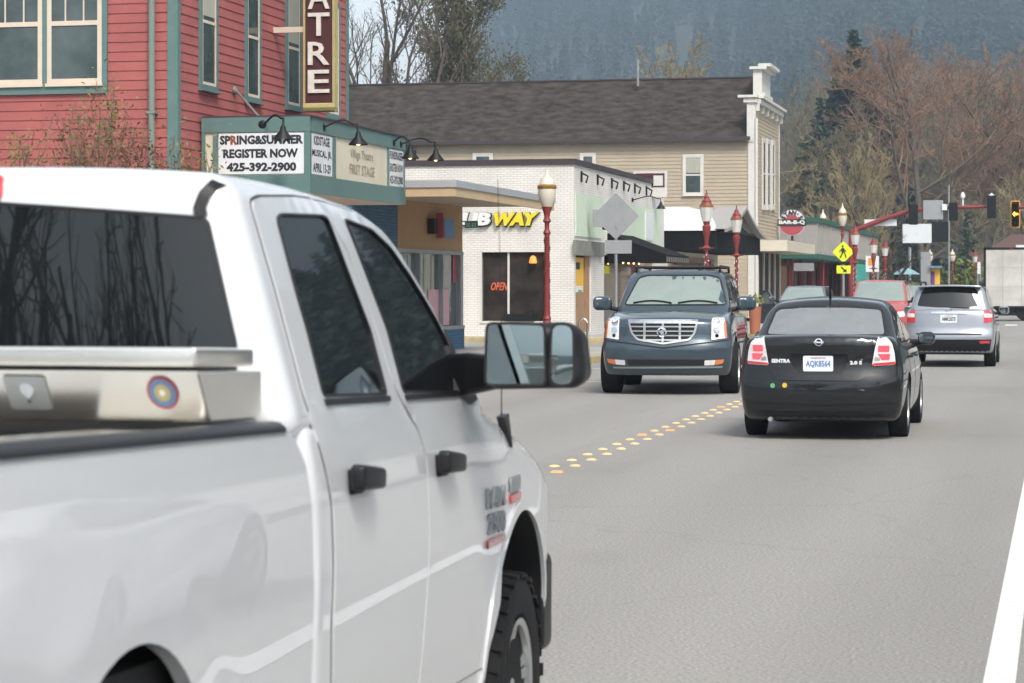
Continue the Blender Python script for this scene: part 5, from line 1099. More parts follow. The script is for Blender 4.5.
m = MB(); p = F4.px(589, 219); F4.box(m, p[0]-.5, p[0]+.5, p[1]-.33, p[1]+.33, .5, .62); ls = obj('projecting_sign', m, M['seam'], sb)
m = MB(); p2 = p; m.box((XF+.2, YS+p[0]-.53, p[1]-.26), (XF+.95, YS+p[0]-.5, p[1]+.26)); obj('sign_face', m, M['sign_back'], ls)
m = MB(); m.box((XF+.55, YS+p[0]-.55, p[1]-.24), (XF+.93, YS+p[0]-.53, p[1]+.24)); obj('sign_face_black', m, M['sign_text'], ls)
m = MB(); p = F4.px(652, 232); F4.box(m, p[0]-1.6, p[0]-.1, F4.px(645, 240)[1], F4.px(645, 212)[1], .03, .06); obj('menu_board', m, M['sign_white'], sb)
gooseneck(F4, F4.px(632, 203)[0], F4.px(632, 203)[1]+.1, .9, 'gooseneck lamp over the black awning of the sandwich shop', False, .3)
m = MB(); ya, yb2 = yz(XF, 74.9), yz(XF, 79.4); XO = -12.0; zt, zl, zb2 = 3.28, 2.60, 2.38
m.add([(XF+.05, ya, zt), (XF+.05, yb2, zt), (XO, yb2, zl), (XO, ya, zl), (XF+.05, ya, zb2), (XO, ya, zb2), (XO, yb2, zb2), (XF+.05, yb2, zb2)], [(0, 3, 2, 1), (3, 5, 6, 2), (0, 4, 5, 3), (1, 2, 6, 7), (4, 7, 6, 5), (0, 1, 7, 4)]); obj('street_awning', m, M['awning'], sb)
m = MB()
for k in range(12): yy = lerp(ya, yb2, (k+.2)/12); m.box((XO, yy, zb2), (XO+.01, yy+.2, zb2+.16))
obj('awning_stripe', m, M['awning_trim'], sb)
m = MB()
for k in range(9): yy = lerp(ya+.3, yb2, k/9); m.lathe([(.01, -.03), (.03, 0), (.01, .03)], (XF+.4, yy, 2.42-.06*(k % 2)), 6)
obj('string_light', m, M['warm_bulb'], sb)
rb = thing('roof_sign', 'dark red sign with a white frame standing behind the white parapet', 'sign', (-17, yz(-17, 88), 5.3))
FR = Face((-17.4, yz(-17, 84), 0), (1, 0, 0), (0, -1, 0)); a = FR.px(634, 189); b = FR.px(667.5, 171); m = MB(); FR.box(m, a[0], b[0], a[1]-.3, b[1], 0, .12); obj('sign_frame', m, M['white_trim'], rb)
m = MB(); FR.box(m, a[0]+.08, b[0]-.08, a[1]+.05, b[1]-.08, .12, .13); o = obj('sign_panel', m, M['maroon'], rb); m = MB(); FR.box(m, lerp(a[0], b[0], .6), b[0]-.14, a[1]+.1, b[1]-.16, .13, .14); obj('sign_emblem', m, M['white_trim'], rb)
# ---------------------------------------------------------------- BLACK AWNING SHOP
YG, YG2 = yz(XF, 86.4), yz(-12.2, 98.8)
bk = thing('awning_shop', 'small shop with white mansard and black pagoda-shaped awning past the white brick shop', 'building', (XF, YG, .15))
m = MB(); m.box((XF-9, YG+.2, .15), (XF, YG2, 3.6)); obj('shop_wall', m, M['cream'], bk)
m = MB(); m.box((XF+.02, YG+1.5, .3), (XF+.04, YG2-1.5, 2.7)); obj('shop_glass', m, M['shopglass'], bk)
XG = -12.15; z0_, z1_ = 2.90, 3.62
m = MB(); m.box((XF-6, YG, z0_), (XG, YG2, z1_)); obj('awning_box', m, M['awning'], bk)
m = MB(); m.add([(XF-6, YG-.06, z1_), (XG+.0, YG-.06, z1_), (XG+.0, YG2, z1_), (XF-6, YG2, z1_), (XF-6, YG+.8, 4.5), (XG-1.1, YG+.8, 4.5), (XG-1.1, YG2-.6, 4.5), (XF-6, YG2-.6, 4.5)], [(0, 3, 2, 1), (4, 5, 6, 7), (0, 1, 5, 4), (1, 2, 6, 5), (2, 3, 7, 6), (3, 0, 4, 7)]); obj('mansard_roof', m, M['fed_roof'], bk)
FGb = Face((XG, YG, 0), (0, 1, 0), (1, 0, 0)); L_ = YG2-YG; apex = .60
def cv(t): return z1_+(4.62-z1_)*(1-abs(t))**1.55
P = [(L_*(.02+.96*(k/24)), cv((k/24-.5)*2)) for k in range(25)]
m = MB(); m.prism(P, lambda x, z: FGb(x, z, -.9), lambda x, z: FGb(x, z, .02)); obj('curved_gable', m, M['iron'], bk)
V_, Fz = ribbon(P, .12, False); m = MB(); n = len(V_); m.add([FGb(x, z, .30) for x, z in V_]+[FGb(x, z, -.9) for x, z in V_], Fz+[tuple(i+n for i in q) for q in Fz]+[(2*i, 2*i+2, 2*i+2+n, 2*i+n) for i in range(len(P)-1)]+[(2*i+1, 2*i+3, 2*i+3+n, 2*i+1+n) for i in range(len(P)-1)]); obj('gable_edge', m, M['metal_panel'], bk)
m = MB(); 
for k in range(3): m.tube([FGb(L_*(.2+.05*k), z1_+.1, .04), FGb(L_*.5, 4.3-.15*k, .04), FGb(L_*(.8-.05*k), z1_+.1, .04)], .02, 5)
obj('gable_ribs', m, M['metal_panel'], bk)
m = MB(); m.box((XF, YG+1, 1.2), (XF+.06, YG+3, 2.4)); obj('lit_poster', m, M['lamp_orange'], bk)
# ---------------------------------------------------------------- TAN FALSE-FRONT BUILDING
YP = yz(XF, 111); YP2 = yz(XF, 120.5)
tn = thing('false_front_building', 'two-storey tan clapboard building with dark shingle roof and false front', 'building', (XF, YP, .15))
F5 = Face((XF, YP, 0), (1, 0, 0), (0, -1, 0)); F6 = Face((XF, YP, 0), (0, 1, 0), (1, 0, 0)); He = 8.5; Hr = 11.7
m = MB(); m.box((XF-34, YP+.03, .15), (XF-.03, YP2, He)); obj('core', m, M['tan_siding'], tn)
m = MB(); siding(m, (XF-34, YP), (XF, YP), .15, He, .17, (0, -1), .022); obj('front_siding', m, M['tan_siding'], tn, fixn=False)
m = MB(); siding(m, (XF, YP), (XF, YP2), .15, 10.2, .17, (1, 0), .022); obj('side_siding', m, M['tan_siding'], tn, fixn=False)
ym = (YP+YP2)/2; m = MB(); m.add([(XF-34, YP-.35, He-.1), (XF-.2, YP-.35, He-.1), (XF-.2, ym, Hr), (XF-34, ym, Hr), (XF-34, YP2+.35, He-.1), (XF-.2, YP2+.35, He-.1)], [(0, 1, 2, 3), (3, 2, 5, 4), (0, 4, 5, 1), (0, 3, 4), (1, 5, 2)]); obj('roof', m, M['shingle'], tn, fixn=True)
m = MB(); m.box((XF-34, YP-.42, He-.16), (XF-.2, YP-.35, He-.02)); m.box((XF-34, ym-.1, Hr-.02), (XF-.2, ym+.1, Hr+.05)); obj('gutter', m, M['dark_trim'], tn)
m = MB(); m.box((XF-.35, YP-.1, 8.3), (XF-.02, YP2+.1, 10.3)); m.box((XF-.30, YP-.06, .15), (XF+.04, YP+.25, 10.25)); m.box((XF-.3, YP2-.25, .15), (XF+.04, YP2+.06, 10.25)); obj('false_front', m, M['white_trim'], tn)
m = MB()
m.box((XF-.75, YP-.3, 10.34), (XF+.15, YP+.3, 10.46)); m.box((XF-.5, YP-.2, 10.12), (XF+.12, YP+.27, 10.3)); m.box((XF-.1, YP+.31, 10.34), (XF+.38, YP2+.15, 10.45)); m.box((XF-.05, YP+.3, 10.1), (XF+.25, YP2, 10.3))
for k in range(6): yy = lerp(YP+.2, YP2-.3, k/5); m.box((XF, yy, 9.75), (XF+.2, yy+.14, 10.08))
obj('cornice', m, M['white_trim'], tn)
m = MB(); y0_, y1_ = YP+2.2, YP+5.6; m.box((XF-.35, y0_, 10.5), (XF+.06, y1_, 11.85)); m.box((XF-.5, y0_-.15, 11.85), (XF+.3, y1_+.15, 11.98)); m.box((XF-.1, y0_-.1, 11.98), (XF+.5, y1_+.1, 12.12)); m.box((XF+.06, y0_+.1, 10.6), (XF+.2, y1_-.1, 10.75)); obj('parapet_tower', m, M['white_trim'], tn)
m = MB(); m.tube([F5(F5.px(754.5, 150)[0]+.1, .2, .08), F5(F5.px(754.5, 150)[0]+.1, 9.4, .08)], .07, 8); obj('downpipe', m, M['white_trim'], tn)
(ua, va), (ub, vb) = F5.px(684.5, 194), F5.px(702, 156); window(F5, tn, ua, ub, va, vb, 'white_trim', trim='white_trim', tw=.08, fw=.07, curtain=True, dep=.08)
for xa, xb in ((473, 493), (580, 596)): (ua, va), (ub, vb) = F5.px(xa, 180), F5.px(xb, 155); window(F5, tn, ua+.1, ub-.1, va, vb, 'white_trim', trim='white_trim', tw=.1, fw=.07, dep=.08)
for xa, xb in ((762, 764.6), (766.6, 769.2), (771.4, 773.4)): (ua, va), (ub, vb) = F6.px(xa, 206), F6.px(xb, 157); window(F6, tn, ua, ub, va, va+3.1, 'white_trim', trim='white_trim', tw=.14, fw=.08, dep=.08)
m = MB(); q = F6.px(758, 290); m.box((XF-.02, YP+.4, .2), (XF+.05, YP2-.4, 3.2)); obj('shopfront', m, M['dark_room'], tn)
m = MB()
for k in range(5): yy = lerp(YP+.4, YP2-.4, k/4); m.box((XF+.02, yy, .2), (XF+.12, yy+.25, 3.2))
obj('shopfront_post', m, M['cream'], tn)
m = MB(); za, zb3 = F6.px(765, 257)[1], F6.px(765, 247.5)[1]; m.box((XF, YP+.1, 3.25), (XF+1.5, YP2+3, 3.75)); obj('porch_canopy', m, M['cream'], tn)
m = MB(); a = F5.px(405, 160); m.add([(XF-20.8, YP-5, 5.4), (XF-16.2, YP-5, 5.4), (XF-16.2, YP-2.2, 8.1), (XF-20.8, YP-2.2, 8.1), (XF-20.8, YP-.05, 8.1), (XF-16.2, YP-.05, 8.1), (XF-20.8, YP-.05, 5.4), (XF-16.2, YP-.05, 5.4)], [(0, 1, 2, 3), (3, 2, 5, 4), (1, 7, 5, 2), (0, 3, 4, 6), (0, 6, 7, 1)]); obj('lean_to_roof', m, M['shingle'], tn)
m = MB(); m.box((XF-20.7, YP-4.8, .15), (XF-16.3, YP-.05, 5.4)); obj('lean_to_wall', m, M['tan_siding'], tn)
m = MB(); m.tube([(XF-27, ym-1.5, Hr-1.2), (XF-27, ym-1.5, Hr-.2)], .12, 10); m.lathe([(.3, Hr-.2), (.05, Hr)], (XF-27, ym-1.5, 0), 12); obj('roof_vent', m, M['steel'], tn)
p = atd(638, 60, 116); m = MB(); m.tube([(p.x, p.y, 11.3), (p.x, p.y, 12.6)], .06, 6); obj('vent_pipe', m, M['steel'], tn)
# ---------------------------------------------------------------- LOW GREY SHOP ROW
XL = -12.5; YL = yz(XL, 125); YL2 = yz(XL, 166)
lo = thing('shop_row', 'low shop row with grey metal parapet and green canopy edge beyond the tan building', 'building', (XL, YL, .15))
m = MB(); m.box((XL-14, YL, 3.3), (XL, YL2, 5.0)); obj('parapet', m, M['metal_panel'], lo)
m = MB()
for k in range(40): yy = lerp(YL, YL2, k/40); m = MB(); m.box((XL, yy, 3.3), (XL+.07, yy+.14, 4.95)); obj('parapet_batten', m, M['metal_panel'], lo)
for k in range(12): xx = XL-14+k*14/12; m = MB(); m.box((xx, YL-.07, 3.3), (xx+.14, YL, 4.95)); obj('parapet_batten', m, M['metal_panel'], lo)
m = MB(); m.box((XL-14, YL-.12, 4.95), (XL+.12, YL2, 5.2)); m.box((XL-2, YL-.1, 3.05), (XL+.12, YL2, 3.3)); obj('parapet_edge', m, M['green_trim'], lo)
m = MB(); m.box((XL-14, YL+.2, .15), (XL-1.6, YL2, 3.3)); obj('shop_wall', m, M['brown'], lo)
m = MB()
for k in range(9): yy = lerp(YL+1, YL2-2, k/8); m = MB(); m.box((XL-1.6, yy, .5), (XL-1.55, yy+2.6, 2.7)); obj('shop_glass', m, M['shopglass'], lo)
m = MB()
for k in range(9): yy = lerp(YL+.4, YL2-2, k/8); m = MB(); m.box((XL-1.5, yy, .15), (XL-1.3, yy+.2, 3.1)); obj('canopy_post', m, M['lamp_post'], lo)
m = MB(); FL = Face((XL-1.4, YL, 0), (1, 0, 0), (0, -1, 0)); a = FL.px(794, 271); b = FL.px(814, 263); FL.box(m, a[0], b[0], a[1], b[1], 0, .1); obj('shop_signboard', m, M['sign_back'], lo)
m = MB(); m.box((XL-.2, YL+22, 1.0), (XL+.2, YL+32, 3.0)); obj('green_hanging', m, M['sign_teal'], lo)
# round hanging sign
bb = thing('round_sign', 'round white and red sign with a black band on a post above the porch canopy', 'sign', (0, 0, 0)); ORG[bb] = Matrix.Identity(4)
FQ = Face((gpt(792, 119).x, gpt(792, 119).y, 0), (1, 0, 0), (0, -1, 0)); cq = FQ.px(792, 222.7); Rq = .64
def disc(r, z0=-9, z1=9, n=48):
    P = [(cq[0]+r*math.cos(2*math.pi*k/n), cq[1]+r*math.sin(2*math.pi*k/n)) for k in range(n)]; return P
m = MB(); m.prism(disc(Rq), lambda x, z: FQ(x, z, -.1), lambda x, z: FQ(x, z, 0)); obj('sign_disc', m, M['sign_white'], bb)
P = [(cq[0]+Rq*.97*math.cos(a), cq[1]+Rq*.97*math.sin(a)) for a in np.linspace(math.pi+.1, 2*math.pi-.1, 24)]; m = MB(); m.prism(P, lambda x, z: FQ(x, z, .002), lambda x, z: FQ(x, z, .015)); P = [(cq[0]+Rq*.50*math.cos(a), cq[1]+.12+Rq*.45*math.sin(a)) for a in np.linspace(0, math.pi, 16)]; m.prism(P, lambda x, z: FQ(x, z, .002), lambda x, z: FQ(x, z, .012)); obj('sign_red', m, M['poster_red'], bb)
m = MB(); FQ.box(m, cq[0]-Rq*1.12, cq[0]+Rq*1.12, cq[1]-.16, cq[1]+.17, .002, .04); bd_ = obj('sign_band', m, M['sign_text'], bb)
m = MB(); text_on(m, 'BAR-B-Q', lambda x, y, d: FQ(x, y, .045), cq[0]-Rq*1.02, cq[0]+Rq*1.02, cq[1]-.10, cq[1]+.12, weight=.06); obj('band_letters', m, M['sign_white'], bd_)
m = MB()
for k, ch in enumerate("STAN'S"):
    a = math.pi*(.84-.68*k/5); r = Rq*.76; cx_, cz_ = cq[0]+r*math.cos(a), cq[1]+.02+r*math.sin(a); rot = a-math.pi/2; vs_, fs_ = text_shape(ch, .06); ax0 = (min(v[0] for v in vs_)+max(v[0] for v in vs_))/2; ay0 = (min(v[1] for v in vs_)+max(v[1] for v in vs_))/2; sc_ = .30
    m.add([FQ(cx_+((x-ax0)*math.cos(rot)-(y-ay0)*math.sin(rot))*sc_, cz_+((x-ax0)*math.sin(rot)+(y-ay0)*math.cos(rot))*sc_, .02) for x, y in vs_], fs_)
obj('arched_letters', m, M['sign_text'], bb)
m = MB(); m.tube([FQ(cq[0], 3.75, -.05), FQ(cq[0], cq[1]-Rq, -.05)], .05, 8); obj('sign_post', m, M['iron'], bb)
# ================================================================ STREET FURNITURE
def globe_lamp():
    t = thing('street_lamp', '', 'street lamp'); m = MB()
    m.lathe([(.20, 0), (.20, .12), (.15, .18), (.14, .55), (.17, .60), (.13, .66), (.085, .80), (.10, .84), (.075, .9)], n=16); obj('lamp_base', m, M['lamp_post'], t, smooth=35, local=True)
    m = MB(); prof = [(.075, .9), (.06, 2.6), (.095, 2.65), (.055, 2.72), (.055, 2.85), (.10, 2.9), (.06, 2.98), (.09, 3.1), (.13, 3.2)]; m.lathe(prof, n=16)
    for k in range(44): z = .98+k*.038; a = k*.7; m.tube([(.075*math.cos(a), .075*math.sin(a), z), (.078*math.cos(a+1.2), .078*math.sin(a+1.2), z+.03), (.075*math.cos(a+2.4), .075*math.sin(a+2.4), z+.06)], .012, 4)
    obj('lamp_pole', m, M['lamp_post'], t, smooth=50, local=True)
    m = MB(); m.lathe([(.11, 3.2), (.17, 3.32), (.21, 3.5), (.20, 3.58)], n=20); m.lathe([(.19, 3.66), (.15, 3.78), (.06, 3.86), (.04, 3.93), (.02, 4.02)], n=20); g = obj('lamp_globe', m, M['globe'], t, smooth=50, local=True)
    m = MB(); m.lathe([(.20, 3.57), (.225, 3.60), (.225, 3.64), (.19, 3.67)], n=20); obj('lamp_collar', m, M['gold'], g, smooth=40, local=True); return t
def pagoda_lamp():
    t = thing('street_lamp', '', 'street lamp'); m = MB()
    m.lathe([(.20, 0), (.20, .12), (.14, .2), (.13, .6), (.16, .64), (.08, .8)], n=12); obj('lamp_base', m, M['lamp_post'], t, smooth=35, local=True)
    m = MB(); m.lathe([(.07, .8), (.055, 2.55), (.16, 2.62), (.06, 2.70), (.08, 2.9), (.13, 3.1), (.15, 3.25), (.10, 3.3), (.13, 3.42)], n=14); m.box((-.25, -.02, 2.60), (.25, .02, 2.64))
    for k in range(30): a = k*1.1; z = 1.0+k*.05; m.tube([(.07*math.cos(a), .07*math.sin(a), z), (.075*math.cos(a+1.4), .075*math.sin(a+1.4), z+.04)], .02, 4)
    pl = obj('lamp_pole', m, M['lamp_post'], t, smooth=45, local=True)
    m = MB()
    for k in range(26): a = k*1.7; z = 1.0+k*.056; m.box((.08*math.cos(a)-.018, .08*math.sin(a)-.018, z), (.08*math.cos(a)+.018, .08*math.sin(a)+.018, z+.04))
    obj('lamp_lights', m, M['sign_white'], pl, local=True)
    m = MB(); m.lathe([(.15, 3.40), (.23, 3.78), (.235, 3.82)], n=8); g = obj('lamp_lantern', m, M['globe_white'], t, local=True)
    m = MB(); m.lathe([(.24, 3.81), (.25, 3.86), (.2, 3.88)], n=8); obj('lamp_collar', m, M['gold'], g, local=True)
    m = MB(); m.lathe([(.235, 3.86), (.16, 3.96), (.17, 3.99), (.09, 4.08), (.09, 4.12), (.03, 4.20), (.015, 4.32)], n=8); obj('lamp_roof', m, M['lamp_post'], g, local=True); return t
gl = globe_lamp(); pl = pagoda_lamp()
def put(src, px, Zc, top_px, label, first=[]):
    h = 4.02 if src is gl else 4.32
    o = src if src not in first else copy_tree(src); first.append(src)
    p = gpt(px, Zc, .15); o.location = p; k = ((286-top_px)/FPX*Zc+EYE-.15)/h; kx = min(k, 1.12)*(.86 if src is pl else .92); o.scale = (kx, kx, k); o['label'] = label; o['group'] = 'red ornamental street lamps'
    return o
put(gl, 547, 49, 168, 'red street lamp with cream glass globe in front of the white brick shop')
put(pl, 706.5, 69, 190, 'nearer of two red pagoda-topped street lamps beside the black awning shop')
put(pl, 736.5, 75.5, 205, 'farther of two red pagoda-topped street lamps beside the black awning shop')
put(pl, 855, 92, 223, 'red pagoda-topped street lamp just right of the pedestrian crossing sign, tallest of three')
put(pl, 873.5, 104, 235, 'middle one of three red pagoda-topped street lamps right of the crossing sign')
put(pl, 885, 109, 239, 'rightmost of three red pagoda-topped street lamps right of the crossing sign')
put(gl, 842.5, 118, 203, 'globe street lamp showing above the grey shop row, over the crossing sign')
put(gl, 823, 130, 209, 'globe street lamp with red stem above the left part of the grey shop row')
put(gl, 930, 150, 249, 'left of two distant globe street lamps beyond the silver crossover')
put(gl, 952.5, 152, 249, 'right of two distant globe street lamps beyond the silver crossover')
put(pl, 975, 165, 250, 'faint distant red street lamp left of the box truck')
# back of a diamond warning sign
p = gpt(616, 54, .15); ds = thing('warning_sign', 'grey back of a diamond road sign with a small plate below, on a steel post', 'road sign', p)
F = Face((p.x, p.y, 0), Vector((1, .08, 0)), Vector((.08, -1, 0)))
m = MB(); m.tube([F(0, .15), F(0, 3.62)], .035, 8); obj('sign_post', m, M['steel'], ds, smooth=50)
m = MB(); cz = 3.2; r = .53; P = rpoly([(0, cz-r), (r, cz), (0, cz+r), (-r, cz)], .07); m.prism(P, lambda a, b: F(a, b, .045), lambda a, b: F(a, b, .055)); obj('sign_panel', m, M['sign_back'], ds)
m = MB(); F.box(m, -.24, .36, 2.36, 2.66, .045, .055); obj('sign_plate', m, M['sign_back'], ds)
m = MB()
for b in (2.95, 3.4): m.lathe([(.02, 0), (.02, .01)], F(0, b, .06), 8, 'y')
obj('bolt', m, M['steel'], ds)
# bike rack
p = gpt(583, 50, .15); br = thing('bike_rack', 'narrow silver hoop bicycle rack on the kerb left of the teal SUV', 'bike rack', p)
m = MB(); pts = [(p.x-.09, p.y, .15), (p.x-.09, p.y, .85)]+[(p.x-.09*math.cos(a), p.y, .85+.10*math.sin(a)) for a in np.linspace(0, math.pi, 8)]+[(p.x+.09, p.y, .15)]; m.tube(pts, .022, 8); obj('hoop', m, M['chrome'], br, smooth=60)
# pedestrian crossing sign
p = gpt(843.5, 100, .15); cs = thing('crossing_sign', 'fluorescent yellow pedestrian crossing sign with an arrow plate beneath', 'road sign', p)
F = Face((p.x, p.y, 0), (1, 0, 0), (0, -1, 0)); s = 24.0
m = MB(); m.tube([F(0, .15), F(0, 3.6)], .05, 8); obj('sign_post', m, M['steel'], cs, smooth=50)
cz = 1.63+34/s; r = .46; m = MB(); P = rpoly([(0, cz-r), (r, cz), (0, cz+r), (-r, cz)], .06); m.prism(P, lambda a, b: F(a, b, .06), lambda a, b: F(a, b, .07)); dsn = obj('sign_panel', m, M['sign_yellow'], cs)
def fig(polys, nm, par):
    m = MB()
    for P in polys: m.prism(P, lambda a, b: F(a, b, .072), lambda a, b: F(a, b, .08))
    obj(nm, m, M['sign_text'], par)
fig([[(.045*math.cos(k*.785)-.03, cz+.235+.05*math.sin(k*.785)) for k in range(8)], [(-.09, cz+.03), (-.07, cz+.17), (.03, cz+.17), (.05, cz+.0), (-.05, cz-.02)], [(-.07, cz+.15), (-.16, cz+.05), (-.16, cz-.02), (-.13, cz-.02), (-.12, cz+.04), (-.05, cz+.1)], [(.02, cz+.15), (.13, cz+.03), (.11, cz), (.0, cz+.1)],
     [(-.05, cz+.0), (-.10, cz-.12), (-.16, cz-.24), (-.11, cz-.26), (-.04, cz-.12), (.01, cz+.0)], [(.0, cz+.02), (.05, cz-.1), (.09, cz-.25), (.13, cz-.24), (.10, cz-.1), (.05, cz+.02)]], 'walking_figure', dsn)
m = MB(); F.box(m, -.28, .30, 1.63+12.5/s, 1.63+20.5/s, .06, .07); ap = obj('arrow_plate', m, M['sign_yellow'], cs)
z = 1.63+16.5/s; fig([[(-.12, z+.10), (-.06, z+.12), (.08, z-.02), (.13, z+.05), (.14, z-.11), (-.03, z-.10), (.03, z-.05)]], 'arrow', ap)
m = MB(); F.box(m, -.26, .26, 1.63+22/s, 1.63+24.5/s, .02, .10); obj('beacon_bar', m, M['iron'], cs)
# traffic signals
def signal(par, F, u, v, h=1.05, w=.34, lit=False, front=True):
    m = MB(); F.box(m, u-w/2, u+w/2, v-h/2, v+h/2, 0, .2); hd = obj('signal_head', m, M['iron'], par, bevel=.02)
    if front:
        m = MB(); F.box(m, u-w*.75, u+w*.75, v-h*.58, v+h*.58, -.02, -.001); P = rpoly([(u-w*.75, v-h*.58), (u+w*.75, v-h*.58), (u+w*.75, v+h*.58), (u-w*.75, v+h*.58)], .05)
        V, Fz = ribbon(P, .04); n = len(V); m = MB(); m.add([F(x, z, .01) for x, z in V], Fz); obj('backplate_border', m, M['sign_orange'], hd)
        m = MB(); F.box(m, u-w*.75, u+w*.75, v-h*.58, v+h*.58, -.02, .0); obj('backplate', m, M['iron'], hd)
        for k in range(3):
            zc = v+h*.32-k*h*.32; P = [(u+.12*math.cos(a), zc+.12*math.sin(a)) for a in np.linspace(0, 6.28, 17)[:-1]]
            m = MB(); m.prism(P, lambda x, z: F(x, z, .2), lambda x, z: F(x, z, .21)); ln = obj('signal_lens', m, M['seam'], hd)
            if k == 1 and lit:
                m = MB(); Q = [(u-.11, zc), (u-.02, zc+.10), (u-.02, zc+.035), (u+.11, zc+.035), (u+.11, zc-.035), (u-.02, zc-.035), (u-.02, zc-.10)]; m.prism(Q, lambda x, z: F(x, z, .212), lambda x, z: F(x, z, .22)); obj('lit_arrow', m, M['amber'], ln)
            m = MB(); m.tube([F(u+.13*math.cos(a), zc+.13*math.sin(a), .2+.0) for a in np.linspace(0, 3.14, 8)], .012, 4); m.add([F(u+.14*math.cos(a), zc+.14*math.sin(a), d) for d in (.2, .4) for a in np.linspace(0, 3.14, 9)], [(i, i+1, i+10, i+9) for i in range(8)]); obj('visor', m, M['iron'], hd)
    return hd
p = gpt(851, 106, .15); ma = thing('signal_mast', 'red curved traffic signal mast arm reaching over the street from the far corner', 'traffic signal', p)
F = Face((p.x, p.y, 0), (1, 0, 0), (0, -1, 0)); s = FPX/106
m = MB(); m.tube([F(0, .15), F(0, 3.2)], .11, 12); obj('mast_pole', m, M['lamp_post'], ma, smooth=60)
A = [((q-851)/s, 1.63+(286-y)/s) for q, y in ((851, 232), (862, 227.5), (875, 222.5), (890, 217), (905, 212.5), (920, 209.8), (935, 208.5), (960, 208), (984, 207.5))]
m = MB(); m.tube([F(a, b) for a, b in A], [.11, .11, .11, .10, .10, .09, .09, .08, .07], 10); m.tube([F(0, 3.2), F(0, 4.1)], .11, 12); obj('mast_arm', m, M['lamp_post'], ma, smooth=60)
for q, y, h in ((913, 215, .9), (952, 212.5, .8), (989, 208, 1.0)):
    m = MB(); u = (q-851)/s; v = 1.63+(286-y)/s; F.box(m, u-.19, u+.19, v-h/2, v+h/2, .12, .35); hd = obj('signal_head', m, M['iron'], ma, bevel=.03)
m = MB(); u0, u1 = (922.5-851)/s, (942-851)/s; F.box(m, u0, u1, 1.63+(286-220)/s, 1.63+(286-201)/s, .14, .17); obj('sign_back', m, M['sign_back'], ma)
m = MB(); u0, u1 = (864-851)/s, (896-851)/s; F.box(m, u0, u1, 1.63+(286-226)/s, 1.63+(286-219.5)/s, -.17, -.14); obj('name_plate', m, M['sign_white'], ma)
m = MB(); u = (961-851)/s; v = 1.63+(286-207)/s; m.tube([F(u, v), F(u, v+.4)], .04, 8); m.lathe([(.09, .35), (.11, .45), (.06, .58), (.02, .62)], F(u, v, 0), 10); obj('camera_unit', m, M['sign_white'], ma, smooth=50)
m = MB(); F.box(m, (941-851)/s, (946-851)/s, 1.63+(286-211)/s, 1.63+(286-205)/s, .1, .3); obj('sensor_box', m, M['sign_white'], ma)
m = MB(); u = (989-851)/s; m.lathe([(.16, .0), (.02, .12)], F(u, 1.63+(286-195.5)/s-.08, .2), 8); obj('signal_cap', m, M['sign_white'], ma)
p = gpt(1045, 98, .15); rm = thing('signal_gantry', 'traffic signal with orange border showing an amber arrow at the right edge', 'traffic signal', p)
F = Face((p.x, p.y, 0), (1, 0, 0), (0, -1, 0)); s = FPX/98
m = MB(); X0 = 4.4; m.tube([F(X0, .15), F(X0, 4.9)], .12, 12); m.tube([F(X0, 4.8), F(X0*.5, 4.95), F((1016-1045)/s, 4.85)], [.1, .09, .06], 10); obj('mast_pole', m, M['lamp_post'], rm, smooth=60)
signal(rm, F, (1016-1045)/s, 1.63+(286-214)/s, .92, .23, True)
# billboard backs far away
p = gpt(925, 160); bl = thing('billboard', 'white billboard with a dark panel beside it, far up the street', 'billboard', p); F = Face((p.x, p.y, 0), (1, 0, 0), (0, -1, 0)); s = 15.0
m = MB(); F.box(m, (903-925)/s, (931.5-925)/s, 1.63+(286-243)/s, 1.63+(286-224)/s, 0, .1); obj('white_panel', m, M['sign_white'], bl)
m = MB(); F.box(m, (932-925)/s, (948-925)/s, 1.63+(286-242)/s, 1.63+(286-222)/s, 0, .1); obj('dark_panel', m, M['iron'], bl)
m = MB(); m.tube([F((948.5-925)/s, 0), F((948.5-925)/s, 1.63+(286-185)/s)], .06, 8); m.tube([F(-1, 0), F(-1, 4.2)], .1, 8); obj('post', m, M['steel'], bl)
for (nm, lab, ct, q0, q1, y0_, y1_, Z, mm) in (('info_board', 'pale grey board on a post behind the silver crossover', 'sign', 921, 930.5, 285, 252, 140, 'sign_back'), ('kiosk', 'small kiosk with yellow and purple panels beyond the silver crossover', 'kiosk', 931.5, 940, 285, 268, 140, 'poster_yellow'), ('fuel_sign', 'orange and white sign board between the red street lamps', 'sign', 866, 879, 272, 256, 112, 'sign_white'), ('small_sign', 'small white sign on a post left of the box truck', 'sign', 977.5, 980.5, 274, 262, 130, 'sign_white')):
    p = gpt((q0+q1)/2, Z); k = thing(nm, lab, ct, p); F = Face((p.x, p.y, 0), (1, 0, 0), (0, -1, 0)); s = FPX/Z; w_ = (q1-q0)/2/s; za, zb = 1.63+(286-y0_)/s, 1.63+(286-y1_)/s
    m = MB(); F.box(m, -w_, w_, za, zb, 0, .12); b_ = obj('board', m, M[mm], k); m = MB(); m.tube([F(-w_*.8, 0), F(-w_*.8, za+.2)], .05, 6); m.tube([F(w_*.8, 0), F(w_*.8, za+.2)], .05, 6); obj('post', m, M['steel'], k)
    if nm == 'kiosk': m = MB(); F.box(m, -w_, -w_*.2, za, zb-.2, .12, .14); obj('purple_panel', m, mat('purple', (.12, .05, .2), .6), b_); m = MB(); F.box(m, -w_*1.5, w_*1.5, zb, zb+.12, -.3, .5); obj('kiosk_roof', m, M['poster_blue'], k)
    if nm == 'fuel_sign': m = MB(); F.box(m, -w_*.6, w_*.4, zb-.42, zb-.1, .12, .14); obj('orange_shape', m, M['sign_orange'], b_)
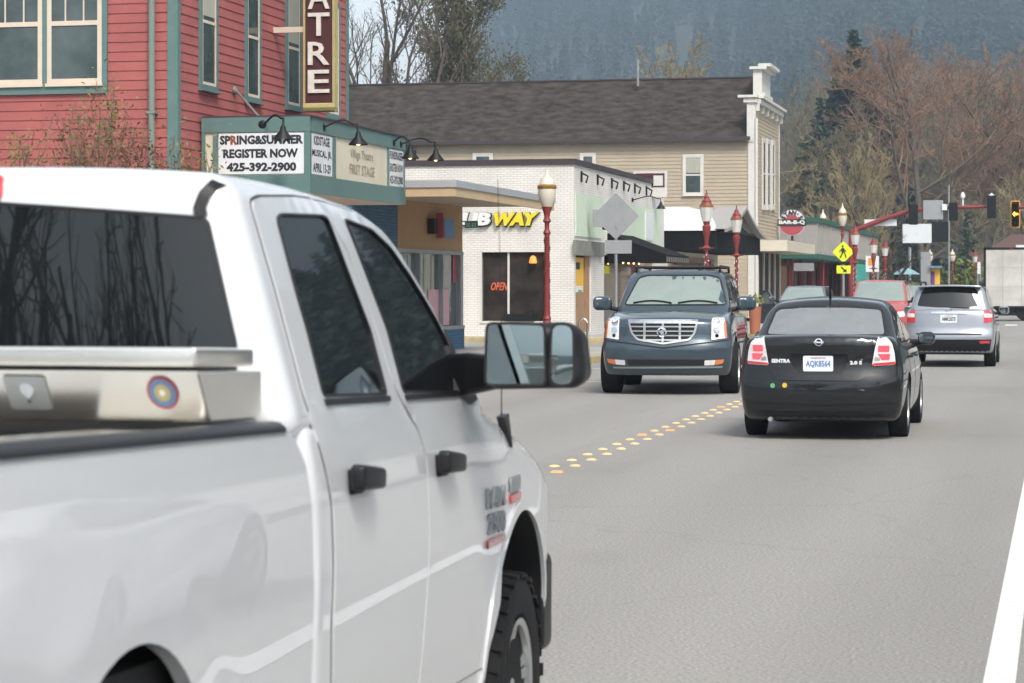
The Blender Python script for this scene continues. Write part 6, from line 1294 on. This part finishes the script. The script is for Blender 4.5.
p = gpt(906, 150); um = thing('patio_umbrella', 'faded teal patio umbrella far up the street', 'umbrella', p)
m = MB(); m.lathe([(.9, 2.35), (.5, 2.6), (.03, 2.8)], (p.x, p.y, 0), 10); obj('umbrella_canopy', m, M['umbrella'], um); m = MB(); m.tube([(p.x, p.y, 0), (p.x, p.y, 2.7)], .03, 6); obj('umbrella_pole', m, M['steel'], um)
# planter
p = gpt(755, 74, .15); pt = thing('planter', 'terracotta planter with green shrub behind the teal SUV', 'planter', p)
m = MB(); m.lathe([(.14, .15), (.15, .2), (.20, .95), (.22, 1.0), (.18, 1.0)], (p.x, p.y, 0), 16); obj('pot', m, M['terracotta'], pt, smooth=40)
m = MB(); rnd = random.Random(3)
for k in range(90):
    c = Vector((p.x+rnd.gauss(0, .13), p.y+rnd.gauss(0, .13), 1.1+abs(rnd.gauss(0, .12)))); a = Vector((rnd.uniform(-1, 1), rnd.uniform(-1, 1), rnd.uniform(-.3, 1))).normalized()*.09; b = a.orthogonal().normalized()*.03; m.quad(c-a, c+b, c+a, c-b)
obj('shrub', m, M['leaf_green'], pt)
# box truck across the junction
p = gpt(984, 112); bx = thing('box_truck', 'white box truck with grimy side crossing the junction at the right edge', 'truck', p)
F = Face((p.x, p.y, 0), (1, 0, 0), (0, -1, 0)); s = FPX/112; zt = 1.63+(286-249)/s; zb_ = 1.63-(306-286)/s
m = MB(); F.box(m, .06, 7.2, zb_, zt, -2.4, 0); obj('cargo_box', m, M['skirt_white'], bx)
m = MB(); F.box(m, -.02, .09, zb_-.05, zt+.06, -2.42, .02); F.box(m, 0, 7.25, zt-.03, zt+.07, -2.42, .02); F.box(m, 7.2, 7.28, zb_, zt, -2.42, .02); F.box(m, 0, 7.2, zb_-.10, zb_, -2.4, .015); obj('box_frame', m, M['iron'], bx)
m = MB()
for k in range(1, 9): F.box(m, k*.85, k*.85+.02, zb_, zt-.05, 0, .008)
for k in range(1, 3): F.box(m, .09, 7.2, lerp(zb_, zt, k/3), lerp(zb_, zt, k/3)+.015, 0, .007)
obj('panel_joint', m, M['sign_back'], bx)
m = MB()
for k in range(4): F.box(m, 1.2+k*1.8, 1.3+k*1.8, zt, zt+.04, .0, .03)
obj('marker_lamp', m, M['lamp_red'], bx)
m = MB(); F.box(m, .1, 7.0, zb_-.45, zb_-.10, -2.2, -.15); F.box(m, .0, .12, .45, .62, -2.3, 0); obj('chassis', m, M['seam'], bx)
m = MB(); F.box(m, 7.5, 9.3, .55, 2.1, -2.2, -.1); F.box(m, 7.5, 8.8, 2.1, 2.9, -2.15, -.15); obj('truck_cab', m, M['skirt_white'], bx, bevel=.1)
m = MB(); F.box(m, 7.9, 8.6, 2.0, 2.7, -.15, -.13); obj('side_window', m, M['tint'], bx)
for u in (1.9, 8.3):
    for d in (-.25, -2.0):
        m = MB(); c0 = F(u, .48, d); m.lathe([(.2, -.14), (.46, -.14), (.48, -.1), (.48, .1), (.46, .14), (.2, .14)], c0, 24, 'y'); obj('wheel', m, M['rubber'], bx, smooth=40)
hs2 = thing('brown_house', 'brown-roofed house behind the box truck at the right edge', 'house', (gpt(1022, 190)))
p = gpt(1022, 190); m = MB(); m.box((p.x-3.5, p.y, 0), (p.x+12, p.y+9, 3.6)); obj('wall', m, M['tan_siding'], hs2); m = MB(); m.add([(p.x-4.2, p.y-.5, 3.5), (p.x+12.5, p.y-.5, 3.5), (p.x+9, p.y+4.5, 5.8), (p.x-1, p.y+4.5, 5.8), (p.x-4.2, p.y+9.5, 3.5), (p.x+12.5, p.y+9.5, 3.5)], [(0, 1, 2, 3), (3, 2, 5, 4), (0, 3, 4), (1, 5, 2), (0, 4, 5, 1)]); obj('roof', m, mat('brown_roof', (.10, .055, .045), .9, var=.2), hs2)
m = MB(); m.box((p.x-.5, p.y+1.2, 4.1), (p.x+.6, p.y+2.2, 4.9)); obj('skylight', m, M['sign_white'], hs2)
# ================================================================ TREES
def seg_mesh(name, segs, m, parent, n=3):
    """vectorised prisms for branch segments (p0,p1,r0,r1)"""
    S = np.array(segs); p0, p1, r0, r1 = S[:, :3], S[:, 3:6], S[:, 6], S[:, 7]; d = p1-p0; L = np.linalg.norm(d, axis=1, keepdims=True)+1e-9; d = d/L
    ref = np.where(np.abs(d[:, 2:3]) < .9, np.array([[0, 0, 1.]]), np.array([[1., 0, 0]])); u = np.cross(d, ref); u /= np.linalg.norm(u, axis=1, keepdims=True)+1e-9; v = np.cross(d, u)
    K = len(S); V = np.zeros((K, 2*n, 3))
    for k in range(n):
        a = 2*math.pi*k/n; o = u*math.cos(a)+v*math.sin(a); V[:, k] = p0+o*r0[:, None]; V[:, n+k] = p1+o*r1[:, None]
    base = (np.arange(K)*2*n)[:, None, None]; Q = np.array([[k, (k+1) % n, n+(k+1) % n, n+k] for k in range(n)])[None]
    return np_mesh(name, V.reshape(-1, 3), (base+Q).reshape(-1, 4), m, parent)
def np_mesh(name, V, Q, m, parent=None, smooth=False):
    me = bpy.data.meshes.new(name); me.vertices.add(len(V)); me.vertices.foreach_set('co', V.astype(np.float32).ravel()); k = Q.shape[1]
    me.loops.add(Q.size); me.loops.foreach_set('vertex_index', Q.astype(np.int32).ravel()); me.polygons.add(len(Q)); me.polygons.foreach_set('loop_start', np.arange(len(Q), dtype=np.int32)*k)
    try: me.polygons.foreach_set('loop_total', np.full(len(Q), k, dtype=np.int32))
    except Exception: pass
    me.materials.append(m); me.update(calc_edges=True); me.validate()
    o = bpy.data.objects.new(name, me); COL.objects.link(o)
    if parent: o.parent = parent
    return o
def leaf_quads(C, size, rng, flat=.0):
    K = len(C); a = rng.normal(size=(K, 3)); a[:, 2] *= (1-flat); a /= np.linalg.norm(a, axis=1, keepdims=True); b = np.cross(a, rng.normal(size=(K, 3))); b /= np.linalg.norm(b, axis=1, keepdims=True)+1e-9
    s = size*rng.uniform(.6, 1.3, size=(K, 1)); V = np.stack([C-a*s, C+b*s*.45, C+a*s, C-b*s*.45], 1).reshape(-1, 3); return V, np.arange(K*4).reshape(-1, 4)
def branches(seed, H, trunk_r, nmain=6, lv=4, counts=(7, 7, 6, 5), ratio=(.75, .5, .45, .45, .4), up=.35, spread=.6, fork=.22, twig_r=.012, lean=0., droop=0.):
    rng = random.Random(seed); out = [[] for _ in range(lv+2)]
    def grow(p, d, L, r, l):
        ns = [6, 5, 4, 3, 2, 2][l]; q = p.copy(); dd = d.copy(); pts = [(q.copy(), r)]
        for i in range(ns):
            dd = (dd+Vector((rng.gauss(0, .10), rng.gauss(0, .10), rng.gauss(0, .07)+(up if l > 0 else .1)*.22-(droop if l > 2 else 0)))).normalized(); q2 = q+dd*(L/ns); r2 = max(twig_r*.6, r*(1-(i+1)/ns*.62)); out[l].append((*q, *q2, r*(1-i/ns*.62) if r*(1-i/ns*.62) > twig_r*.6 else twig_r*.6, r2)); q = q2; pts.append((q.copy(), r2))
        if l >= lv: return
        n = nmain if l == 0 else counts[min(l-1, len(counts)-1)]
        for k in range(n):
            t = (fork+(1-fork)*(k+rng.random())/n) if l == 0 else (.22+.78*(k+rng.random()*.8)/n); t = min(t, .999); i = min(ns-1, int(t*ns)); a, ra = pts[i]; b, rb = pts[i+1]; pp = a.lerp(b, t*ns-i)
            ax = (b-a).normalized(); o = ax.orthogonal().normalized(); o.rotate(Matrix.Rotation(rng.uniform(0, 6.283), 3, ax)); ang = rng.uniform(.45, 1.0)*spread*1.35; nd = (ax*math.cos(ang)+o*math.sin(ang)).normalized()
            grow(pp, nd, L*ratio[min(l, len(ratio)-1)]*rng.uniform(.7, 1.15)*(1-.35*t if l > 0 else 1.05-.45*t), max(twig_r, (ra)*.55), l+1)
    grow(Vector((0, 0, 0)), Vector((lean, 0, 1)).normalized(), H*.62, trunk_r, 0); return out
def bare_tree(name, label, p, seed, H, trunk_r, m, group=None, leaves=None, nleaf=0, tm='bark', lsize=None, **k):
    t = thing(name, label, 'tree', p, random.Random(seed).uniform(0, 6), group); B = branches(seed, H, trunk_r, **k); top = max(s[5] for l in B for s in l); sc_ = H/top
    B = [[tuple(np.array(s[:6])*sc_)+s[6:] for s in l] for l in B]
    seg_mesh('trunk', B[0]+B[1], M[tm], t, 7); cr = seg_mesh('crown', [s for l in B[2:] for s in l], M[m], t, 3)
    if nleaf:
        rng = np.random.default_rng(seed); T = np.array([s[3:6] for s in B[-2]+B[-3]]); T = T[rng.integers(0, len(T), nleaf)]+rng.normal(0, .12 if H < 10 else .4, (nleaf, 3)); V, Q = leaf_quads(T, lsize or .045, rng); np_mesh('leaves', V, Q, M[leaves], t)
    return t
def conifer(name, label, p, seed, H, R, m='needles', group=None, dens=1.0, base=.12, ragged=.25, cs=.42):
    t = thing(name, label, 'tree', p, 0, group); rng = np.random.default_rng(seed); segs = []; C = []; A = []
    nW = int(H*2.3*dens); 
    for i in range(nW):
        f = i/nW; z = H*(base+(1-base)*f); r = R*(1-f)**.85*(1+rng.normal(0, ragged*.5)); nb = max(3, int(8*(1-f)+3))
        for k in range(nb):
            a = rng.uniform(0, 6.283); rr = max(.15, r*rng.uniform(1-ragged*1.6, 1.1)); dz = -.28*rr+rng.normal(0, .1); e = np.array([math.cos(a)*rr, math.sin(a)*rr, z+dz]); s0_ = np.array([0, 0, z]); segs.append((*s0_, *e, .05*(1-f)+.01, .01))
            n = max(3, int(rr*5*dens)); tt = rng.uniform(.15, 1.05, n)[:, None]; c = s0_+(e-s0_)*tt; c[:, 2] -= .12*rr*tt[:, 0]**2; c += rng.normal(0, .13, c.shape)*(.4+rr*.25); C.append(c)
    C = np.concatenate(C); V, Q = leaf_quads(C, cs, rng, .55)
    seg_mesh('trunk', [(0, 0, 0, 0, 0, H*.6, H*.014+.05, H*.007), (0, 0, H*.6, 0, 0, H, H*.007, .02)]+segs, M['bark'], t, 5); np_mesh('crown', V, Q, M[m], t); return t
def at(px, Zc, z=0): return gpt(px, Zc, z)
# budding shrubs in front of the theatre
for i, (px, Zc, H, lab) in enumerate(((88, 31, 4.05, 'tallest bare budding shrub in front of the red theatre wall'), (135, 30.5, 3.85, 'budding shrub by the theatre downpipe'), (20, 31.5, 3.5, 'budding shrub under the big theatre window at the left edge'), (60, 30, 3.5, 'low budding shrub between the taller ones by the theatre'), (160, 31, 3.3, 'small budding shrub at the theatre corner board'))):
    bare_tree('shrub', lab, at(px, Zc, .15), 50+i, H*1.06, .03, 'twig_tan', 'budding shrubs by the theatre', 'leaf_rust' if i % 2 else 'leaf_green', 1000, lsize=.032, nmain=14, fork=.25, lv=3, counts=(6, 5, 4), spread=.55, up=.9, twig_r=.004)
    k = bpy.context.scene.objects; rng = np.random.default_rng(i); cr_ = COL.objects[-2] if False else None
    t = [o for o in COL.objects if o.name.startswith('shrub')][-1]
# left side, behind the tan roof
bare_tree('bare_tree', 'leafless grey-brown tree left behind the dark shingle roof', at(392, 140), 7, 25, .42, 'twig_grey', nmain=10, lv=4, counts=(7, 7, 5), fork=.12, spread=.62, up=.5, twig_r=.016)
bare_tree('bare_tree', 'leafless tree at the edge of the theatre, behind the roof', at(350, 150), 8, 24, .4, 'twig_grey', nmain=9, lv=4, counts=(7, 6, 5), fork=.15, spread=.6, up=.5, twig_r=.016)
bare_tree('olive_tree', 'dense olive-brown twiggy tree behind the shingle roof', at(434, 150), 11, 24.5, .42, 'twig_olive', leaves='needles_olive', nleaf=26000, lsize=.13, nmain=18, lv=4, counts=(9, 9, 7), fork=.08, spread=.5, up=.1, twig_r=.026).scale = (.70, .70, 1)
conifer('cedar', 'greener cedar behind the olive one, its edge against the sky', at(459, 185), 12, 25.5, 5.0, 'needles', dens=1.0, ragged=.4)
# big maples on the right
bare_tree('maple_tree', 'biggest reddish-brown leafless tree on the right, above the mast arm', at(925, 250), 21, 30.5, .5, 'twig_red', nmain=15, lv=4, counts=(9, 9, 8), fork=.12, spread=.85, up=.3, twig_r=.034)
bare_tree('maple_tree', 'reddish leafless tree at the right edge beside the biggest one', at(1003, 262), 22, 26.5, .45, 'twig_red', nmain=14, lv=4, counts=(9, 9, 7), fork=.12, spread=.85, up=.3, twig_r=.034)
bare_tree('maple_tree', 'tan-gold leafless tree rising behind the false-front roof', at(708, 215), 23, 24, .4, 'twig_gold', nmain=13, lv=4, counts=(9, 9, 7), fork=.12, spread=.8, up=.4, twig_r=.03)
bare_tree('maple_tree', 'smaller tan leafless tree left of the gold one behind the roof', at(668, 225), 24, 22.5, .35, 'twig_gold', nmain=12, lv=4, counts=(9, 8, 7), fork=.12, spread=.8, up=.4, twig_r=.03)
bare_tree('maple_tree', 'tan leafless tree in front of the tall fir', at(838, 225), 28, 19.0, .3, 'twig_olive', nmain=13, lv=4, counts=(9, 8, 6), fork=.12, spread=.75, up=.4, twig_r=.026)
bare_tree('willow_tree', 'pale yellow-green twiggy tree above the grey shop row', at(872, 185), 25, 13.5, .3, 'twig_gold', nmain=14, lv=4, counts=(9, 8, 7), fork=.06, spread=.75, up=.9, twig_r=.02)
bare_tree('street_tree', 'dark knotted bare street tree by the red street lamps', at(893, 116), 26, 4.3, .14, 'bark', nmain=8, lv=3, counts=(6, 5), fork=.4, spread=.85, up=.2, twig_r=.012)
bare_tree('maple_tree', 'golden budding tree at the right edge above the amber signal', at(1020, 200), 27, 11.5, .3, 'twig_gold', nmain=10, lv=4, counts=(7, 7, 5), fork=.2, spread=.8, up=.3, twig_r=.02)
conifer('fir_tree', 'dark blue-green fir standing between the brown trees', at(853, 262), 31, 29.6, 9.5, 'needles', dens=1.5, ragged=.30, cs=.7)
conifer('fir_tree', 'short dark fir left of the tall fir', at(820, 240), 32, 20.5, 4.6, 'needles', dens=1.3, ragged=.3, cs=.5)
conifer('fir_tree', 'mossy fir low beside the false-front building', at(806, 215), 33, 15.5, 3.6, 'needles_olive', dens=.8, ragged=.4, cs=.45)
conifer('fir_tree', 'small green fir behind the far signs', at(968, 230), 34, 9, 2.6, 'needles', dens=1, ragged=.3, cs=.35)
for i, (px, Zc, H, W_, lab) in enumerate(((958, 165, 3.6, 2.2, 'rounded yellow-green bush beside the far street lamps'), (974, 175, 3.2, 1.8, 'yellow-green bush nearest the box truck'), (908, 160, 1.9, 2.6, 'low yellow-green bush under the teal umbrella'), (893, 150, 1.7, 1.5, 'small green bush right of the red SUV'))):
    t = thing('bush', lab, 'bush', at(px, Zc), 0, 'bushes at the end of the street'); rng = np.random.default_rng(70+i); d = rng.normal(size=(900, 3)); d /= np.linalg.norm(d, axis=1, keepdims=True); d[:, 2] = abs(d[:, 2]); C = d*np.array([W_, W_*.8, H])*rng.uniform(.55, 1.05, (900, 1)); V, Q = leaf_quads(C, .22, rng); np_mesh('foliage', V, Q, M['hedge'], t); seg_mesh('stem', [(0, 0, 0, 0, 0, H*.8, .06, .03)], M['bark'], t, 5)
# brown wood in the valley behind: every tree merged, it reads as one mass
def hillz(x, y):
    r = math.hypot(x, y); a = math.degrees(math.atan2(x, y)); 
    sfun = min(1, max(0, (a+15.3)/3.0)); sfun = sfun*sfun*(3-2*sfun)
    if a > 60: sfun *= max(.55, 1-(a-60)/200)
    if a < -15.3 : sfun = .0
    t = min(1, max(0, (r-520)/2300)); t = t*t*(3-2*t)*1.0
    base = 470*t*(.18+.82*sfun)*(1+.10*math.sin(x*.004+1)+.08*math.sin(y*.0031+x*.002))
    g = 26*min(1, max(0, (r-230)/260))*min(1, max(0, (a+9)/4)) 
    if 2 < a < 60: g += 33*min(1, (a-2)/5)*min(1, (60-a)/15)*min(1, max(0, (r-225)/200))
    return base+g
nA, nR = 150, 60; V = []; 
for i in range(nA+1):
    a = R_(-180+360*i/nA)
    for j in range(nR+1): r = 190+(2780-190)*(j/nR)**1.3; x, y = r*math.sin(a), r*math.cos(a); V.append((x, y, hillz(x, y)-1.2 if r > 230 else -1.5))
Q = [(i*(nR+1)+j, (i+1)*(nR+1)+j, (i+1)*(nR+1)+j+1, i*(nR+1)+j+1) for i in range(nA) for j in range(nR)]
ho = np_mesh('hills', np.array(V), np.array(Q), M['hill']); ho['kind'] = 'structure'
for pgn in ho.data.polygons: pgn.use_smooth = True
rng = random.Random(5)
def wood(name, spots, lib, m):
    Vs = []; Qs = []; o = 0
    for (x, y, z, s, k, rot) in spots:
        V, Q = lib[k]; c, sn = math.cos(rot), math.sin(rot); W_ = np.stack([V[:, 0]*c-V[:, 1]*sn, V[:, 0]*sn+V[:, 1]*c, V[:, 2]], 1)*s+np.array([x, y, z]); Vs.append(W_); Qs.append(Q+o); o += len(V)
    w_ = np_mesh(name, np.concatenate(Vs), np.concatenate(Qs), m); w_['kind'] = 'stuff'; return w_
def lib_bare(seed):
    B = branches(seed, 20, .35, nmain=9, lv=3, counts=(8, 7), fork=.15, spread=.75, up=.4, twig_r=.045); top = max(s[5] for l in B for s in l); S = np.array([s for l in B for s in l]); S[:, :6] *= 20/top
    o = seg_mesh('tmp', S, M['bark'], None, 3); me = o.data; V = np.zeros(len(me.vertices)*3); me.vertices.foreach_get('co', V); Q = np.array([tuple(p.vertices) for p in me.polygons]); bpy.data.objects.remove(o); bpy.data.meshes.remove(me); return V.reshape(-1, 3), Q
libB = [lib_bare(100+i) for i in range(4)]
def lib_con(seed, n):
    g = np.random.default_rng(seed); C = []
    for i in range(n):
        f = g.random()**1.3; r = 3.4*(1-f)**.9*math.sqrt(g.uniform(.25, 1.1)); a = g.uniform(0, 6.283); C.append((math.cos(a)*r, math.sin(a)*r, 20*(.1+.9*f)))
    return leaf_quads(np.array(C), 1.15, g, .3)
libC = [lib_con(i, 210) for i in range(5)]
def scatter(n, a0, a1, r0, r1, smin, smax, nlib, cond=None):
    out = []
    while len(out) < n:
        a = R_(rng.uniform(a0, a1)); r = math.sqrt(rng.uniform(r0*r0, r1*r1)); x, y = r*math.sin(a), r*math.cos(a)
        if cond and not cond(x, y): continue
        out.append((x, y, hillz(x, y)-1, rng.uniform(smin, smax), rng.randrange(nlib), rng.uniform(0, 6.28)))
    return out
wood('brown_wood', scatter(190, -6.5, 3, 290, 520, .75, 1.2, 4)+scatter(70, -5.5, .5, 235, 330, .45, .75, 4), libB, M['twig_olive'])
wood('red_brown_wood', scatter(200, -4.5, 3, 320, 620, .9, 1.3, 4), libB, M['twig_red'])
wood('tan_wood', scatter(150, -9, 3, 480, 860, .8, 1.2, 4), libB, M['twig_grey'])
wood('valley_conifers', scatter(50, -7, 3, 420, 900, .7, 1.3, 5), libC, M['needles'])
wood('hill_forest', scatter(4200, -18.5, 2.5, 900, 2700, .9, 1.5, 5), libC, M['needles_far'])
wood('near_hill_forest', scatter(420, -14, 0, 700, 1100, .9, 1.4, 5), libC, M['needles_far'])
wood('side_hill_forest', scatter(420, 2.5, 34, 255, 520, .85, 1.25, 5), libC, M['needles_far'])
# trees beside and behind the camera, seen only as reflections in glass and paint
def mirror_tree(p, seed, H, m):
    t = bare_tree('bare_tree', 'leafless tree outside the picture, mirrored in the pickup windows', p, seed, H, .22, m, 'trees mirrored in the pickup windows', nmain=9, lv=3, counts=(7, 6), fork=.2, spread=.75, up=.3, twig_r=.012); return t
mt_ = mirror_tree((7, 12, .15), 81, 9, 'twig_grey')
for i, (x, y) in enumerate(((9, 22), (6.5, -14), (-7, -14), (11, 36), (-10, -17), (-6.5, -19), (-12, -20))): copy_tree(mt_, loc=(x, y, .15), rotz=i*1.3).scale = (1.4, 1.4, 1.5)
bh = thing('roadside_house', 'beige house outside the picture, mirrored in the pickup windows', 'house', (14, 14, .15)); m = MB(); m.box((13, 8, .15), (24, 26, 4.2)); obj('wall', m, M['cream'], bh); m = MB(); m.add([(12.5, 7.5, 4.1), (12.5, 26.5, 4.1), (18.5, 26.5, 7), (18.5, 7.5, 7), (24.5, 7.5, 4.1), (24.5, 26.5, 4.1)], [(0, 1, 2, 3), (3, 2, 5, 4), (0, 3, 4), (1, 5, 2)]); obj('roof', m, M['shingle'], bh)
# ================================================================ HAZE
m = MB(); m.box((-2850, -2850, -3), (2850, 2850, 640)); hz = obj('haze', m, bpy.data.materials.new('haze')); hz['kind'] = 'stuff'
hm = hz.data.materials[0]; hm.use_nodes = True; t = hm.node_tree; t.nodes.clear(); o_ = N(t, 'ShaderNodeOutputMaterial'); vv_ = N(t, 'ShaderNodeVolumePrincipled'); vv_.inputs['Color'].default_value = (.57, .77, 1.0, 1); vv_.inputs['Density'].default_value = .00060; vv_.inputs['Anisotropy'].default_value = .2
t.links.new(vv_.outputs[0], o_.inputs['Volume'])
